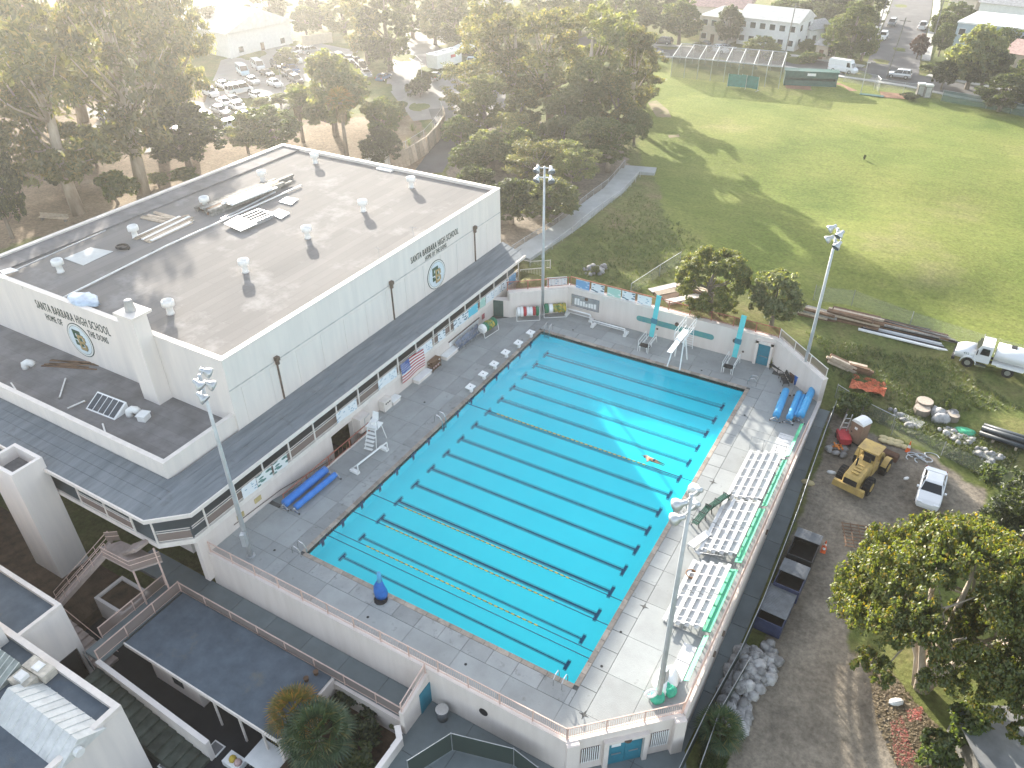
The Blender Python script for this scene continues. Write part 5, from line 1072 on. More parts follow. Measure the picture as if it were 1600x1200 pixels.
p = at(1079,903,0); t = thing('straw_hat', 'brown woven round basket on the bleacher edge', 'basket', (p.x,p.y,0)); g = G(); g.smooth = True; g.lathe((0,0,0), [(.001,.0),(.36,.0),(.42,.5),(.36,.5),(.30,.08),(.001,.08)], 14); g.obj('basket_body', mat('woven_brown', (.24,.12,.05), .8, var=.4, scale=12), t); t.name = 'wicker_basket'
t = thing('step_platform', 'low white step platform near the grab rails by the bleachers', 'platform', (at(1092,850,0).x,at(1092,850,0).y,0), math.radians(70)); g = G(); g.bx(-1.1,1.1,-.3,.3,.5,.58); g.obj('top', M['alu'], t); g = G(); g.bx(-1.1,1.1,-.9,-.35,.22,.28); g.obj('step', M['alu'], t)
for x in (-1,1): g = G(); g.beam((x,.25,0),(x,.25,.5),.06,.06); g.beam((x,-.8,0),(x,-.2,.5),.06,.06); g.obj('leg', M['metal'], t)
# ------------------------------------------------------------ things along the gallery wall
for lab, a, b in (('long white storage bench against the gallery wall, by the folded chairs', (692,559),(712,543)), ('long white storage bench against the gallery wall, near the flag', (648,596),(670,578)), ('small white storage bench leaning near the cream cabinet', (611,630),(619,618))):
    A_, B_ = at(*a,.3), at(*b,.3); t = thing('storage_bench', lab, 'bench', (-5.95,A_.y,0)); n = B_.y-A_.y; g = G(); g.bx(-.4,.4,0,n,.42,.5); g.obj('seat', M['white'], t); g = G(); g.bx(-.34,.32,.08,n-.08,.0,.42); g.obj('box', M['stucco_w'], t)
p = at(600,632,.4); t = thing('cabinet', 'cream cabinet with dark knobs against the gallery wall', 'cabinet', (-6.05,p.y,0)); g = G(); g.bx(-.33,.35,-.55,.55,0,1.1); g.obj('body', M['trim'], t)
for k in range(3): g = G(); g.bx(.352,.38,-.35+k*.28,-.2+k*.28,.75,.88); g.obj('knob', M['black'], t)
p = at(678,570,.4); t = thing('ball_rack', 'open rack of pinkish goods beside the white storage bench', 'rack', (-5.95,p.y,0))
for x, y in ((-.3,-.7),(.3,-.7),(-.3,.7),(.3,.7)): g = G(); g.beam((x,y,0),(x,y,1.1),.05,.05); g.obj('upright', M['oldwood'], t)
for z in (.15,.6,1.05): g = G(); g.bx(-.33,.33,-.75,.75,z,z+.04); g.obj('shelf', M['oldwood'], t)
for k in range(6): g = G(); g.smooth = True; g.lathe(((k % 2)*.28-.14,(k//2)*.4-.4,.19), [(.001,0),(.1,.03),(.13,.13),(.1,.23),(.001,.26)], 8); g.obj('ball', mat('pale_pink', (.55,.38,.36), .6) if k == 0 else bpy.data.materials['pale_pink'], t)
M['chairblue'] = mat('blue_grey_chair', (.16,.19,.25), .5, var=.2)
ys = np.linspace(at(700,548,0).y+.6, at(746,518,0).y-.4, 9); c0_ = None
for k, y in enumerate(ys):
    lab = 'folded blue grey deck chair stacked in the row along the gallery wall'
    if c0_ is None:
        c0_ = thing('folded_chair', lab, 'folding chair', (-5.8,y,0), 0, 'folded chairs leaning along the gallery wall')
        for s_ in (-.28,.28): g = G(); g.tube([(.35,s_,0),(-.15,s_,1.15)], .025, 5); g.tube([(-.1,s_,0),(.3,s_,.95)], .025, 5); g.obj('frame', M['metal'], c0_)
        g = G(); g.hexa([(.22,-.26,.35),(.22,.26,.35),(.26,.26,.35),(.26,-.26,.35),(-.12,-.26,1.1),(-.12,.26,1.1),(-.08,.26,1.1),(-.08,-.26,1.1)]); g.obj('backrest', M['chairblue'], c0_); g = G(); g.bx(-.05,.4,-.26,.26,.42,.46); g.obj('seat', M['chairblue'], c0_)
    else: dup(c0_, (-5.8+random.uniform(-.08,.12), y, 0), random.uniform(-.25,.25))
# banners: flat print on cloth
def print_mat(name, base, ink, sc, thr, blotch=None):
    m = bpy.data.materials.new(name); m.use_nodes = True; nt = m.node_tree; N = nt.nodes; L = nt.links; b = N['Principled BSDF']; b.inputs['Roughness'].default_value = .6
    tc = N.new('ShaderNodeTexCoord'); mp = N.new('ShaderNodeMapping'); mp.inputs['Scale'].default_value = (sc*.9, sc*.9, sc*2.4); L.new(tc.outputs['Object'], mp.inputs[0])
    n = N.new('ShaderNodeTexVoronoi'); n.inputs['Scale'].default_value = 1.0; L.new(mp.outputs[0], n.inputs['Vector'])
    r = N.new('ShaderNodeValToRGB'); e = r.color_ramp.elements; r.color_ramp.interpolation = 'CONSTANT'; e[0].color = rgb(ink); e[0].position = 0; e[1].position = thr; e[1].color = rgb(base)
    if blotch: k = e.new(thr*.62); k.color = rgb(blotch)
    L.new(n.outputs['Distance'], r.inputs[0]); L.new(r.outputs[0], b.inputs['Base Color']); return m
PM = [print_mat('printed_cloth_white', (.74,.77,.78), (.25,.38,.48), 2.2, .28), print_mat('printed_cloth_navy', (.70,.74,.76), (.03,.06,.12), 1.8, .36, (.10,.20,.25)), print_mat('printed_cloth_aqua', (.10,.52,.66), (.5,.7,.75), 1.5, .2), print_mat('printed_cloth_mint', (.35,.58,.50), (.70,.75,.72), 1.6, .3), print_mat('printed_cloth_photo', (.72,.74,.72), (.05,.10,.10), 1.4, .46, (.12,.25,.22)), print_mat('printed_cloth_blue', (.14,.33,.55), (.45,.60,.72), 1.8, .25)]
def banner(label, y0, y1, z0, z1, m, x=-6.32):
    t = thing('banner', label, 'banner', (x,(y0+y1)/2,z0), 0, 'printed banners hung on the gallery railing'); n = (y1-y0)/2; g = G(); nn = 6
    for k in range(nn):
        a, b = -n+2*n*k/nn, -n+2*n*(k+1)/nn; wv_ = lambda q: .02*math.sin(q*2.3); g.quad((wv_(a),a,0),(wv_(b),b,0),(wv_(b)+.01,b,z1-z0),(wv_(a)+.01,a,z1-z0))
    g.obj('cloth', m, t)
    g = G(); g.tube([(.0,-n,z1-z0),(0,n,z1-z0)], .02, 5); g.obj('hem', M['trim'], t)
def gy(px, py, z=2.7): return float(I_x(px, py, -6.32).y)
def I_x(px, py, x):
    d = ray(px,py); t_ = (x-CAM[0])/d[0]; return Vector(CAM+t_*d)
for lab, a, b, m in (('white banner beside the pole at the deck corner', (377,766),(400,752),0), ('banner with a dark photograph, next to the corner banner', (401,751),(425,737),4), ('banner with dark figures, near the blue reels', (428,735),(450,722),4), ('white text banner over the passage opening', (527,661),(559,640),0), ('white text banner between the cabinet and the flag', (593,618),(622,598),0), ('wide white banner right of the flag', (653,574),(677,555),0), ('narrow white banner between two brown mesh bays', (686,549),(697,540),1), ('white banner with a teal figure left of the aqua banner', (710,530),(733,512),1), ('plain aqua banner on the gallery railing', (733,511),(747,500),2), ('mint green banner beside the aqua banner', (751,497),(759,491),3), ('white banner past the mint green one', (760,490),(772,481),0), ('pale banner two from the gallery end', (773,480),(783,471),0), ('striped navy banner one from the gallery end', (784,470),(795,460),1), ('dark blue banner at the gallery end', (796,459),(806,450),5)):
    A_, B_ = I_x(*a,-6.32), I_x(*b,-6.32); banner(lab, A_.y, B_.y, 2.16, 3.28, PM[m])
# the flag: thirteen stripes and a starred canton, hanging in soft folds
fl_ = thing('flag', 'large striped national flag with a starred blue corner hung from the gallery railing', 'flag', (-6.18, gy(624,570), 1.0))
SM = [mat('flag_red', (.42,.035,.05), .7, var=.08), mat('flag_white', (.72,.72,.70), .7, var=.04)]
fb_ = bpy.data.materials.new('flag_blue'); fb_.use_nodes = True; nt = fb_.node_tree; b = nt.nodes['Principled BSDF']; tc = nt.nodes.new('ShaderNodeTexCoord'); vo = nt.nodes.new('ShaderNodeTexVoronoi'); vo.inputs['Scale'].default_value = 4.6; vo.inputs['Randomness'].default_value = .15; rp_ = nt.nodes.new('ShaderNodeValToRGB'); rp_.color_ramp.interpolation = 'CONSTANT'; rp_.color_ramp.elements[0].color = (.8,.8,.8,1); rp_.color_ramp.elements[1].position = .26; rp_.color_ramp.elements[1].color = (.03,.08,.28,1)
nt.links.new(tc.outputs['Object'], vo.inputs['Vector']); nt.links.new(vo.outputs['Distance'], rp_.inputs[0]); nt.links.new(rp_.outputs[0], b.inputs['Base Color'])
FW, FH, nu = gy(656,548)-gy(624,570)+.35, 2.25, 20
def fpt(u, v): return (.10*math.sin(u*7+v*1.2)*(.3+u*.7)+.05*math.sin(v*5), u*FW, FH*v-.30*math.sin(u*PI*.5)*(v*.9)+.10*u)
for r_ in range(13):
    g = G(); v0, v1 = 1-(r_+1)/13, 1-r_/13
    for k in range(nu):
        if r_ < 7 and k/nu < .4: continue
        g.quad(fpt(k/nu,v0), fpt((k+1)/nu,v0), fpt((k+1)/nu,v1), fpt(k/nu,v1))
    g.obj('stripe', SM[r_ % 2], fl_)
g = G()
for k in range(int(nu*.4)):
    for j in range(7): g.quad(fpt(k/nu,1-(j+1)/13), fpt((k+1)/nu,1-(j+1)/13), fpt((k+1)/nu,1-j/13), fpt(k/nu,1-j/13))
g.obj('canton', fb_, fl_)
# banners on the railing of the far walls
for lab, a, b, y, m in (('white banner on the wall railing beside the pole', (872,447),(890,444),0,0), ('plain blue banner on the far wall railing', (900,449),(921,454),43.3,5), ('white banner with a dark title on the far wall railing', (924,455),(944,461),43.3,1), ('teal photo banner on the far wall railing', (949,459),(970,467),43.3,3), ('white banner with a small emblem on the far wall railing', (972,463),(992,472),43.3,1), ('white banner next to the upright turquoise board', (996,470),(1018,477),43.3,0)):
    if y: d0, d1 = ray(*a), ray(*b); A_ = Vector(CAM+d0*((y-CAM[1])/d0[1])); B_ = Vector(CAM+d1*((y-CAM[1])/d1[1]))
    else: A_, B_ = Vector((-1.6,41.95,3)), Vector((.2,43.35,3))
    A_.z = B_.z = 3.2; t = thing('banner', lab, 'banner', A_, math.atan2(B_.y-A_.y, B_.x-A_.x), 'printed banners on the far wall railing'); n = (B_-A_).length; g = G(); g.quad((0,-.06,0),(n,-.06,0),(n,-.06,1.05),(0,-.06,1.05)); g.obj('cloth', PM[m], t); g = G(); g.tube([(0,-.06,1.05),(n,-.06,1.05)], .02, 5); g.obj('hem', M['trim'], t)
nb = thing('notice_board', 'glass notice board full of white papers on the wall above the goal', 'notice board', (1.2,42.88,1.1)); g = G(); g.bx(0,3.3,-.05,0,0,1.35); g.obj('panel', M['metal'], nb)
for k in range(8):
    g = G(); x = .35+k*.34+random.uniform(-.03,.03); h_ = random.uniform(.4,.9); g.bx(x,x+.26,-.062,-.052,.2,.2+h_); g.obj('sheet', M['white'], nb)
g = G(); g.bx(-.06,3.36,-.09,.0,1.35,1.42); g.bx(-.06,3.36,-.09,0,-.07,0); g.bx(-.06,0,-.09,0,0,1.35); g.bx(3.3,3.36,-.09,0,0,1.35); g.obj('frame', M['steel'], nb)
# ------------------------------------------------------------ outer pavement and fences on the lot side
edge = [gp(*q) for q in [(1308,614),(1304,625),(1270,712),(1233,820),(1192,925),(1152,1020),(1100,1112),(1060,1190)]]
ey = [p.y for p in edge]; ex = [p.x for p in edge]
def xr(y): return float(np.interp(y, ey[::-1], ex[::-1]))
g = G(); ysl = list(np.arange(-6.0, 40.0, 3.0))
op = bpy.data.objects.new('outer_pavement', None); col.objects.link(op); op['kind'] = 'structure'
for y0, y1 in zip(ysl[:-1], ysl[1:]):
    xl0 = 29.76 if y0 >= 1.3 else 29.76+(1.3-y0)*.12; xl1 = 29.76 if y1 >= 1.3 else 29.76+(1.3-y1)*.12
    a, b, c, d = (xl0,y0+.02), (xr(y0),y0+.02), (xr(y1),y1-.02), (xl1,y1-.02); zz = [float(gz(33,k[1]))+.07 for k in (a,b,c,d)]
    q = G(); q.prism([a,b,c,d], [k-.9 for k in zz], zz); q.obj('pavement_panel', M['walk'], op)
def fence(name, label, pts, h, screen, post=3.0, base=None, toprail=True, group=None, cat='fence', pm=None):
    P = strip_pts(pts, post); P = [Vector((p.x, p.y, float(gz(p.x, p.y)) if base is None else base)) for p in P]; t = thing(name, label, cat, P[0], 0, group); o = P[0].copy(); pm = pm or M['metal']
    for p in P: g = G(); g.tube([p-o-Vector((0,0,.2)), p-o+Vector((0,0,h+.08))], .035, 5); g.obj('post', pm, t)
    for a, b in zip(P[:-1], P[1:]):
        a, b = a-o, b-o; g = G(); g.quad(a+Vector((0,0,.05)), b+Vector((0,0,.05)), b+Vector((0,0,h)), a+Vector((0,0,h))); g.obj('mesh_panel', screen, t)
    if toprail: g = G(); g.tube([p-o+Vector((0,0,h)) for p in P], .03, 5); g.obj('top_rail', pm, t)
    return t
fence('construction_fence', 'dark green screened fence between outer pavement and dirt lot', [Vector((xr(y)+.35, y, 0)) for y in (38.5,34,29,24,19,14,9,4,-1,-6)], 1.7, M['screen'])
fence('chain_link_fence', 'chain link fence running from the deck corner past the portable toilet', [gp(1304,622),gp(1345,648),gp(1392,672)], 1.6, M['mesh'])
fence('chain_link_fence', 'faint chain link fence on the grass above the parked white car', [gp(1392,680),gp(1470,712),gp(1600,770)], 1.5, M['mesh'], toprail=False)
fence('chain_link_fence', 'chain link fence along the near edge of the playing field', [gp(1270,470),gp(1330,478),gp(1420,512),gp(1530,548),gp(1680,590)], 1.9, M['mesh'], 5, toprail=False)
fence('chain_link_fence', 'chain link fence running up the slope behind the diving wall', [gp(985,462),gp(1030,432),gp(1062,412)], 1.5, M['mesh'])
PATHM = mat('path_concrete', (.36,.375,.37), .9, var=.1, scale=.5)
rb = ribbon('ramp_path', [gp(812,404),gp(900,345),gp(958,300),gp(985,268)], 2.9, PATHM, .38, .5); ribbon('ramp_path', [gp(975,266),gp(1024,270)], 2.6, PATHM, .39, .5)
fence('path_railing', 'railing on the upper side of the ramp path below the brown bank', [gp(800,396),gp(890,337),gp(950,290),gp(976,260)], 1.0, M['mesh'], 2.5, cat='railing'); fence('path_railing', 'railing on the grassy side of the ramp path', [gp(828,416),gp(910,352),gp(970,308),gp(1000,276)], 1.0, M['mesh'], 2.5, cat='railing')
stp = G()
for k in range(8): stp.bx(-6.3+k*.35,-5.95+k*.35,44.3,46.3,1.5,2.1+.12*k)
struct(stp, 'gallery_steps', M['walk'])
railing('step_railing', 'cream railing around the landing at the far gallery end', [(-9.8,46.4,2.1),(-6.3,46.6,2.1),(-3.5,46.4,3.0)], M['trim'], bal=.2); railing('step_railing', 'cream railing on the pool side of the steps at the far gallery end', [(-6.2,44.1,2.1),(-3.2,44.3,3.0)], M['trim'], bal=.2)
# ------------------------------------------------------------ heaps of building material on the grass
lumber('timber_stack', 'reddish timber stack between the grey-green tree and the light pole', (1243,484), (1275,492), 14, 4.2, .35, 0, [M['oldwood'],M['wood'],M['greywood']], .04, 4, .2, None, 'timber', True)
lumber('timber_stack', 'brown timber stack just right of the tilted light pole', (1296,492), (1342,503), 16, 5.0, .36, 0, [M['oldwood'],M['oldwood'],M['wood']], .05, 4, .22, None, 'timber', True)
lumber('timber_stack', 'long low pile of dark splintered beams along the field fence', (1350,500), (1435,520), 20, 8.5, .2, 0, [M['oldwood'],M['black'],M['greywood']], .12, 3, .16, None, 'timber', True)
lumber('pipe_bundle', 'long white and dark profiles lying on the grass before the beam pile', (1344,510), (1452,536), 5, 11.5, .3, 0, [M['white'],M['black'],M['lampshell']], .02, 1, .16, None, 'profiles', True)
lumber('timber_stack', 'pale timber pallet stack by the deck corner fence', (1292,562), (1318,574), 8, 2.6, .3, 0, [M['wood'],M['oldwood']], .05, 4, .18, None, 'timber', True)
lumber('timber_stack', 'small brown timber stack beside the orange netting', (1326,575), (1344,580), 8, 1.9, .35, 0, [M['oldwood'],M['wood']], .05, 4, .18, None, 'timber', True)
lumber('timber_stack', 'reddish boards on the slope left of the tufted tree', (1060,449), (1092,456), 10, 4.0, .35, 0, [M['oldwood'],M['wood']], .05, 3, .16, None, 'timber', True)
lumber('plywood_stack', 'pale sheets of board behind the diving wall by the tufted tree', (1025,462), (1068,452), 8, 4.6, .9, 0, [M['wood'],M['stucco'],M['oldwood']], .08, 2, .1, None, 'boards', True)
p = gp(1356,606); t = thing('orange_netting', 'crumpled orange netting on planks by the chain link fence', 'netting', p); g = G()
n = 8; hts = [[.25+random.uniform(-.2,.25) for _ in range(n+1)] for _ in range(n+1)]
for i in range(n):
    for j in range(n): f = lambda a, b: (a*.4-1.6, b*.28-1.1, hts[a][b]); g.quad(f(i,j), f(i+1,j), f(i+1,j+1), f(i,j+1))
g.obj('net', mat('orange_net', (.55,.15,.07), .7, var=.3, scale=5), t)
def slabp(label, q, sx, sy, rz):
    p = gp(*q); t = thing('concrete_footing', label, 'concrete block', (p.x,p.y,p.z), rz); g = G(); g.bx(-sx/2,sx/2,-sy/2,sy/2,-.4,.14); g.obj('block', M['kerb'], t); return t
hd = math.atan2((gp(1555,720)-gp(1395,645)).y, (gp(1555,720)-gp(1395,645)).x)
slabp('pale concrete footing nearest the row of tree stumps', (1419,656), 2.6, 1.1, hd); slabp('pale concrete footing between two rubble patches', (1502,681), 2.2, 1.0, hd); slabp('pale concrete footing at the end of the rubble line', (1537,711), 1.7, .9, hd)
M['rock'] = mat('grey_rubble', (.33,.32,.31), .9, var=.2, scale=3, obj_rand=.35)
rock_meshes = []
for k in range(6):
    g = G(); g.smooth = True; rr = random.Random(k); nr, nc = 5, 8; ph = [rr.uniform(0,6.28) for _ in range(4)]
    def rp_(u, v):
        d = Vector((math.cos(v)*math.sin(u), math.sin(v)*math.sin(u), math.cos(u))); return d*(.92+.13*math.sin(3*d.x+ph[0])+.12*math.sin(3.5*d.y+ph[1])+.08*math.sin(5*d.z+ph[2]))
    vv = [rp_(0,0)]+[rp_(PI*i/nr, 2*PI*j/nc+i*.3) for i in range(1,nr) for j in range(nc)]+[rp_(PI,0)]
    f = [(0,1+j,1+(j+1)%nc) for j in range(nc)]+[(1+i*nc+j,1+(i+1)*nc+j,1+(i+1)*nc+(j+1)%nc,1+i*nc+(j+1)%nc) for i in range(nr-2) for j in range(nc)]+[(len(vv)-1,1+(nr-2)*nc+(j+1)%nc,1+(nr-2)*nc+j) for j in range(nc)]
    g.add(vv, f); rock_meshes.append(g.mesh('rock', M['rock']))
def rocks(t, pts, smin, smax, m=None, lift=.25):
    o = t.location
    for p in pts:
        s_ = random.uniform(smin, smax); r = bpy.data.objects.new('rock', random.choice(rock_meshes)); col.objects.link(r); r.parent = t
        r.location = (p.x-o.x, p.y-o.y, p.z-o.z+s_*lift); r.scale = (s_*random.uniform(.8,1.3), s_*random.uniform(.8,1.2), s_*random.uniform(.6,1)); r.rotation_euler = (random.uniform(-.5,.5), random.uniform(-.5,.5), random.uniform(0,6.28))
def scatter(pxpoly, n):
    P = [gp(*q) for q in pxpoly]; xs = [p.x for p in P]; ys_ = [p.y for p in P]; out = []
    while len(out) < n:
        x, y = random.uniform(min(xs),max(xs)), random.uniform(min(ys_),max(ys_))
        if inside(P, np.array([x]), np.array([y]))[0]: out.append(Vector((x, y, float(gz(x, y)))))
    return out
for lab, pg_, n in (('rubble patch around the first concrete footing', [(1388,640),(1402,640),(1440,668),(1428,675)], 26), ('rubble patch between the first and second footings', [(1466,672),(1485,668),(1522,690),(1500,698)], 40), ('rubble patch around the last concrete footing', [(1510,702),(1535,700),(1570,716),(1545,728)], 40)):
    P = scatter(pg_, n); t = thing('rubble', lab, 'rubble', P[0]); rocks(t, P, .14, .32)
P = scatter([(1160,1012),(1205,1008),(1216,1040),(1205,1060),(1180,1085),(1160,1152),(1146,1150),(1122,1110),(1130,1070)], 210); t = thing('rock_pile', 'heap of pale grey boulders between the green fence and the dirt road', 'rock pile', P[0]); rocks(t, P, .20, .52, lift=.45); 
P2 = [p+Vector((0,0,.35)) for p in scatter([(1162,1030),(1195,1026),(1198,1045),(1160,1090),(1145,1090)], 60)]; rocks(t, P2, .22, .5, lift=.5)
P = scatter([(910,418),(945,414),(950,428),(915,432)], 26); t = thing('rubble', 'small heap of pale broken stones on the slope above the banners', 'rubble', P[0]); rocks(t, P, .2, .5)
M['cutwood'] = mat('cut_log_face', (.46,.40,.33), .8, c2=(.34,.28,.22), scale=6); M['bark'] = mat('tree_bark', (.30,.26,.215), .95, c2=(.14,.115,.09), scale=1.8, stretch=(1,1,.25), bump=.4, bscale=5); M['barkpale'] = mat('eucalyptus_bark', (.50,.43,.35), .9, c2=(.29,.235,.18), scale=1.0, stretch=(1,1,.3), bump=.2, bscale=4)
for lab, q, r in (('sawn tree round, rearmost of the row on the grass', (1443,634), .75), ('sawn tree round, frontmost of the row on the grass', (1439,645), .72), ('sawn tree round leaning by the black tarpaulin', (1488,656), .5)):
    p = gp(*q); t = thing('log_round', lab, 'log', p); g = G(); g.smooth = False; g.lathe((0,0,0), [(r*1.02,0),(r,.6)], 14); g.obj('bark', M['bark'], t); g = G(); g.lathe((0,0,.585), [(.001,0),(r*.97,0),(r*.97,.03),(.001,.03)], 14); g.obj('cut_face', M['cutwood'], t)
P = scatter([(1452,642),(1470,648),(1480,640),(1495,652),(1485,664),(1462,660)], 9); t = thing('boulder_group', 'dark grey boulders among the sawn tree rounds', 'boulders', P[0]); rocks(t, P, .45, .8)
pb = thing('pipe_stack', 'stack of big black pipes on trestles at the edge of the grass', 'pipes', gp(1528,682)); e_ = gp(1650,722)-gp(1528,682); u_ = Vector((-e_.y,e_.x,0)).normalized()
for k, (o_, z) in enumerate(((0,.45),(.5,.45),(1.0,.45),(.25,.88),(.75,.88))):
    g = G(); g.smooth = True; g.tube([u_*o_+Vector((0,0,z)), u_*o_+e_+Vector((0,0,z-0))], .23, 10); g.obj('pipe', mat('black_pipe', (.045,.055,.065), .45) if k == 0 else bpy.data.materials['black_pipe'], pb)
for f in (.2,.5,.8): g = G(); c = e_*f; g.beam(c-u_*.3+Vector((0,0,.12)), c+u_*1.4+Vector((0,0,.12)), .2, .24); g.obj('trestle', M['wood'], pb)
p = gp(1508,676); t = thing('green_sheet', 'crumpled bright green sheet at the pipe ends', 'sheet', p); g = G(); g.smooth = True; g.lathe((0,0,0), [(.001,0),(.7,.02),(.5,.25),(.001,.3)], 9); g.v = [(v[0]*1.6+random.uniform(-.1,.1), v[1]+random.uniform(-.1,.1), v[2]) for v in g.v]; g.obj('sheet', M['green'], t)
# ------------------------------------------------------------ portable toilet, tools, bins, cones
pt = thing('portable_toilet', 'brown portable toilet with a pale roof by the fence corner', 'portable toilet', gp(1338,688), math.radians(152)); BR = mat('brown_toilet_plastic', (.25,.165,.115), .5, var=.08)
g = G(); g.bx(-.58,.58,-.58,.58,.12,2.15); g.obj('cabin', BR, pt); g = G(); g.bx(-.62,.62,-.62,.62,0,.12); g.obj('skid', M['black'], pt)
g = G(); g.loft([[(-.62,y,2.15) if k == 0 else (.62,y,2.15) if k == 6 else (-.62*math.cos(PI*k/6),y,2.15+.32*math.sin(PI*k/6)) for k in range(7)] for y in (-.62,.62)]); g.obj('roof', M['white'], pt)
g = G(); g.bx(-.46,.46,.585,.61,.2,2.0); d = g.obj('door', BR, pt); g = G(); g.bx(-.14,.14,.612,.62,1.5,1.75); g.obj('door_sign', M['white'], d); g = G(); g.bx(.3,.4,.612,.65,1.05,1.15); g.obj('latch', M['black'], d)
pl_ = thing('lift_machine', 'red and grey lift machine with a thin mast beside the portable toilet', 'machine', gp(1316,690), .4); g = G(); g.bx(-.5,.5,-.8,.8,.25,.85); g.obj('chassis', RED, pl_)
for x, y in ((-.45,-.6),(.45,-.6),(-.45,.6),(.45,.6)): g = G(); g.tube([(x-.08,y,.25),(x+.08,y,.25)], .25, 10); g.obj('wheel', M['black'], pl_)
for s_ in (-.3,.3): g = G(); g.beam((s_,.6,.8),(s_*.8,.1,3.0),.08,.1); g.obj('mast', M['lampshell'], pl_)
for z in (1.3,1.9,2.5): g = G(); g.beam((-.28,.45-(z-1.3)*.22,z),(.28,.45-(z-1.3)*.22,z),.05,.05); g.obj('mast_rung', M['lampshell'], pl_)
t = thing('debris_heap', 'dark heap with orange scraps at the foot of the fence', 'debris', gp(1306,702)); P = [gp(1306,702)+Vector((random.uniform(-.8,.8),random.uniform(-.8,.8),0)) for _ in range(14)]; rocks(t, P, .2, .4)
for k in range(5): g = G(); g.box((random.uniform(-.3,.5),random.uniform(-.4,.4),.45+.04*k),(.7,.12,.08),random.uniform(0,3)); g.obj('scrap', mat('orange_scrap', (.60,.20,.04), .6) if k == 0 else bpy.data.materials['orange_scrap'], t)
LIDM = mat('grey_ribbed_lid', (.17,.18,.19), .6, var=.15)
def dumpster(label, q, q2, L0, W0, H0, m, half):
    p = gp(*q); e = gp(*q2)-p; t = thing('waste_container', label, 'container', p, math.atan2(e.y, e.x)); w = .05
    for a in ((-L0/2,L0/2,-W0/2,-W0/2+w),(-L0/2,L0/2,W0/2-w,W0/2),(-L0/2,-L0/2+w,-W0/2+w,W0/2-w),(L0/2-w,L0/2,-W0/2+w,W0/2-w)): g = G(); g.bx(*a,.15,H0); g.obj('side', m, t)
    g = G(); g.bx(-L0/2+w,L0/2-w,-W0/2+w,W0/2-w,.15,.25); g.obj('floor', M['dark'], t)
    for x in (-L0/2+.2,L0/2-.2):
        for y in (-W0/2+.15,W0/2-.15): g = G(); g.tube([(x,y-.04,.09),(x,y+.04,.09)], .09, 8); g.obj('castor', M['black'], t)
    x0, x1 = half; g = G(); g.bx(x0,x1,-W0/2-.04,W0/2+.04,H0+.003,H0+.05); l = g.obj('lid', LIDM, t); k = x0+.06
    while k < x1-.05: g = G(); g.bx(k,k+.05,-W0/2,W0/2,H0+.052,H0+.075); g.obj('lid_rib', LIDM, l); k += .14
NV = mat('navy_container', (.035,.045,.095), .5, var=.2); BK = mat('black_container', (.02,.022,.025), .5)
dumpster('black open container farthest from the boulder heap', (1252,872), (1238,905), 3.2, 1.9, 1.5, BK, (-1.6,-.5)); dumpster('navy container with a ribbed lid in the middle of the three', (1232,918), (1218,950), 2.8, 1.9, 1.4, NV, (-1.4,.0)); dumpster('navy container with a long ribbed lid nearest the boulder heap', (1208,965), (1192,1000), 3.6, 1.9, 1.4, NV, (-1.8,1.0))
def cone(label, q, h=.75):
    p = gp(*q); t = thing('traffic_cone', label, 'cone', p); g = G(); g.lathe((0,0,.03), [(.17,0),(.12,h*.35),(.08,h*.65),(.03,h)], 10); OR = bpy.data.materials.get('orange_cone') or mat('orange_cone', (.72,.13,.03), .5); g.obj('cone_body', OR, t)
    g = G(); g.bx(-.2,.2,-.2,.2,0,.03); g.obj('base', OR, t); g = G(); g.lathe((0,0,.03), [(.122,h*.36),(.084,h*.64)], 10); g.obj('stripe', M['white'], t)
cone('orange cone on the dirt beside the black open container', (1286,862)); cone('small orange cone behind the black open container', (1288,856))
cone('orange cone by the hose pile above the loader bucket', (1418,705), 1.1)
ho = thing('hose_pile', 'tangled pale hoses on the ground between loader and white car', 'hose', gp(1443,716))
for k in range(6):
    g = G(); c = Vector((random.uniform(-1.3,1.3),random.uniform(-.7,.7),0)); R0 = random.uniform(.4,.8); g.tube([c+Vector((R0*math.cos(a)*random.uniform(.9,1.1),R0*.7*math.sin(a),.05+.02*k)) for a in np.linspace(0,6.3*random.uniform(.6,1),18)], .045, 5); g.obj('hose', M['lampshell'], ho)
t = thing('sandbag_row', 'yellowish sandbags lying behind the loader bucket', 'sandbags', gp(1398,695))
for k in range(7): g = G(); g.smooth = True; g.lathe((0,0,0), [(.001,0),(.3,.03),(.33,.13),(.2,.22),(.001,.23)], 9); g.v = [(v[0]*1.4+(k % 4)*.62-1, v[1]+(k//4)*.5, v[2]) for v in g.v]; g.obj('sandbag', mat('sandbag_cloth', (.55,.46,.26), .8) if k == 0 else bpy.data.materials['sandbag_cloth'], t)
gr = thing('steel_grid', 'rusty steel grid lying on the dirt under the big tree edge', 'grid', gp(1362,842), .3)
for k in range(8):
    g = G(); g.beam((-2.2,-1.3+k*.37,.08),(2.2,-1.3+k*.37,.08),.06,.05); g.obj('bar', M['oldwood'], gr)
    g = G(); g.beam((-2.1+k*.6,-1.35,.14),(-2.1+k*.6,1.35,.14),.06,.05); g.obj('bar', M['oldwood'], gr)
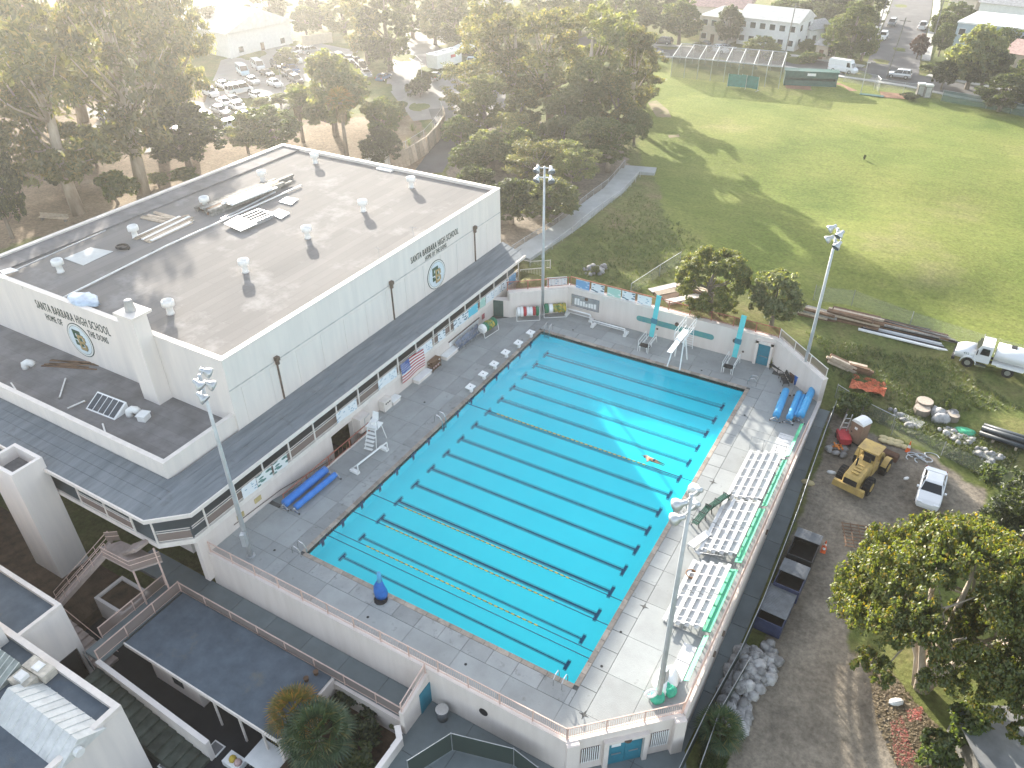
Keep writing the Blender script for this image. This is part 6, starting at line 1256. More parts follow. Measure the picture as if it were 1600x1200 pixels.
for lab, q, rz, s_ in (('small white bag lying on the dirt left of the loader', (1299,739), .2, .28), ('crushed white bottle on the dirt between loader and car', (1416,748), .9, .2), ('yellow sandbags at the fence foot by the dirt lot', (1262,755), .1, .4), ('pale board lying on the leaf litter under the big tree', (1400,1098), .6, .35)):
    t = thing('litter', lab, 'litter', gp(*q), rz); g = G(); g.smooth = True; g.lathe((0,0,0), [(.001,0),(s_,.02),(s_*.9,s_*.5),(.001,s_*.6)], 8); g.v = [(v[0]*1.5,v[1]*.8,v[2]) for v in g.v]; g.obj('piece', bpy.data.materials['sandbag_cloth'] if 'yellow' in lab else M['white'], t)
for lab, q in (('white van roof corner peeking in at the bottom edge of the dirt road', (1385,1205)), ):
    pass
sh = thing('shed_roof', 'pale grey shed roof half hidden under the big tree', 'shed', gp(1560,1195), .5); g = G(); g.bx(-2.2,2.2,-2.2,2.2,0,2.2); g.obj('wall', M['greywood'], sh); g = G(); g.bx(-2.5,2.5,-2.5,2.5,2.21,2.32); g.obj('roof', M['metal'], sh)
# plaza things: screened enclosure, planter hatch, white table
fence('screened_enclosure', 'dark green screened enclosure at the bottom edge of the plaza', [at(640,1215,LOW),at(707,1172,LOW),at(803,1196,LOW),at(840,1225,LOW)], 1.9, M['screen'], 3, LOW)
fence('green_gate', 'low dark green screen across the steps beside the classroom wing', [Vector((-10.6,-12.9,0)),Vector((-8.6,-13.4,0))], 1.5, M['screen'], 2.2, -5.6)
fence('construction_fence', 'dark green screened fence along the palm verge by the boulder heap', [at(1090,1215,LOW), gp(1120,1130), gp(1166,1050)], 1.5, M['screen'], 3)
t = thing('air_vent_box', 'pale square vent box with a dark grille beside the palm garden wall', 'vent box', at(637,1166,-4.6)); g = G(); g.bx(-.75,.75,-.8,.8,-.8,.6); g.obj('box', M['vent'], t)
g = G(); g.bx(-.6,.6,-.65,.65,.602,.62); gg = g.obj('grille', M['dark'], t)
for k in range(6): g = G(); g.bx(-.58,.58,-.56+k*.2,-.5+k*.2,.622,.66); g.obj('slat', M['metal'], gg)
t = thing('garden_table', 'pale table top in the dark courtyard below the palms', 'table', at(418,1185,-5.8)); g = G(); g.bx(-1.3,1.3,-.9,.9,.0,.08); g.obj('top', M['white'], t)
for x, y in ((-1.1,-.7),(1.1,-.7),(-1.1,.7),(1.1,.7)): g = G(); g.bx(x-.05,x+.05,y-.05,y+.05,-.8,0); g.obj('leg', M['metal'], t)
for lab, q in (('framed pale floor hatch in the dark courtyard, nearer the flat roof', (337,1170)), ('framed pale floor hatch in the dark courtyard, nearer the classroom block', (262,1195))):
    t = thing('floor_hatch', lab, 'hatch', at(*q,-6.58)); g = G(); g.bx(-.5,.5,-.45,.45,0,.05); g.obj('frame', M['vent'], t); g = G(); g.bx(-.4,.4,-.35,.35,.052,.07); g.obj('grille', M['darkroof'], t)
t = thing('laundry_tub', 'white tub with yellow and pink cloths in the dark courtyard', 'tub', at(368,1194,-6.6)); g = G(); g.bx(-.7,.7,-.45,.45,0,.5); g.obj('tub_body', M['white'], t)
for x, m in ((-.1,YEL),(.4,bpy.data.materials['pale_pink'])): g = G(); g.smooth = True; g.lathe((x,0,.5), [(.001,0),(.28,.02),(.2,.25),(.001,.28)], 8); g.obj('cloth', m, t)
# ------------------------------------------------------------ vehicles
def paint(n, c, metal=.0, r=.25): 
    m = mat(n, c, r, var=.02, metal=metal, spec=.5); m.node_tree.nodes['Principled BSDF'].inputs['Coat Weight'].default_value = .6; m.node_tree.nodes['Principled BSDF'].inputs['Coat Roughness'].default_value = .06; return m
PT = {'white': paint('white_car_paint', (.72,.73,.74)), 'silver': paint('silver_car_paint', (.42,.43,.45), .4), 'grey': paint('grey_car_paint', (.14,.15,.16), .3), 'black': paint('black_car_paint', (.02,.021,.024)), 'blue': paint('blue_car_paint', (.05,.11,.23)), 'red': paint('red_car_paint', (.26,.03,.03)), 'pale blue': paint('pale_blue_paint', (.45,.60,.68)), 'green': paint('green_car_paint', (.05,.10,.08))}
M['carglass'] = mat('dark_car_glass', (.012,.014,.017), .05, var=.05, spec=.7); M['tyre'] = mat('tyre_rubber', (.018,.018,.018), .85, var=.1); M['rim'] = mat('wheel_rim', (.45,.46,.47), .3, metal=.7, var=.05); M['lamp'] = mat('headlight_glass', (.70,.72,.74), .1, var=.03); M['tail'] = mat('tail_light', (.30,.012,.012), .2)
CARP = {}
SHAPES = {   # length, width, lower body profile (x, z), roof (x front glass foot, x front roof, x rear roof, x rear glass foot, roof height)
 'sedan': (4.6, 1.80, [(-2.3,.45),(-2.25,.92),(-1.5,.98),(.95,.95),(1.9,.80),(2.25,.66),(2.3,.42)], (1.05,.25,-1.05,-1.75,1.42)),
 'suv': (4.7, 1.88, [(-2.35,.5),(-2.33,1.05),(-1.5,1.08),(1.05,1.06),(2.0,.95),(2.3,.78),(2.35,.48)], (1.15,.45,-1.85,-2.28,1.72)),
 'hatch': (4.1, 1.76, [(-2.05,.45),(-2.0,.95),(-1.2,.98),(1.0,.94),(1.7,.82),(2.0,.66),(2.05,.42)], (1.15,.3,-1.3,-1.95,1.48)),
 'van': (5.4, 1.95, [(-2.7,.5),(-2.7,1.15),(-1.5,1.15),(1.5,1.12),(2.3,1.0),(2.65,.8),(2.7,.48)], (2.0,1.35,-2.5,-2.68,2.05)),
 'pickup': (5.4, 1.92, [(-2.7,.55),(-2.68,1.05),(-1.0,1.06),(1.1,1.06),(2.2,1.0),(2.62,.82),(2.7,.5)], (1.2,.55,-.6,-.85,1.75)),
 'cargo van': (5.9, 2.05, [(-2.95,.5),(-2.95,1.3),(-1.5,1.3),(1.7,1.25),(2.5,1.08),(2.9,.8),(2.95,.48)], (2.25,1.55,-2.9,-2.94,2.55)),
}
def car_proto(kind, colr):
    if (kind, colr) in CARP: return CARP[(kind, colr)]
    L0, W0, prof, (xf, xrf, xrr, xb, hr) = SHAPES[kind]; m = PT[colr]; hw = W0/2
    t = thing('parked_'+kind.replace(' ','_'), 'x', 'car'); g = G(); g.smooth = False
    secs = []
    xs = sorted(set([p[0] for p in prof]+[-1.95,-1.0,0.0,.6]))
    for x in xs:
        zt = float(np.interp(x, [p[0] for p in prof], [p[1] for p in prof])); tp_ = 1-.16*max(0,(abs(x)-L0*.36)/(L0*.14))**2
        zb = .26; h_ = hw*tp_
        secs.append([(x,-h_*.90,zb),(x,-h_,zb+.14),(x,-h_,zt*.62+.1),(x,-h_*.95,zt-.05),(x,-h_*.86,zt),(x,h_*.86,zt),(x,h_*.95,zt-.05),(x,h_,zt*.62+.1),(x,h_,zb+.14),(x,h_*.90,zb)])
    g.loft(secs); b = g.obj('body', m, t)
    zb = float(np.interp(0, [p[0] for p in prof], [p[1] for p in prof]))-.01; zf = float(np.interp(xf, [p[0] for p in prof], [p[1] for p in prof])); zr = float(np.interp(xb, [p[0] for p in prof], [p[1] for p in prof]))
    a = hw*.86; c = hw*.68 if 'van' not in kind else hw*.82; e_ = hr-.06
    g = G(); g.add([(xf,-a,zf-.01),(xf,a,zf-.01),(xb,a,zr-.01),(xb,-a,zr-.01),(xrf,-c,e_),(xrf,c,e_),(xrr,c,e_),(xrr,-c,e_)], [(0,1,5,4),(1,2,6,5),(2,3,7,6),(3,0,4,7)]); g.obj('windows', M['carglass'] if kind != 'cargo van' else m, t)
    g = G(); secs = [[(xrf+.10,-c*.97,e_-.02),(xrf+.10,c*.97,e_-.02),(xrr-.04,c*.97,e_-.02),(xrr-.04,-c*.97,e_-.02)],[(xrf+.02,-c*.99,e_+.02),(xrf+.02,c*.99,e_+.02),(xrr,c*.99,e_+.02),(xrr,-c*.99,e_+.02)],[(xrf-.15,-c*.88,hr),(xrf-.15,c*.88,hr),(xrr+.15,c*.88,hr),(xrr+.15,-c*.88,hr)]]; g.loft(secs); g.obj('roof', m, t)
    for s_ in (-1,1):                                    # pillars between the windows
        for f0 in (0,.48,1)+((.75,) if 'van' in kind or kind == 'suv' else ()):
            p0 = Vector((xf+(xb-xf)*f0, s_*a*1.005, zf+(zr-zf)*f0)); p1 = Vector((xrf+(xrr-xrf)*f0, s_*c*1.01, e_)); g = G(); g.beam(p0, p1, .07, .06); g.obj('pillar', m, t)
    if kind == 'cargo van': g = G(); g.add([(xf+.02,-a*.95,zf+.1),(xf+.02,a*.95,zf+.1),(xrf+.03,c*.93,e_-.15),(xrf+.03,-c*.93,e_-.15)], [(0,1,2,3)]); g.obj('windscreen', M['carglass'], t)
    if kind == 'cargo van':
        for s_ in (-1,1): g = G(); g.add([(xf-.5,s_*a*1.012,zf+.12),(xf-1.3,s_*a*1.012,zf+.12),(xrf-.6,s_*(c+.05)*1.02,e_-.35),(xrf-.1,s_*(c+.05)*1.02,e_-.35)], [(0,1,2,3)]); g.obj('side_window', M['carglass'], t)
    if kind == 'pickup': g = G(); g.bx(-2.6,-.95,-hw*.78,hw*.78,1.062,1.075); g.obj('cargo_bed', M['black'], t)
    wr = .33 if kind in ('sedan','hatch') else .37
    for x in (L0*.30,-L0*.29):
        for s_ in (-1,1):
            g = G(); g.tube([(x,s_*(hw-.20),wr),(x,s_*(hw+.01),wr)], wr, 12); wl_ = g.obj('wheel', M['tyre'], t); g = G(); g.tube([(x,s_*(hw-.05),wr),(x,s_*(hw+.02),wr)], wr*.62, 10); g.obj('rim', M['rim'], wl_)
    for s_ in (-1,1):
        g = G(); g.box((L0/2-.14,s_*hw*.66,.68),(.2,.36,.14)); g.obj('headlight', M['lamp'], t); g = G(); g.box((-L0/2+.06,s_*hw*.72,.82),(.1,.28,.16)); g.obj('tail_light', M['tail'], t)
        g = G(); g.box((xf-.25,s_*(hw+.08),zf+.08),(.16,.16,.12)); g.obj('mirror', m, t)
    CARP[(kind, colr)] = [t, False]; return CARP[(kind, colr)]
def car(kind, colr, q, q2, label, group=None, sc=1.0, lift=.05):
    P = car_proto(kind, colr); p = gp(*q); d = gp(*q2)-p; rz = math.atan2(d.y, d.x); loc = (p.x, p.y, p.z+lift)
    if not P[1]:
        t = P[0]; P[1] = True; t.location = loc; t.rotation_euler = (0,0,rz); t['label'] = label; t.scale = (sc,sc,sc)
    else: t = dup(P[0], loc, rz, label, sc)
    if 'group' in t.keys() and not group: del t['group']
    if group: t['group'] = group
    t['category'] = {'pickup': 'pickup truck', 'van': 'van', 'cargo van': 'van'}.get(kind, 'car'); return t
car('sedan', 'white', (1452,772), (1444,800), 'shiny white sedan parked alone on the dirt beside the loader', None, 1.07)
LOTG = 'vehicles parked in the upper school lot'
LOT = [('van','pale blue',(380,116),(392,126),'pale blue camper van at the left end of the upper car row'),('van','white',(404,108),(416,116),'white van beside the pale blue camper'),('suv','grey',(434,106),(446,112),'dark grey car behind the two vans, next to the lot middle'),('sedan','black',(418,119),(430,124),'black sedan in front of the white van beside the camper'),
 ('van','white',(375,146),(392,142),'white van in the front row with dark windows'),('sedan','white',(352,165),(364,172),'white sedan farthest left in the front row'),('sedan','silver',(366,161),(380,168),'silver sedan second in the front row'),('hatch','white',(372,172),(386,178),'white hatchback lowest in the front row'),('sedan','white',(402,155),(414,162),'white sedan behind the front row van'),('hatch','grey',(414,162),(424,168),'grey hatchback at the hedge end of the front row'),
 ('suv','white',(366,200),(384,196),'white estate car parked by the round green tree'),('suv','grey',(318,188),(330,194),'grey car half hidden under the eucalyptus by the lot'),('suv','grey',(452,122),(464,128),'dark grey car in the middle island, left of its neighbour'),('suv','black',(463,130),(474,136),'black car in the middle island nearest the big round tree'),('pickup','blue',(456,113),(468,118),'blue pickup at the back of the middle island'),
 ('pickup','white',(470,84),(484,80),'white pickup at the far edge of the upper lot'),('suv','silver',(488,84),(500,82),'silver car next to the white pickup at the far edge'),('pickup','white',(490,99),(502,104),'white pickup first in the long diagonal row'),('suv','silver',(505,95),(516,101),'silver car second in the long diagonal row'),('sedan','grey',(517,93),(527,99),'grey sedan third in the long diagonal row'),('suv','silver',(532,95),(541,101),'silver car fourth in the long diagonal row'),('sedan','black',(546,97),(555,103),'black sedan fifth in the long diagonal row'),('hatch','grey',(558,100),(566,107),'grey hatchback sixth in the long diagonal row'),('suv','black',(566,108),(574,116),'black car seventh in the long diagonal row'),('sedan','silver',(572,119),(580,126),'silver sedan last in the long diagonal row'),
 ('sedan','blue',(600,125),(612,118),'blue sedan alone at the head of the marked bays'),('hatch','silver',(681,124),(690,116),'silver hatchback between the hedge and the white trailer'),('pickup','pale blue',(736,102),(737,92),'pale blue pickup right of the white trailer'),('suv','silver',(757,106),(760,97),'silver car behind the pale blue pickup'),('sedan','white',(738,192),(750,185),'white sedan under the trees beside the gated drive'),('sedan','silver',(736,207),(748,201),'silver sedan below the white one by the gated drive'),
 ('sedan','silver',(440, 95),(450, 99),'silver sedan behind the dark grey car at the lot back'),('suv','white',(462, 98),(472, 103),'white car at the back of the middle island'),('sedan','white',(430, 135),(440, 139),'white sedan between the van and the middle island'),('sedan','grey',(385, 186),(396, 190),'grey sedan behind the white estate car'),('hatch','silver',(345, 178),(357, 182),'silver hatchback behind the front row, far left'),('suv','white',(330, 150),(342, 156),'white car beyond the front row, nearest the eucalyptus'),('sedan','silver',(395, 131),(406, 136),'silver sedan between camper and white van'),('sedan','white',(350, 138),(361, 143),'white sedan left of the front row van'),
 ('sedan','white',(170,187),(184,190),'white sedan seen between the eucalyptus trunks'),('hatch','white',(262,207),(276,206),'white hatchback behind the dense dark tree'),('hatch','silver',(186,186),(198,188),'silver hatchback seen between the eucalyptus trunks'),('van','white',(322,18),(332,16),'white van at the top edge left of two long trailers'),('sedan','white',(305,14),(314,13),'white sedan at the top edge beyond the gable roof')]
for a in LOT: car(*a, group=LOTG)
STG = 'vehicles along the street beyond the field'
for a in [('hatch','white',(988,80),(1002,82),'white hatchback at the left end of the street'),('sedan','silver',(1020,84),(1034,86),'silver sedan on the street behind the batting cage end'),('suv','grey',(1036,69),(1020,67),'grey car parked at the far kerb under the street trees'),('pickup','grey',(1102,76),(1116,77),'dark grey pickup at the far kerb by the pale house'),('pickup','white',(1120,82),(1134,84),'white pickup on the street above the batting cage'),('sedan','silver',(1134,79),(1148,80),'silver sedan at the far kerb right of the white pickup'),
 ('cargo van','white',(1316,113),(1334,116),'white cargo van on the street behind the green dugout'),('suv','silver',(1404,122),(1388,120),'silver car on the street near the corner'),('suv','white',(1379,61),(1370,72),'white car parked low on the left side of the side road'),('suv','grey',(1393,40),(1384,52),'dark car parked higher on the left side of the side road'),('pickup','white',(1441,45),(1447,36),'white pickup coming down the side road')]: car(*a, group=STG)
for lab, a, b in (('long white trailer at the top edge, left of its twin', (348,16), (370,11)), ('long white trailer at the top edge, right of its twin', (362,20), (384,15))):
    p = gp(*a); d = gp(*b)-p; t = thing('box_trailer', lab, 'trailer', p, math.atan2(d.y,d.x), 'long white trailers'); g = G(); g.bx(-4,4,-1.2,1.2,.9,3.4); g.obj('box', M['white'], t)
    for x in (-2.5,-1.5):
        for s_ in (-1,1): g = G(); g.tube([(x,s_*1.0,.45),(x,s_*1.22,.45)], .45, 10); g.obj('wheel', M['tyre'], t)
# white water tanker
a, b = gp(1511,566), gp(1573,582); d = (a-b); tr = thing('water_tanker', 'white water tanker lorry standing on the grass at the right edge', 'tanker truck', (b.x,b.y,b.z+.02), math.atan2(d.y,d.x)); wb = d.length
WP = PT['white']; tr_w = 1.2
g = G(); g.beam((-2.4,-.4,.85),(wb+1.0,-.4,.85),.14,.24); g.beam((-2.4,.4,.85),(wb+1.0,.4,.85),.14,.24); g.obj('chassis', M['black'], tr)
g = G(); g.smooth = True; g.loft([[(x, 1.16*s_*math.cos(q), 1.95+.85*s_*math.sin(q)) for q in [2*PI*k/24 for k in range(24)]] for x, s_ in ((-2.9,.9),(-2.85,1),(wb-2.05,1),(wb-2.0,.9))]); tk = g.obj('tank', WP, tr)
for x in (-1.6,.2): g = G(); g.bx(x-.25,x+.25,-.3,.3,2.78,2.86); g.obj('hatch', M['black'], tk)
g = G(); g.bx(-2.9,wb-2.0,-1.2,1.2,1.02,1.14); g.obj('deck', M['white'], tr)
g = G(); g.loft([[(x,-y,z0),(x,-y,z0+.3),(x,-y*.9,z1),(x,y*.9,z1),(x,y,z0+.3),(x,y,z0)] for x,y,z0,z1 in ((wb-1.75,1.1,.95,2.55),(wb-1.7,1.12,.9,2.72),(wb-.75,1.12,.9,2.70),(wb-.35,1.10,.9,1.95))]); cb_ = g.obj('cab', WP, tr)
g = G(); g.add([(wb-.70,-.95,2.62),(wb-.70,.95,2.62),(wb-.28,1.0,1.98),(wb-.28,-1.0,1.98)], [(0,1,2,3)]); g.obj('windscreen', M['carglass'], tr)
for s_ in (-1,1):
    g = G(); g.add([(wb-1.55,s_*1.135,1.75),(wb-.75,s_*1.135,1.75),(wb-.85,s_*1.10,2.45),(wb-1.5,s_*1.10,2.45)], [(0,1,2,3)]); g.obj('side_window', M['carglass'], tr)
    g = G(); g.bx(wb-.55,wb-.45,s_*1.35-.1,s_*1.35+.1,1.75,2.25); g.obj('mirror', M['black'], tr); g = G(); g.bx(wb-1.6,wb-.7,s_*1.05-.18,s_*1.05+.18,.45,.62); g.obj('step', M['steel'], tr)
    g = G(); g.box((wb+1.32,s_*.8,1.25),(.1,.3,.2)); g.obj('headlight', M['lamp'], tr)
g = G(); g.smooth = True; g.loft([[(x,-y,z0),(x,-y,z1-.35),(x,-y*.7,z1),(x,y*.7,z1),(x,y,z1-.35),(x,y,z0)] for x,y,z0,z1 in ((wb-.36,1.05,.85,1.95),(wb+.6,1.0,.85,1.82),(wb+1.2,.9,.8,1.62),(wb+1.35,.85,.75,1.3))]); g.obj('bonnet', WP, tr)
g = G(); g.bx(wb+1.2,wb+1.5,-1.15,1.15,.5,.8); g.obj('bumper', M['black'], tr)
for s_ in (-1,1):
    g = G(); g.loft([[(wb+.62*math.cos(q)*k_, s_*y, .52+.62*math.sin(q)*k_) for q in [PI*j/8 for j in range(9)]] for y, k_ in ((.82,1.05),(1.2,1.05),(1.2,1.18),(.82,1.18))], closed=False, caps=False); g.obj('mudguard', WP, tr)
for x, ys_ in ((wb,(1.0,)),(0,(1.0,.68))):
    for s_ in (-1,1):
        for y in ys_: g = G(); g.tube([(x,s_*(y-.14),.52),(x,s_*(y+.14),.52)], .52, 16); k_ = g.obj('wheel', M['tyre'], tr)
        g = G(); g.tube([(x,s_*1.05,.52),(x,s_*1.16,.52)], .27, 12); g.obj('rim', M['rim'], k_)
g = G(); g.bx(-1.2,1.1,-1.22,-.6,.95,1.015); g.bx(-1.2,1.1,.6,1.22,.95,1.015); g.obj('mudguard', M['white'], tr)
me_ = letters('422', .3, Matrix(((-1,0,0,0),(0,0,1,0),(0,1,0,0),(0,0,0,1))), M['ink'], None, 'fleet_number'); me_.parent = tr; me_.matrix_local = Matrix(((-1,0,0,wb+.35),(0,0,1,1.02),(0,1,0,1.35),(0,0,0,1)))
# yellow wheel loader
a, b = gp(1330,778), gp(1375,712); d = b-a; ld = thing('wheel_loader', 'yellow wheel loader with its rusty bucket lowered on the dirt lot', 'wheel loader', ((a.x+b.x)/2-.3,(a.y+b.y)/2,float(gz((a.x+b.x)/2,(a.y+b.y)/2))), math.atan2(d.y,d.x)-.05)
YL = mat('loader_yellow', (.50,.35,.11), .6, c2=(.36,.25,.10), scale=1.5, spot=((.16,.10,.05), 2, .58, .12, .5)); RU = mat('rusty_bucket', (.20,.105,.065), .7, c2=(.10,.06,.05), scale=2)
for x in (1.75,-1.75):
    for s_ in (-1,1):
        g = G(); g.tube([(x,s_*.85,.78),(x,s_*1.42,.78)], .78, 18); wh = g.obj('wheel', M['tyre'], ld)
        g = G(); g.tube([(x,s_*1.2,.78),(x,s_*1.46,.78)], .40, 12); g.obj('rim', YL, wh)
        q = G()
        for k in range(16): an_ = 2*PI*k/16; c = Vector((x+.78*math.cos(an_),s_*1.13,.78+.78*math.sin(an_))); tg = Vector((math.cos(an_),0,math.sin(an_))); q.beam(c+Vector((0,-.26,0))-tg*.02, c+Vector((0,.26,0))-tg*.02, .12, .12)
        q.obj('tread_bars', M['tyre'], wh)
g = G(); g.loft([[(x,-w_,.75),(x,-w_,h_-.2),(x,-w_*.85,h_),(x,w_*.85,h_),(x,w_,h_-.2),(x,w_,.75)] for x,w_,h_ in ((-3.1,.62,1.75),(-2.9,.72,1.95),(-.9,.72,2.12),(-.5,.75,2.1))]); eb = g.obj('engine_cover', YL, ld)
g = G(); g.bx(-3.14,-3.0,-.55,.55,.95,1.7); g.obj('radiator_grille', M['black'], eb)
for k in range(4): g = G(); g.bx(-2.6+k*.42,-2.35+k*.42,-.3,.3,2.05,2.13); g.obj('cover_plate', YL, eb)
g = G(); g.tube([(-1.5,.35,2.0),(-1.5,.35,2.85)], .07, 8); g.obj('exhaust', M['black'], eb)
g = G(); g.hexa([(-3.3,-1.35,.55),(-3.0,-1.35,.55),(-3.0,1.35,.55),(-3.3,1.35,.55),(-3.3,-1.3,1.15),(-3.0,-1.3,1.15),(-3.0,1.3,1.15),(-3.3,1.3,1.15)]); g.obj('counterweight', YL, ld)
g = G(); g.bx(-.6,.9,-.8,.8,.8,1.65); g.obj('cab_floor', YL, ld)
for x, y in ((-.45,-.72),(-.45,.72),(.85,-.72),(.85,.72)): g = G(); g.beam((x,y,1.6),(x,y,3.15),.1,.1); g.obj('cab_post', YL, ld)
g = G(); g.bx(-.62,1.02,-.88,.88,3.15,3.27); g.obj('cab_roof', YL, ld)
g = G(); g.bx(-.2,.25,-.28,.28,1.65,2.0); g.bx(-.3,-.2,-.28,.28,1.65,2.5); g.obj('seat', M['black'], ld)
g = G(); g.bx(.55,.8,-.5,.5,1.65,2.2); g.obj('dashboard', M['black'], ld); g = G(); g.tube([(.45+.04,.2*math.cos(q),2.3+.2*math.sin(q)) for q in np.linspace(0,2*PI,13)], .025, 5); g.obj('steering_wheel', M['black'], ld)
g = G(); g.bx(1.0,2.4,-.55,.55,.6,1.5); g.obj('front_frame', YL, ld)
for x in (1.75,): 
    for s_ in (-1,1): g = G(); g.loft([[(x+.9*math.cos(q), s_*y, .78+.9*math.sin(q)) for q in [PI*(.15+.7*j/8) for j in range(9)]] for y in (.9,1.4)], closed=False, caps=False); g.obj('mudguard', YL, ld)
for s_ in (-1,1):
    g = G(); g.beam((1.2,s_*.5,1.95),(2.5,s_*.5,1.35),.16,.34); g.beam((2.45,s_*.5,1.4),(3.25,s_*.5,.5),.16,.3); g.obj('lift_arm', YL, ld); g = G(); g.tube([(1.4,s_*.3,1.0),(2.5,s_*.42,1.25)], .08, 8); g.obj('hydraulic_ram', M['steel'], ld)
g = G(); g.beam((1.3,0,2.0),(2.4,0,1.9),.14,.2); g.beam((2.4,0,1.9),(3.1,0,.9),.14,.16); g.obj('tilt_link', YL, ld)
pf = [(3.15,.12),(4.35,.06),(4.4,.12),(3.5,.22),(3.28,.45),(3.25,.95),(3.5,1.30),(3.45,1.36),(3.18,1.05),(3.12,.5)]
g = G(); g.loft([[(x,y,z) for x, z in pf] for y in (-1.55,1.55)]); bk_ = g.obj('bucket', RU, ld)
for y in (-1.55,1.5): g = G(); g.loft([[(x,yy,z) for x, z in ((3.15,.12),(4.3,.06),(3.5,1.30),(3.25,1.0))] for yy in (y,y+.05)]); g.obj('side_plate', RU, bk_)
for k in range(9): g = G(); y = -1.4+k*.35; g.bx(4.3,4.6,y-.05,y+.05,.05,.13); g.obj('tooth', M['steel'], bk_)
# ------------------------------------------------------------ streets and lots
SC = [gp(*q) for q in [(900,62),(1000,78),(1120,86),(1240,97),(1330,112),(1430,126),(1640,165)]]
ribbon('street', SC, 9.5, M['asphalt'], .06); SR = [gp(*q) for q in [(1392,118),(1398,90),(1408,60),(1420,25),(1432,-25)]]; ribbon('side_road', SR, 10.5, M['asphalt'], .09)
ribbon('street_pavement', SC[:5], 1.8, M['kerb'], .16, .2, off=6.0); ribbon('street_pavement', SC[5:], 1.8, M['kerb'], .16, .2, off=6.0); ribbon('street_pavement', SC, 1.2, M['kerb'], .16, .2, off=-5.5); ribbon('street_pavement', SR[1:], 1.8, M['kerb'], .18, .2, off=6.4); ribbon('street_pavement', SR[1:], 1.8, M['kerb'], .18, .2, off=-6.4)
M['mark'] = mat('road_marking', (.62,.62,.60), .7, var=.1)
sheet('parking_lot', [(300,210),(345,95),(460,62),(560,80),(610,120),(560,150),(430,190),(400,215)], M['lot'], .05); sheet('parking_lot', [(130,170),(260,150),(345,165),(330,215),(240,225),(150,215)], M['lot'], .045)
sheet('parking_lot', [(225,240),(250,205),(330,200),(345,215)], M['lot'], .06)
ribbon('driveway', [gp(*q) for q in [(668,45),(662,70),(648,100),(645,130),(668,158),(692,185)]], 11, M['lot'], .07); ribbon('driveway', [gp(*q) for q in [(690,170),(702,200),(692,235),(668,272)]], 5.0, M['asphalt'], .10); sheet('parking_lot', [(640,150),(700,118),(790,110),(790,175),(720,190),(660,175)], M['lot'], .08)
for k in range(6): ribbon('bay_line', [gp(604+k*9,112-k*5),gp(634+k*5,117-k*4)], .18, M['mark'], .16)
p0 = [gp(*q) for q in [(693,190),(696,203),(684,222),(668,240),(640,258),(612,268)]]
rw = thing('curved_retaining_wall', 'curved brown timber retaining wall beside the sloping drive', 'wall', p0[0])
for a, b in zip(p0[:-1], p0[1:]):
    n = 5
    for k in range(n): u, v = a.lerp(b,k/n), a.lerp(b,(k+.94)/n); g = G(); g.beam(u-p0[0]+Vector((0,0,1.2)), v-p0[0]+Vector((0,0,1.2)), .25, 3.2); g.obj('plank', M['wood'], rw)
fence('wall_fence', 'pale fence on top of the curved timber wall', [p+Vector((-.3,-.2,0)) for p in p0], 3.9, M['mesh'], 2.5); 
wall('white_wall', 'white blank wall behind the gymnasium near the agaves', thick(tuple(gp(572,268))[:2], tuple(gp(618,262))[:2], -.4), float(gp(600,262).z)-1, float(gp(600,262).z)+3.2, M['white'])
ga_ = [gp(676,203),gp(712,203)]; fence('drive_gate', 'thin metal gate across the sloping drive', ga_, 1.3, M['mesh'], 2.0, cat='gate')
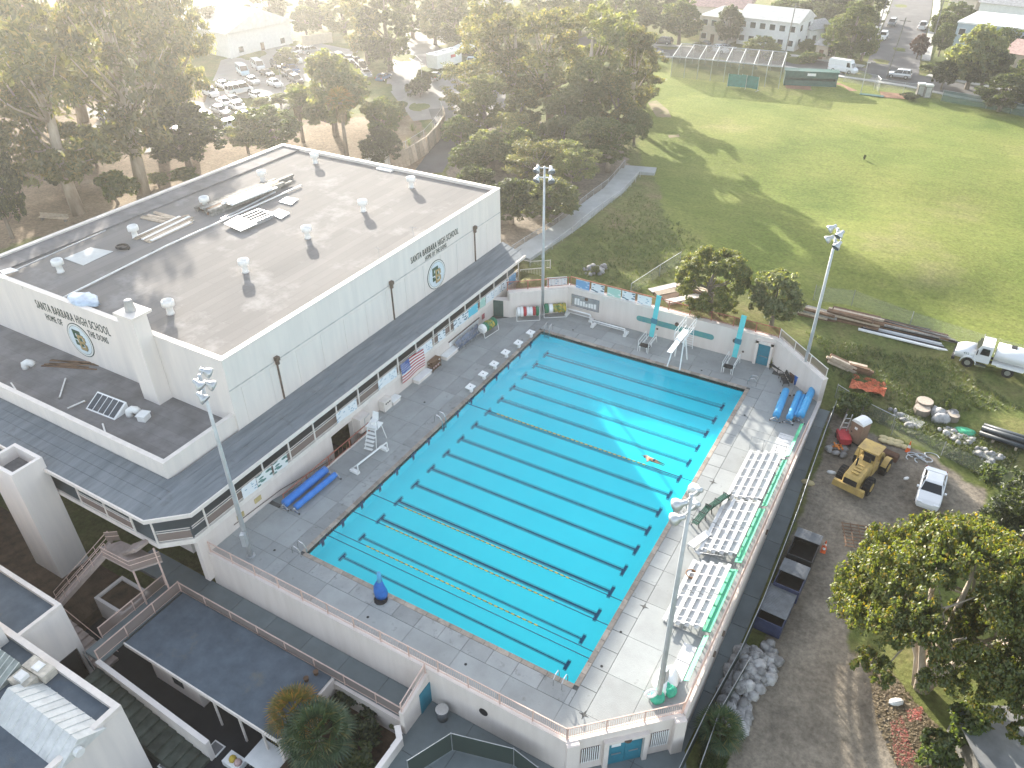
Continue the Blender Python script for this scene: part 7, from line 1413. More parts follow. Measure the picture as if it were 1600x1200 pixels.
# ------------------------------------------------------------ houses
def house(name, label, q0, q1, depth, h, roof, rh, mw, mr, floors=1, nwin=4, cat='house', over=.5, lift=0, door=True, gable='side'):
    a, b = gp(*q0), gp(*q1); d = b-a; L0 = Vector((d.x,d.y,0)).length; rz = math.atan2(d.y, d.x); z0 = min(a.z,b.z)+lift
    t = thing(name, label, cat, (a.x,a.y,z0), rz); g = G(); g.bx(0,L0,0,depth,-.5,h); g.obj('wall', mw, t)
    if roof == 'flat': g = G(); g.bx(-.2,L0+.2,-.2,depth+.2,h+.002,h+.35); g.obj('roof', mr, t)
    else:
        o = over; g = G()
        if roof == 'gable_long': g.add([(-o,-o,h),(L0+o,-o,h),(L0+o,depth+o,h),(-o,depth+o,h),(-o,depth/2,h+rh),(L0+o,depth/2,h+rh)], [(0,1,5,4),(2,3,4,5),(1,2,5),(3,0,4),(3,2,1,0)])
        elif roof == 'gable_deep': g.add([(-o,-o,h),(L0+o,-o,h),(L0+o,depth+o,h),(-o,depth+o,h),(L0/2,-o,h+rh),(L0/2,depth+o,h+rh)], [(0,4,5,3),(4,1,2,5),(0,1,4),(2,3,5),(3,2,1,0)])
        else: i = min(L0,depth)*.45; g.add([(-o,-o,h),(L0+o,-o,h),(L0+o,depth+o,h),(-o,depth+o,h),(i,depth/2,h+rh),(L0-i if L0 > 2*i else L0/2,depth/2,h+rh)], [(0,1,5,4),(2,3,4,5),(1,2,5),(3,0,4),(3,2,1,0)])
        g.v = [(v[0],v[1],v[2]+.004) for v in g.v]; g.obj('roof', mr, t)
    fh = h/floors
    for f in range(floors):
        for k in range(nwin):
            x = L0*(k+.5)/nwin; ww = min(1.3, L0/nwin*.55)
            if door and f == 0 and k == nwin//2: g = G(); g.bx(x-.5,x+.5,-.06,-.003,.05,2.1); g.obj('door', M['oldwood'], t); continue
            g = G(); g.bx(x-ww/2-.08,x+ww/2+.08,-.06,-.003,f*fh+.85,f*fh+2.25); fr = g.obj('window', M['white'], t); g = G(); g.bx(x-ww/2,x+ww/2,-.075,-.062,f*fh+.93,f*fh+2.17); g.obj('pane', M['glass'], fr)
        for k in range(2):
            y = depth*(k+.5)/2
            for xx, s_ in ((L0,1),(0,-1)): g = G(); g.bx(min(xx+s_*.06,xx+s_*.003),max(xx+s_*.06,xx+s_*.003),y-.6,y+.6,f*fh+.9,f*fh+2.2); g.obj('window', M['glass'], t)
    return t
HW = [mat('house_wall_cream', (.62,.56,.48), .8, var=.06), mat('house_wall_white', (.72,.72,.70), .8, var=.04), mat('house_wall_blue', (.42,.50,.56), .8, var=.05), mat('house_wall_tan', (.50,.42,.33), .8, var=.08)]
RF = [mat('grey_shingle_roof', (.33,.33,.33), .9, var=.2, scale=2), mat('pale_roof', (.62,.60,.56), .8, var=.1, scale=1), mat('red_tile_roof', (.38,.16,.11), .9, var=.25, scale=2.5), mat('pinkish_roof', (.45,.30,.26), .9, var=.2, scale=2)]
house('school_hall', 'big pale hall with a gabled roof and reddish verge beside the upper lot', (362,92), (458,68), 38, 5.5, 'gable_deep', 4.0, HW[1], RF[1], 1, 3, 'building', 1.0)
house('house', 'pale two storey house with a white roof at the far kerb', (1092,64), (1132,71), 9, 6, 'hip', 1.8, HW[0], RF[1], 2, 3); house('house', 'long white two storey house with a pale gabled roof', (1150,68), (1240,80), 10, 6, 'gable_long', 2.2, HW[1], RF[1], 2, 6)
house('house', 'pale blue flat roofed block with a white eave at the top right', (1484,82), (1640,104), 16, 6.5, 'flat', 0, HW[2], M['white'], 2, 8, 'building'); house('house', 'white long house at the very top right corner', (1524,32), (1640,48), 9, 4.5, 'gable_long', 2.0, HW[1], RF[0], 1, 7)
house('house', 'tan low house half hidden behind the garden trees on the right', (1560,112), (1640,128), 9, 4, 'gable_long', 2, HW[3], RF[3], 1, 4); house('house', 'house with a broad reddish tiled roof at the top edge', (1075,34), (1165,40), 14, 4, 'gable_long', 2.8, HW[0], RF[3], 1, 5)
house('house', 'small white house by the leaning utility pole', (1236,66), (1262,72), 7, 3.5, 'gable_deep', 1.6, HW[1], RF[0], 1, 2); house('house', 'pale flat house at the top edge beyond the eucalyptus', (852,18), (925,22), 12, 4, 'flat', 0, HW[1], RF[1], 1, 5); house('house', 'steep roofed white house at the top edge above the drive', (750,34), (782,36), 10, 4.5, 'gable_deep', 4, HW[1], RF[0], 1, 2)
house('house', 'brown roofed house at the top left corner behind the trees', (10,58), (70,40), 14, 4, 'gable_long', 2.5, HW[3], RF[2], 1, 4); house('house', 'low house with a grey roof behind the left eucalyptus', (60,110), (120,96), 12, 4, 'gable_long', 2.2, HW[1], RF[0], 1, 4); house('garden_shed', 'tan shed between the round trees at the street', (1272,92), (1290,95), 4, 3, 'gable_long', 1, HW[3], RF[0], 1, 1, 'shed')
house('house', 'cream house at the top edge left of the gabled hall', (195,26), (255,14), 12, 4, 'gable_long', 2.4, HW[0], RF[2], 1, 4); house('house', 'grey roofed house at the top edge right of the side road', (1478,20), (1520,26), 9, 4, 'gable_deep', 2.2, HW[0], RF[0], 1, 3)
p, e = gp(684,112), gp(722,100); tl = thing('office_trailer', 'white office trailer with roof vents beside the drive', 'trailer', p, math.atan2((e-p).y,(e-p).x)); n = (e-p).length; g = G(); g.bx(0,n,0,3,.5,3.3); g.obj('box', M['white'], tl)
for k in range(3): g = G(); g.bx(n*(.2+.3*k)-.3,n*(.2+.3*k)+.3,1.2,1.8,3.3,3.5); g.obj('roof_vent', M['metal'], tl)
g = G(); g.bx(n*.55,n*.75,-.03,-.003,2.0,2.6); g.obj('red_sign', RED, tl)
for x in (n*.2,n*.8): g = G(); g.tube([(x,.1,.4),(x,.35,.4)], .4, 10); g.obj('wheel', M['tyre'], tl)
cn = thing('canopy_tent', 'black pop up canopy with a pale peak behind the office trailer', 'canopy', gp(725,92)); g = G(); g.add([(-2.2,-2.2,2.5),(2.2,-2.2,2.5),(2.2,2.2,2.5),(-2.2,2.2,2.5),(0,0,3.7)], [(0,1,4),(1,2,4),(2,3,4),(3,0,4)]); g.obj('roof', M['lampshell'], cn)
for x, y in ((-2.1,-2.1),(2.1,-2.1),(2.1,2.1),(-2.1,2.1)): g = G(); g.bx(x-.04,x+.04,y-.04,y+.04,0,2.5); g.obj('leg', M['black'], cn)
g = G(); g.bx(-2.15,2.15,2.1,2.15,.2,2.4); g.obj('side_cloth', M['black'], cn)
p, e = gp(474,72), gp(520,66); wall('bin_enclosure', 'beige walled enclosure with blue bins beside the gabled hall', thick((p.x,p.y), (e.x,e.y), -.4), p.z-.3, p.z+2.2, HW[3]); 
for k in range(3): q = p.lerp(e, .25+.25*k); bin_('blue bin inside the beige walled enclosure, one of three alike', q.x-1.5, q.y+1.5, q.z, .7, 1.5, bpy.data.materials['blue_bin'])
for o in [o for o in bpy.data.objects if o.name.startswith('rubbish_bin') and 'enclosure' in o['label']]: o['group'] = 'blue bins in the walled enclosure'
# ------------------------------------------------------------ field edge: batting cage, dugout, screens, poles
bc = thing('batting_cage', 'long batting cage of pale poles and netting at the far field edge', 'batting cage', gp(1045,122)); o = bc.location.copy()
f0, f1 = gp(1048,120), gp(1216,138); bk0, bk1 = gp(1062,98), gp(1224,113); H_ = 4.0
for k in range(9):
    a, b = f0.lerp(f1,k/8)-o, bk0.lerp(bk1,k/8)-o
    for p in (a,b): g = G(); g.tube([p-Vector((0,0,.3)), p+Vector((0,0,H_))], .07, 5); g.obj('post', M['lampshell'], bc)
    g = G(); g.tube([a+Vector((0,0,H_)), b+Vector((0,0,H_))], .08, 5); g.obj('roof_bar', M['lampshell'], bc)
for a, b in ((f0,f1),(bk0,bk1)): g = G(); g.tube([a-o+Vector((0,0,H_)), b-o+Vector((0,0,H_))], .08, 5); g.obj('long_bar', M['lampshell'], bc)
ns = seemat('dark_netting', (.05,.06,.06), .30)
for a, b in ((f0,f1),(bk0,bk1),(f0,bk0),(f1,bk1)): g = G(); g.quad(a-o,b-o,b-o+Vector((0,0,H_)),a-o+Vector((0,0,H_))); g.obj('net', ns, bc)
g = G(); g.quad(*[p-o+Vector((0,0,H_)) for p in (f0,f1,bk1,bk0)]); g.obj('roof_net', ns, bc)
p, e = gp(1224,133), gp(1306,137); dg_ = thing('dugout', 'dark green dugout with a flat roof and a small white sign', 'dugout', p, math.atan2((e-p).y,(e-p).x)); n = (e-p).length; DGP = mat('dark_green_paint', (.03,.10,.085), .6, var=.12)
g = G(); g.bx(0,n,2.0,2.2,0,2.7); g.bx(0,.2,0,2,0,2.7); g.bx(n-.2,n,0,2,0,2.7); g.obj('walls', DGP, dg_); g = G(); g.bx(-.2,n+.2,-.2,2.5,2.71,2.85); g.obj('roof', DGP, dg_); g = G(); g.bx(0,n,.0,.12,.0,1.1); g.obj('front_panel', DGP, dg_); g = G(); g.bx(0,n,-.1,.0,1.6,2.7); g.obj('front_screen', DGP, dg_)
g = G(); g.bx(n*.42,n*.58,-.15,-.11,2.0,2.5); g.obj('sign', M['white'], dg_)
for lab, q in (('left of two grey portable toilets at the far field fence', (1436,150)), ('right of two grey portable toilets at the far field fence', (1447,152))):
    t = thing('portable_toilet', lab, 'portable toilet', gp(*q), .3, 'grey portable toilets'); g = G(); g.bx(-.65,.65,-.65,.65,0,2.1); g.obj('cabin', M['greywood'], t); g = G(); g.bx(-.7,.7,-.7,.7,2.1,2.4); g.obj('roof', M['lampshell'], t); g = G(); g.bx(-.45,.45,-.68,-.655,.15,1.95); g.obj('door', M['metal'], t)
TQ = mat('teal_screen_cloth', (.03,.20,.17), .7, var=.15)
for lab, q, rz in (('left of two teal training screens in front of the batting cage', (1150,138), .1), ('right of two teal training screens in front of the batting cage', (1170,140), -.2)):
    t = thing('training_screen', lab, 'screen', gp(*q), rz, 'teal training screens'); g = G(); g.bx(-1.8,1.8,-.03,.03,.3,2.6); g.obj('cloth', TQ, t)
    for x in (-1.8,1.8): g = G(); g.tube([(x,0,0),(x,0,2.7)], .05, 5); g.tube([(x,-.8,.03),(x,.8,.03)], .05, 5); g.obj('frame', M['lampshell'], t)
fence('field_fence', 'chain link fence between the street and the far field edge', [gp(1000,92),gp(1045,100)], 2.2, M['mesh'], 4); fence('field_fence', 'chain link fence right of the green dugout', [gp(1318,128),gp(1368,138),gp(1372,144)], 2.4, M['mesh'], 3.5); fence('field_fence', 'chain link backstop fence by the red dirt batting plate', [gp(1365,140),gp(1410,148),gp(1432,150)], 2.2, M['mesh'], 3.5); fence('field_fence', 'screened fence with teal cloth along the right end of the street', [gp(1470,158),gp(1540,170),gp(1660,196)], 2.0, seemat('teal_fence_cloth', (.05,.16,.15), .6), 4)
sheet('batting_plate', [(1374,143),(1420,148),(1424,156),(1378,152)], mat('red_infield_dirt', (.28,.15,.09), .95, var=.15), .04, 3); WT = mat('worn_turf', (.27,.205,.135), .95, c2=(.17,.17,.06), scale=.5, detail=8)
for k, pp in enumerate(([(1012,160),(1026,157),(1044,172),(1052,190),(1030,190)], [(1030,189),(1052,189),(1062,214),(1046,216)])): sheet('dirt_patch', pp, WT, .03, 3)
sheet('dirt_patch', [(1225,124),(1312,130),(1340,142),(1300,144),(1228,138)], bpy.data.materials['red_infield_dirt'], .03, 3)
cl = thing('home_plate_mat', 'dark mat lying on the turf left of the red dirt plate', 'mat', gp(1362,149)); g = G(); g.bx(-2.2,2.2,-.6,.6,.0,.1); g.obj('sheet', DGP, cl)
for lab, a, h_, lean in (('utility pole with a crossbar by the small white house', (1226,88), 11, .4), ('utility pole at the corner of street and side road', (1385,122), 11.5, .8), ('brown utility pole behind the white cargo van', (1328,98), 7, .1), ('utility pole leaning along the left side of the side road', (1362,78), 12, .8), ('utility pole on the right side of the side road', (1455,70), 10, .1)):
    t = thing('utility_pole', lab, 'utility pole', gp(*a)); g = G(); g.tube([(0,0,-.3),(lean,0,h_)], [.16,.11], 6); g.obj('pole', M['greywood'], t); g = G(); g.beam((lean-1,0,h_-.6),(lean+1,0,h_-.6),.1,.12); g.obj('crossbar', M['greywood'], t)
for lab, q in (('tall pale sign post at the far field edge', (1345,145)), ('thin lamp post beside the round hedge in the lot', (661,145)), ('thin lamp post between the parked cars of the upper lot', (443,150))):
    t = thing('lamp_post', lab, 'lamp post', gp(*q)); g = G(); g.tube([(0,0,-.2),(0,0,5.5)], .07, 5); g.obj('pole', M['metal'], t); g = G(); g.bx(-.2,.5,-.12,.12,5.5,5.65); g.obj('lamp_head', M['metal'], t)
t = thing('picnic_bench', 'pale bench on the dry ground left of the big gymnasium roof', 'bench', gp(85,345), .35); g = G(); g.bx(-2.2,2.2,-.3,.3,.45,.52); g.obj('seat', M['wood'], t); g = G(); g.bx(-2.2,2.2,.3,.36,.5,1.0); g.obj('backrest', M['wood'], t)
for x in (-1.8,1.8): g = G(); g.bx(x-.06,x+.06,-.25,.3,0,.45); g.obj('leg', M['greywood'], t)
# ------------------------------------------------------------ trees and plants
LF = {'euc': leafmat('eucalyptus_leaves', (.062,.078,.036), (.155,.160,.072), (.20,.170,.072), .45, .12), 'dark': leafmat('dark_leaves', (.018,.030,.010), (.052,.072,.022), (.08,.10,.03), .42, .1), 'mid': leafmat('green_leaves', (.035,.062,.014), (.085,.120,.028), (.13,.14,.04), .45, .12),
      'olive': leafmat('olive_leaves', (.075,.100,.044), (.165,.185,.085), (.17,.17,.09), .45, .12), 'ficus': leafmat('glossy_leaves', (.050,.078,.015), (.140,.160,.030), (.19,.150,.026), .40, .11), 'purple': leafmat('purple_leaves', (.045,.022,.022), (.09,.04,.035), None, .3), 'tuft': leafmat('tufted_needles', (.050,.075,.016), (.125,.145,.030), (.19,.19,.05), .42, .2), 'palm': leafmat('palm_fronds', (.025,.055,.022), (.065,.105,.045), (.12,.12,.04), .25, .1), 'drypalm': leafmat('yellowing_fronds', (.08,.085,.02), (.17,.14,.03), (.25,.14,.03), .3, .3), 'thatch': leafmat('dry_thatch', (.13,.10,.065), (.24,.19,.12), None, .2)}
def leaf_np(clumps, tufts, per, L0, W0, droop=.0, up=.3, seed=0, tuft_r=.38, flat=1.0):
    r = np.random.default_rng(seed); C_ = []
    for c, R in clumps:
        d = r.normal(size=(tufts,3)); d[:,2] = d[:,2]*.8+.25; d /= np.linalg.norm(d,axis=1)[:,None]
        rad = r.uniform(.55,1.0,(tufts,1)); tc = np.array(c)+d*rad*np.array(R)
        for k in range(tufts):
            n = int(per*r.uniform(.6,1.4)); e = r.normal(size=(n,3)); e /= np.linalg.norm(e,axis=1)[:,None]
            tr = np.mean(R)*tuft_r*r.uniform(.7,1.3); C_.append(np.concatenate([tc[k]+e*(r.uniform(.2,1,(n,1))**.5)*tr*np.array([1,1,.75*flat]), e], 1))
    A = np.concatenate(C_); c, e = A[:,:3], A[:,3:]; n = len(c)
    nm = e*.7+r.normal(size=(n,3))*.55+np.array([0,0,up]); nm /= np.linalg.norm(nm,axis=1)[:,None]
    ax = r.normal(size=(n,3))+np.array([0,0,-droop*2.2]); ax -= nm*(ax*nm).sum(1)[:,None]; ax /= np.linalg.norm(ax,axis=1)[:,None]; sd = np.cross(nm,ax)
    s_ = r.uniform(.65,1.35,(n,1)); v = np.stack([c-ax*L0*.5*s_, c+sd*W0*.5*s_-ax*L0*.08, c+ax*L0*.5*s_, c-sd*W0*.5*s_-ax*L0*.08], 1).reshape(-1,3)
    return v, np.arange(n*4).reshape(-1,4)
def limbs(base_r, H0, clumps, seed, lean=(0,0), nmax=14, fork=.42, curve=1.0, multi=1):
    rr = random.Random(seed); g = G(); g.smooth = True
    top = Vector((lean[0],lean[1],H0*.78))
    tk = [Vector((0,0,-.4)), Vector((lean[0]*.15+rr.uniform(-.2,.2)*curve,lean[1]*.15,H0*.2)), Vector((lean[0]*.5+rr.uniform(-.5,.5)*curve,lean[1]*.5+rr.uniform(-.4,.4)*curve,H0*.5)), top]
    g.tube(tk, [base_r*1.25,base_r,base_r*.72,base_r*.25], 8)
    for c, R in clumps[:nmax]:
        c = Vector(c); f = min(.95, max(fork, (c.z/H0)*.75)); f = f*rr.uniform(.8,1.0)
        p = tk[0].lerp(tk[1], f/.25) if f < .25 else tk[1].lerp(tk[2], (f-.25)/.35) if f < .6 else tk[2].lerp(tk[3], (f-.6)/.4)
        m = p.lerp(c,.5)+Vector((rr.uniform(-.4,.4),rr.uniform(-.4,.4),-.1*(c-p).length)); r0 = base_r*.42*(1.1-f*.6); g.tube([p,m,c], [r0,r0*.6,r0*.18], 5)
    return g
def proto(kind, seed):
    r = random.Random(seed); cl = []
    if kind == 'euc':
        for k in range(30):
            h = r.uniform(.27,1.0); a = r.uniform(0,6.28); d = r.uniform(.2,1)*5.4*math.sin(PI*min(1,(h-.22)/.85))**.7; R = r.uniform(1.3,2.5); cl.append(((d*math.cos(a),d*math.sin(a),20*h-1),(R,R,R*.8)))
        v, f = leaf_np(cl, 8, 46, .62, .20, .8, .2, seed, .40); lm = limbs(.42, 20, cl, seed, (r.uniform(-2,2),r.uniform(-1,1)), 16); bm = M['barkpale']; lf = 'euc'
    elif kind == 'round':                                # nominal height 8 m, spread 8 m
        for k in range(42):
            a = r.uniform(0,6.28); u = r.uniform(-.8,1); s_ = math.sqrt(max(0,1-u*u)); R = r.uniform(.9,1.5); cl.append(((3.2*s_*math.cos(a)*r.uniform(.75,1.05),3.2*s_*math.sin(a)*r.uniform(.75,1.05),4.7+2.7*u),(R,R,R*.85)))
        v, f = leaf_np(cl, 8, 48, .42, .22, .1, .5, seed, .42); lm = limbs(.30, 7, cl, seed, (0,0), 10, .25); bm = M['bark']; lf = 'dark'
    elif kind == 'tuft':
        for k in range(95):
            a = r.uniform(0,6.28); u = r.uniform(-.85,1); s_ = math.sqrt(max(0,1-u*u)); R = r.uniform(.45,.75); cl.append(((3.2*s_*math.cos(a),3.0*s_*math.sin(a),3.6+3.2*u),(R,R,R)))
        v, f = leaf_np(cl, 7, 55, .34, .09, -.6, .6, seed, .5); lm = limbs(.28, 6.5, cl, seed, (0,0), 16, .2); bm = M['bark']; lf = 'tuft'
    elif kind == 'shrub':                                # nominal height 2 m
        for k in range(12):
            a = r.uniform(0,6.28); R = r.uniform(.4,.7); d = r.uniform(0,.85); cl.append(((d*math.cos(a),d*math.sin(a),r.uniform(.5,1.5)),(R,R,R*.8)))
        v, f = leaf_np(cl, 7, 34, .26, .14, 0, .4, seed, .45); lm = limbs(.08, 1.5, cl, seed, (0,0), 6, .1); bm = M['bark']; lf = 'mid'
    elif kind == 'tall':                                 # upright dense crown, nominal 16 m
        for k in range(42):
            h = r.uniform(.15,1); a = r.uniform(0,6.28); d = 3.4*math.sin(PI*min(1,.12+.86*(1-h)))**.6*r.uniform(.5,1); R = r.uniform(1.0,1.7); cl.append(((d*math.cos(a),d*math.sin(a),16*h),(R,R,R)))
        v, f = leaf_np(cl, 8, 46, .55, .22, .4, .3, seed, .42); lm = limbs(.4, 16, cl, seed, (0,0), 10, .2); bm = M['bark']; lf = 'dark'
    elif kind == 'ficus':                                # broad crown on several trunks, 14 m across
        for k in range(120):
            a = r.uniform(0,6.28); d = math.sqrt(r.uniform(.02,1))*7.6; z = 8.9-3.9*(d/7.6)**2+r.uniform(-.7,.5); R = r.uniform(.8,1.45)
            if -2.6 < a-3.9 < 1.6 and d < 4.6 and z < 9: 
                if math.sin(a) < -.35 and d > 1.2 and r.random() < .5: continue
            cl.append(((d*math.cos(a),d*math.sin(a),z),(R*1.15,R*1.15,R*.62)))
        for k in range(34):
            a = r.uniform(0,6.28); d = r.uniform(6.2,8.0); 
            if math.sin(a) < -.2 and math.cos(a) > -.5: continue
            R = r.uniform(.7,1.1); cl.append(((d*math.cos(a),d*math.sin(a),r.uniform(3.0,5.4)),(R,R,R*.8)))
        v, f = leaf_np(cl, 13, 62, .23, .135, .05, .75, seed, .40, .75); lm = G(); lm.smooth = True
        for k in range(7):
            a = k*.9+r.uniform(-.3,.3); e = Vector((5.0*math.cos(a),5.0*math.sin(a),7.0+r.uniform(-.8,.6))); m1 = Vector((1.2*math.cos(a),1.2*math.sin(a),1.6+r.uniform(0,.8))); m2 = m1.lerp(e,.5)+Vector((r.uniform(-.6,.6),r.uniform(-.6,.6),.2))
            lm.tube([Vector((.25*math.cos(a),.25*math.sin(a),-.4)),m1,m2,e],[.34,.27,.19,.06],8)
            for j in range(5):
                q = m1.lerp(e, r.uniform(.25,.9)); t_ = Vector(r.choice(cl)[0]); t_ = q+(t_-q)*min(1,3.4/max(.1,(t_-q).length)); lm.tube([q,q.lerp(t_,.5)+Vector((0,0,-.15)),t_],[.12,.08,.03],5)
        lm.tube([(0,0,-.5),(0,0,.9),(.1,.2,3.5),(0,.3,7.5)],[.75,.55,.34,.1],10); bm = M['barkpale']; lf = 'ficus'
    me = np_mesh('crown', v, f, [LF[lf]], 4); return me, lm.mesh('trunk', bm)
PR = {}
NOM = {'euc': 20, 'round': 8, 'tuft': 7.2, 'shrub': 2, 'tall': 16.5, 'ficus': 9.6}
NW = {'euc': 12, 'round': 8.4, 'tuft': 7.4, 'shrub': 2.6, 'tall': 8, 'ficus': 17}
def recolor(me, lf):
    k = (me.name, lf)
    if k not in PR: m2 = me.copy(); m2.materials.clear(); m2.materials.append(LF[lf]); PR[k] = m2
    return PR[k]
def height_to(p, py):                                    # metres from a foot point up to a pixel row
    best = (1e9, 0)
    for z in np.arange(.2, 45, .1):
        d = np.array([p.x, p.y, p.z+z])-CAM; y = 600-F_PX*float(d@_u)/float(d@_f)
        if abs(y-py) < best[0]: best = (abs(y-py), z)
    return best[1]
def tree(name, label, kind, seed, foot, top_y, wpx, leaf=None, cat='tree', group=None, rz=None, foot3=None):
    if (kind, seed) not in PR: PR[(kind, seed)] = proto(kind, seed)
    cm, tm = PR[(kind, seed)]
    p = foot3 or gp(*foot); h = height_to(p, top_y); dist = float((np.array(p)-CAM)@_f); w0 = wpx*dist/F_PX
    t = thing(name, label, cat, p, random.uniform(0,6.28) if rz is None else rz, group); sz = h/NOM[kind]; sx = w0/NW[kind]
    for nm, me in (('trunk', tm), ('crown', recolor(cm, leaf) if leaf else cm)):
        o = bpy.data.objects.new(nm, me); col.objects.link(o); o.parent = t; o.scale = (sx, sx, sz)
    return t
EU = 'eucalyptus trees left of the big gymnasium'
tree('eucalyptus_tree', 'eucalyptus with a thick bare pale trunk, nearest the emblem wall corner', 'euc', 1, (124,334), 0, 240, None, 'tree', EU, .3); tree('eucalyptus_tree', 'tall eucalyptus with a slender leaning trunk in the upper left', 'euc', 2, (224,302), -85, 250, None, 'tree', EU, 1.2)
tree('eucalyptus_tree', 'eucalyptus behind the leaning one, trunk rising from the dry ground', 'euc', 3, (256,222), -112, 210, None, 'tree', EU, 2.4); tree('eucalyptus_tree', 'eucalyptus at the left edge above the dark shrubs', 'euc', 2, (20,330), 70, 210, None, 'tree', EU, 4.0); tree('eucalyptus_tree', 'eucalyptus filling the top left, behind the leaning one', 'euc', 1, (130,190), -85, 210, None, 'tree', EU, 5.0); tree('eucalyptus_tree', 'eucalyptus at the top edge over the left houses', 'euc', 3, (60,210), -10, 170, None, 'tree', EU, .9); tree('eucalyptus_tree', 'eucalyptus crowding the pale hall from the left', 'euc', 2, (304,212), -60, 140, None, 'tree', EU, 3.1)
EM = 'eucalyptus trees on the brown bank by the ramp path'
for k, (s, ft, ty, w0, lab, lf) in enumerate([(1,(925,206),8,170,'tall eucalyptus at the field side of the bank grove',None),(2,(860,190),15,170,'tall eucalyptus at the centre of the bank grove',None),(3,(985,200),40,130,'eucalyptus leaning out over the turf corner',None),(1,(800,172),10,150,'eucalyptus at the back of the bank grove near the drive','euc'),(2,(735,192),98,130,'orange tinged eucalyptus over the gated drive',None),(3,(842,300),218,110,'low eucalyptus in front of the bank grove',None),(1,(788,252),178,110,'eucalyptus above the far roof corner of the gymnasium',None),(2,(950,268),188,110,'eucalyptus low on the bank beside the ramp path','mid'),(3,(890,300),222,100,'small eucalyptus halfway down the bank','olive'),(3,(768,150),-10,120,'eucalyptus over the office trailer',None)]): tree('eucalyptus_tree', lab, 'euc', s, ft, ty, w0*.95, lf or ('olive' if k in (0,3) else 'euc'), 'tree', EM)
for k, (ft, ty, w0, lf, lab) in enumerate([((990,228),172,60,'olive','grey green bush at the top of the ramp path'),((858,350),282,100,'olive','olive bush low on the brown bank'),((800,350),285,90,'dark','dark bush by the far roof corner'),((735,275),225,70,'mid','bright green bush beside the drive edge'),((720,232),185,60,'mid','light green bush under the white parked sedan')]): tree('bush', lab, 'round', 11, ft, ty, w0, lf, 'bush', 'bushes on the brown bank')
for k, (kd, ft, ty, w0, lf, lab) in enumerate([('tall',(760,215),120,75,'olive','olive tree rising over the gated drive'),('tall',(815,225),140,65,'euc','brownish tree in the middle of the bank grove'),('tall',(880,235),140,65,'olive','olive tree beside the tallest bank trees'),('tall',(905,225),120,70,'olive','olive tree in the field side of the bank grove'),('tall',(960,222),115,60,'euc','brownish tree near the top of the ramp path'),
 ('round',(770,262),205,75,'olive','olive bush under the gated drive trees'),('round',(815,275),205,70,'mid','green bush in the middle of the bank'),('round',(860,285),222,85,'euc','brownish bush in the middle of the bank'),('round',(920,262),190,75,'olive','olive bush under the field side trees'),('round',(742,322),262,70,'dark','dark bush against the far roof edge'),('round',(880,250),185,90,'olive','olive bush behind the dark bank bush'),('round',(985,175),140,55,'olive','olive bush at the turf corner'),('tall',(1000,165),95,55,'euc','brownish slim tree at the turf corner')]): tree('bank_tree', lab, kd, (21 if k % 2 else 22) if kd == 'tall' else 11+k%2, ft, ty, w0, lf, 'tree', 'trees and bushes filling the bank')
for ft, ty, w0, lf, lab in [((1225,35),0,60,'mid','green tree behind the long white house'),((1290,55),10,70,'dark','dark garden tree left of the side road'),((1345,95),40,50,'mid','green tree at the side road corner, left side'),((1310,70),25,55,'olive','olive tree above the big leafy one'),((1075,30),0,50,'dark','dark tree beside the reddish roof'),((1470,60),20,50,'mid','green tree at the right side of the side road'),((1530,145),75,70,'dark','dark tree in front of the blue block'),((1600,90),50,60,'mid','yellow green tree at the right edge by the blue block'),((1620,175),115,80,'olive','olive tree at the right edge of the street'),((1175,55),20,40,'dark','dark tree at the long white house front'),((940,70),25,60,'mid','green tree at the street end by the grove'),((880,45),0,60,'dark','dark tree at the top edge by the flat pale house'),((480,60),10,50,'mid','green tree between hall and bin enclosure'),((395,60),10,50,'dark','dark tree at the back of the gabled hall'),((700,50),-10,60,'dark','dark tree at the top edge by the driveway'),((240,70),0,80,'dark','dark tree at the top edge left of the hall')]: tree('garden_tree', lab, 'round', random.choice((11,12)), ft, ty, w0, lf)
for ft, ty, w0, lf, lab in [((1265,98),80,55,'mid','clipped hedge along the far street kerb by the sheds'),((1095,82),66,40,'dark','low hedge before the pale two storey house'),((1215,95),80,50,'mid','low hedge right of the batting cage top'),((1490,120),95,60,'dark','garden hedge at the corner of the right street'),((1450,112),98,30,'mid','small hedge on the grass strip at the corner'),((960,85),68,40,'olive','low bush at the left end of the street'),((1420,155),146,40,'dark','low weeds at the far field fence')]: tree('hedge', lab, 'shrub', 31, ft, ty, w0, lf, 'hedge')
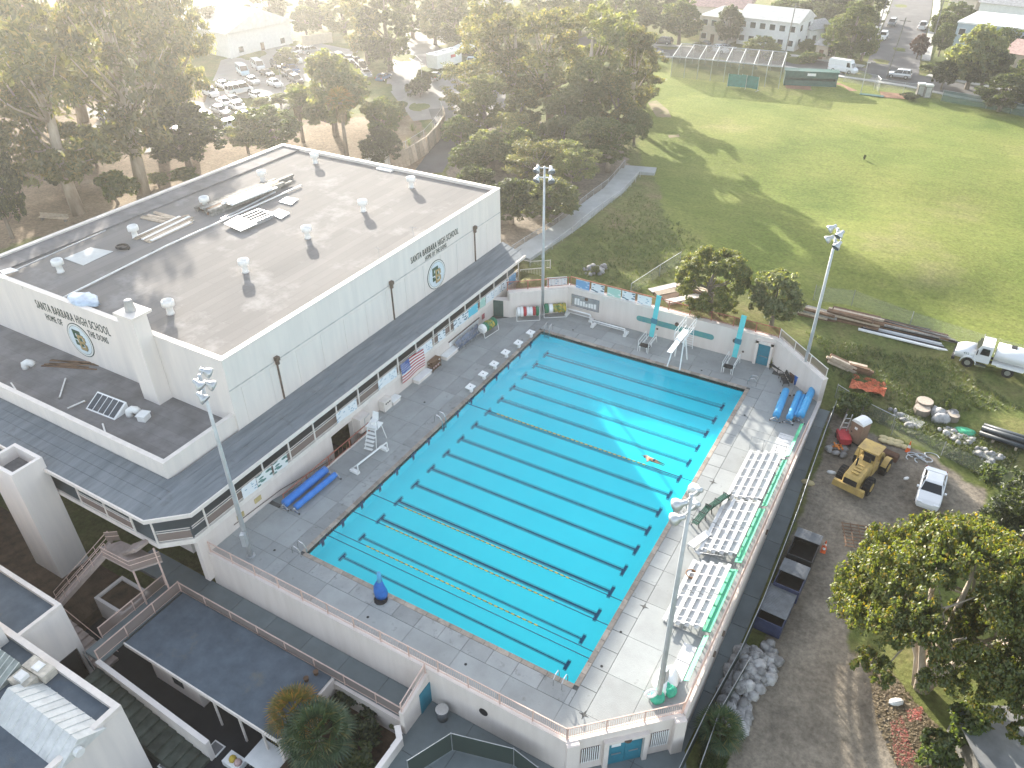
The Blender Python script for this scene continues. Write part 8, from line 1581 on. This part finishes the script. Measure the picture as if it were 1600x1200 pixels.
T1 = [('round',11,(296,262),165,135,'dark','dense dark round tree behind the gymnasium corner'),('round',12,(428,240),170,105,'mid','round green tree beside the white estate car'),('round',11,(525,212),88,125,'olive','big grey green round tree at the lot middle'),('round',12,(600,215),158,60,'mid','small green tree at the island end'),('round',11,(598,262),202,72,'dark','dark round shrub behind the gymnasium roof edge'),('round',12,(20,372),225,80,'dark','dark tree at the left edge beside the pale roof'),('round',11,(152,262),205,60,'mid','small round tree on the dry ground, left of its pair'),('round',12,(110,300),225,70,'dark','small dark tree beside the thick pale trunk'),('round',11,(388,238),178,60,'olive','olive tree left of the round green one'),
 ('tall',21,(610,112),-40,80,'dark','tall dark tree at the top centre, right of its twin'),('tall',21,(575,100),-30,60,'euc','tall brownish tree at the top centre'),('tall',22,(645,60),-40,60,'dark','dark tree behind the driveway bend'),('tall',21,(715,75),-20,80,'mid','green tree left of the black canopy'),('tall',22,(425,50),-25,60,'dark','dark tree behind the gabled hall'),('tall',21,(540,60),-20,60,'olive','olive tree beside the bin enclosure'),('tall',22,(330,75),10,50,'dark','narrow dark tree in front of the gabled hall'),('tall',21,(500,45),-20,60,'dark','dark tree at the top edge beyond the hall'),('tall',22,(845,60),-25,80,'olive','pale tree at the top edge beyond the bank grove'),('tall',21,(905,55),-20,70,'olive','pale tree at the top edge, right of its neighbour'),
 ('round',11,(992,62),0,75,'mid','street tree at the left end of the far kerb'),('round',12,(1060,70),2,75,'mid','street tree right of the grey parked car'),('round',11,(1135,72),12,45,'dark','dark tree in front of the pale two storey house'),('round',12,(1188,92),58,62,'olive','pale olive bush behind the batting cage'),('tall',21,(1325,98),2,62,'mid','big leafy tree left of the side road'),('tall',22,(1296,92),28,32,'mid','narrow green tree left of the big leafy one'),('round',11,(1432,92),55,28,'purple','small purple leaved tree at the side road corner'),('round',12,(1466,88),38,34,'mid','narrow green tree by the blue block'),('round',11,(1510,140),45,90,'olive','olive tree with a thick trunk by the right street'),('round',12,(1560,96),45,80,'mid','yellow green tree before the blue block'),('round',11,(1598,135),95,70,'mid','green tree at the right edge above the street'),('round',12,(1470,140),95,42,'dark','dark bush at the fence corner'),('round',11,(1260,80),62,30,'mid','small round bush by the white house'),('tall',22,(1350,60),-15,50,'dark','dark tree high along the side road'),('round',12,(1250,45),5,90,'dark','dark tree mass behind the long white house'),('round',11,(1300,30),-15,90,'dark','dark tree at the top edge left of the side road'),('round',12,(1490,45),5,60,'mid','green tree right of the side road'),('round',11,(1560,175),120,80,'dark','dark tree at the right edge of the street fence'),
 ('round',12,(1030,30),-15,60,'dark','dark tree at the top edge behind the street trees'),('round',11,(960,40),-5,60,'olive','olive tree at the top edge near the street end'),('round',12,(780,70),10,70,'euc','brownish tree behind the black canopy'),('tall',21,(680,70),-20,50,'olive','olive tree on the right of the driveway bend'),('round',11,(20,90),5,70,'mid','light green tree in the top left corner'),('round',12,(180,80),10,80,'dark','dark tree before the cream top edge house'),('round',11,(270,90),25,70,'dark','dark tree left of the gabled hall front'),('round',12,(450,110),75,40,'olive','low olive shrub at the edge of the upper lot')]
for kd, s, ft, ty, w0, lf, lab in T1: tree('garden_tree' if kd == 'round' else 'tall_tree', lab, kd, s, ft, ty, w0, lf)
for ft, ty, w0, lf, lab in [((188,318),265,75,'mid','bright green shrub at the foot of the leaning eucalyptus'),((290,285),262,60,'mid','low green shrub behind the parapet, right of the bright one'),((250,292),268,45,'olive','low olive shrub behind the parapet'),((665,142),108,50,'dark','clipped dark hedge beside the drive, upper part'),((655,152),118,45,'dark','clipped dark hedge beside the drive, lower part'),((600,180),148,40,'mid','green shrub in the planted island, left part'),((625,185),155,40,'mid','green shrub in the planted island, right part'),((440,165),145,50,'mid','low green shrub before the parked cars'),((410,172),150,40,'olive','low olive shrub before the parked cars'),
   ((1320,655),610,55,'mid','green shrub by the deck corner fence'),((1340,648),615,45,'mid','yellow green weeds by the deck corner fence'),((1545,752),728,55,'mid','yellow green tuft at the right edge of the dirt lot'),((1480,640),622,16,'mid','small green weed among the log rounds'),((930,428),415,20,'olive','small weed beside the slope rubble'),((1350,250),241,6,'dark','tiny dark tuft standing in for a bird on the turf')]: tree('shrub', lab, 'shrub', 31, ft, ty, w0, lf, 'shrub')  # the tiny tuft on the turf is built in place of a bird
tree('tufted_tree', 'dense yellow green tufted tree behind the diving wall', 'tuft', 41, (1108,488), 392, 118); tree('round_tree', 'pale grey green round tree right of the tufted one', 'round', 12, (1205,508), 428, 92, 'olive')
p0_ = at(1482,985,3.5); tree('broad_tree', 'huge broad glossy tree with yellowish leaf tips over the dirt road', 'ficus', 51, None, 838, 325, None, 'tree', None, .4, Vector((p0_.x,p0_.y,float(gz(p0_.x,p0_.y)))))
p1_ = at(1640,1060,3); tree('broad_tree', 'second broad dark tree cut by the lower right edge', 'ficus', 51, None, 920, 300, 'ficus', 'tree', None, 2.8, Vector((p1_.x,p1_.y,float(gz(p1_.x,p1_.y)))))
tree('pine_tree', 'dark feathery pine at the right edge beside the broad tree', 'tall', 22, (1590,868), 745, 120, 'dark')
tree('shrub', 'green undergrowth under the broad tree trunk', 'shrub', 31, (1500,1160), 1110, 90, 'mid', 'shrub'); tree('shrub', 'green undergrowth by the pale shed roof', 'shrub', 31, (1450,1200), 1150, 80, 'mid', 'shrub')
# fallen leaves and pink litter under the broad tree
def litter(name, poly, n, L0, W0, leaf):
    P = scatter(poly, n); r = np.random.default_rng(5); c = np.array([[p.x,p.y,p.z+.04] for p in P]); ang = r.uniform(0,6.28,n); ax = np.stack([np.cos(ang),np.sin(ang),r.uniform(-.3,.3,n)],1); sd = np.stack([-np.sin(ang),np.cos(ang),r.uniform(-.3,.3,n)],1)
    v = np.stack([c-ax*L0/2,c+sd*W0/2,c+ax*L0/2,c-sd*W0/2],1).reshape(-1,3); o = bpy.data.objects.new(name, np_mesh(name, v, np.arange(n*4).reshape(-1,4), [leaf], 4)); col.objects.link(o); o['kind'] = 'stuff'; return o
litter('leaf_litter', [(1350,1010),(1400,1060),(1440,1110),(1520,1190),(1420,1240),(1370,1130)], 2600, .28, .16, LF['thatch']); litter('fallen_blossom', [(1390,1130),(1410,1120),(1430,1180),(1425,1200),(1400,1195)], 420, .22, .14, leafmat('pink_blossom', (.38,.12,.11), (.55,.22,.19), None, .3)); litter('fallen_blossom', [(1416,1110),(1440,1105),(1440,1125),(1420,1128)], 160, .22, .14, bpy.data.materials['pink_blossom'])
# palms
def fan_mesh(n, R0, leaf, blades=13, droop=.35, seed=3):
    r = random.Random(seed); g = G()
    for k in range(n):
        a = k*2.399+r.uniform(-.2,.2); el = math.radians(78-100*(k/n))+r.uniform(-.1,.1); d = Vector((math.cos(a)*math.cos(el),math.sin(a)*math.cos(el),math.sin(el))); st_ = d*R0*.55; sd = Vector((-math.sin(a),math.cos(a),0)); up = sd.cross(d)
        g.add([Vector((0,0,0))-sd*.025, Vector((0,0,0))+sd*.025, st_+sd*.02, st_-sd*.02], [(0,1,2,3)])
        for j in range(blades):
            t_ = (j/(blades-1)-.5)*2.5; b = (d*math.cos(t_)+sd*math.sin(t_)); ln = R0*.55*(1-.10*abs(t_)); w_ = (sd*math.cos(t_)-d*math.sin(t_))*.05*R0*.5; mid = st_+b*ln*.6; tip = st_+b*ln-Vector((0,0,droop*ln*.6))
            g.add([st_, mid-w_+up*.02, tip, mid+w_+up*.02], [(0,1,2,3)])
    return g.mesh('crown', LF[leaf])
def palm(label, p, h, R0, n, leaf, skirt=True, tr=.22, seed=3):
    t = thing('palm_tree', label, 'palm', p); g = G(); g.smooth = True; g.tube([(0,0,-.3),(.05,0,h*.5),(0,0,h)], [tr*1.3,tr,tr*.9], 8); g.obj('trunk', M['bark'], t)
    o = bpy.data.objects.new('crown', fan_mesh(n, R0, leaf, seed=seed)); col.objects.link(o); o.parent = t; o.location = (0,0,h)
    if skirt:
        g = G(); r = random.Random(2)
        for k in range(70): a = r.uniform(0,6.28); z = h-r.uniform(.1,1.6); q = Vector((math.cos(a),math.sin(a),0)); s_ = Vector((-math.sin(a),math.cos(a),0))*.16; g.add([q*tr+Vector((0,0,z)), q*(tr+.55)-s_+Vector((0,0,z-.7)), q*(tr+.4)+Vector((0,0,z-1.9)), q*(tr+.55)+s_+Vector((0,0,z-.7))], [(0,1,2,3)])
        g.obj('dry_skirt', LF['thatch'], t)
    return t
q = gp(543,250); palm('taller fan palm with a shaggy brown skirt behind the gymnasium', q, height_to(q,160), 2.6, 40, 'drypalm', True, .3); q = gp(474,222); palm('smaller fan palm left of the shaggy one', q, height_to(q,158), 2.3, 34, 'mid', True, .25, 5)
palm('big blue green fan palm in the walled garden', at(497,1150,-3.0)-Vector((0,0,2.4)), 2.4, 2.5, 52, 'palm', False, .25, 7); palm('yellowing fan palm leaning over the flat roof edge', at(463,1118,-3.0)-Vector((0,0,2.4)), 2.5, 2.1, 40, 'drypalm', False, .2, 9)
palm('small dark palm on the verge by the boulder heap', gp(1122,1150), .7, 1.7, 34, 'palm', False, .15, 4)
for lab, qx, w0, lf in (('dark shrub in the back corner of the walled garden', (540,1100), 70, 'dark'), ('dark green shrub by the garden retaining wall', (585,1108), 60, 'dark'), ('leafy dark shrub in the middle of the walled garden', (570,1145), 70, 'dark'), ('green shrub at the bottom edge of the walled garden', (560,1195), 80, 'mid'), ('spiky pale edged plant by the garden wall', (620,1125), 40, 'olive')):
    p = at(*qx,-5.0); p.z = -5.45; t = tree('shrub', lab, 'shrub', 31, None, 0, w0, lf, 'shrub', 'shrubs in the walled garden', None, p)
    for c in kids_of(t): c.scale = (c.scale[0],c.scale[1],.9)
for k, (q, lab) in enumerate([((655,215),'blue grey agave by the curved wall, nearest the drive'),((640,228),'blue grey agave in the middle of the curved bed'),((628,238),'blue grey agave at the lower end of the curved bed'),((645,205),'tall agave at the top of the curved bed')]):
    t = thing('agave', lab, 'agave', gp(*q), 0, 'agaves beside the curved wall'); g = G(); r = random.Random(k)
    for j in range(22): a = j*2.4; el = math.radians(80-60*j/22); d = Vector((math.cos(a)*math.cos(el),math.sin(a)*math.cos(el),math.sin(el))); s_ = Vector((-math.sin(a),math.cos(a),0))*.12; g.add([-s_, s_, d*1.7], [(0,1,2)]); 
    g.obj('leaves', LF['olive'], t)
# rough tufts on the slopes and in the bed below the tower
def tufts(name, polys, n, L0, leaf, spread=.25):
    allv = []; r = np.random.default_rng(8)
    for poly in polys:
        P = scatter(poly, n)
        for p in P:
            for j in range(5): a = r.uniform(0,6.28); e = np.array([math.cos(a)*spread,math.sin(a)*spread,1])*L0*r.uniform(.5,1.2); b = np.array([p.x+r.uniform(-.12,.12),p.y+r.uniform(-.12,.12),p.z-.02]); s_ = np.array([-math.sin(a),math.cos(a),0])*.035; allv += [b-s_, b+s_, b+e]
    v = np.array(allv); o = bpy.data.objects.new(name, np_mesh(name, v, np.arange(len(v)).reshape(-1,3), [leaf], 3)); col.objects.link(o); o['kind'] = 'stuff'
tufts('rough_grass', [[(860,420),(1000,300),(1110,390),(1000,470)],[(1290,640),(1400,670),(1560,760),(1600,700),(1420,640)],[(1260,520),(1480,560),(1600,640),(1400,640),(1300,580)],[(1110,1130),(1140,1140),(1130,1215),(1090,1215)]], 1500, .35, LF['mid'], .8)
# ------------------------------------------------------------ added haze volume, standing in for the sun's veiling glare
hz = bpy.data.materials.new('haze'); hz.use_nodes = True; nt = hz.node_tree; nt.nodes.remove(nt.nodes['Principled BSDF'])
pv = nt.nodes.new('ShaderNodeVolumePrincipled'); pv.inputs['Color'].default_value = (.98,.96,.92,1); pv.inputs['Density'].default_value = .00038; pv.inputs['Anisotropy'].default_value = .68
nt.links.new(pv.outputs[0], nt.nodes['Material Output'].inputs['Volume'])
g = G(); g.bx(-960,960,-700,1270,-9.5,48); hb_ = g.obj('haze', hz); hb_['kind'] = 'stuff'
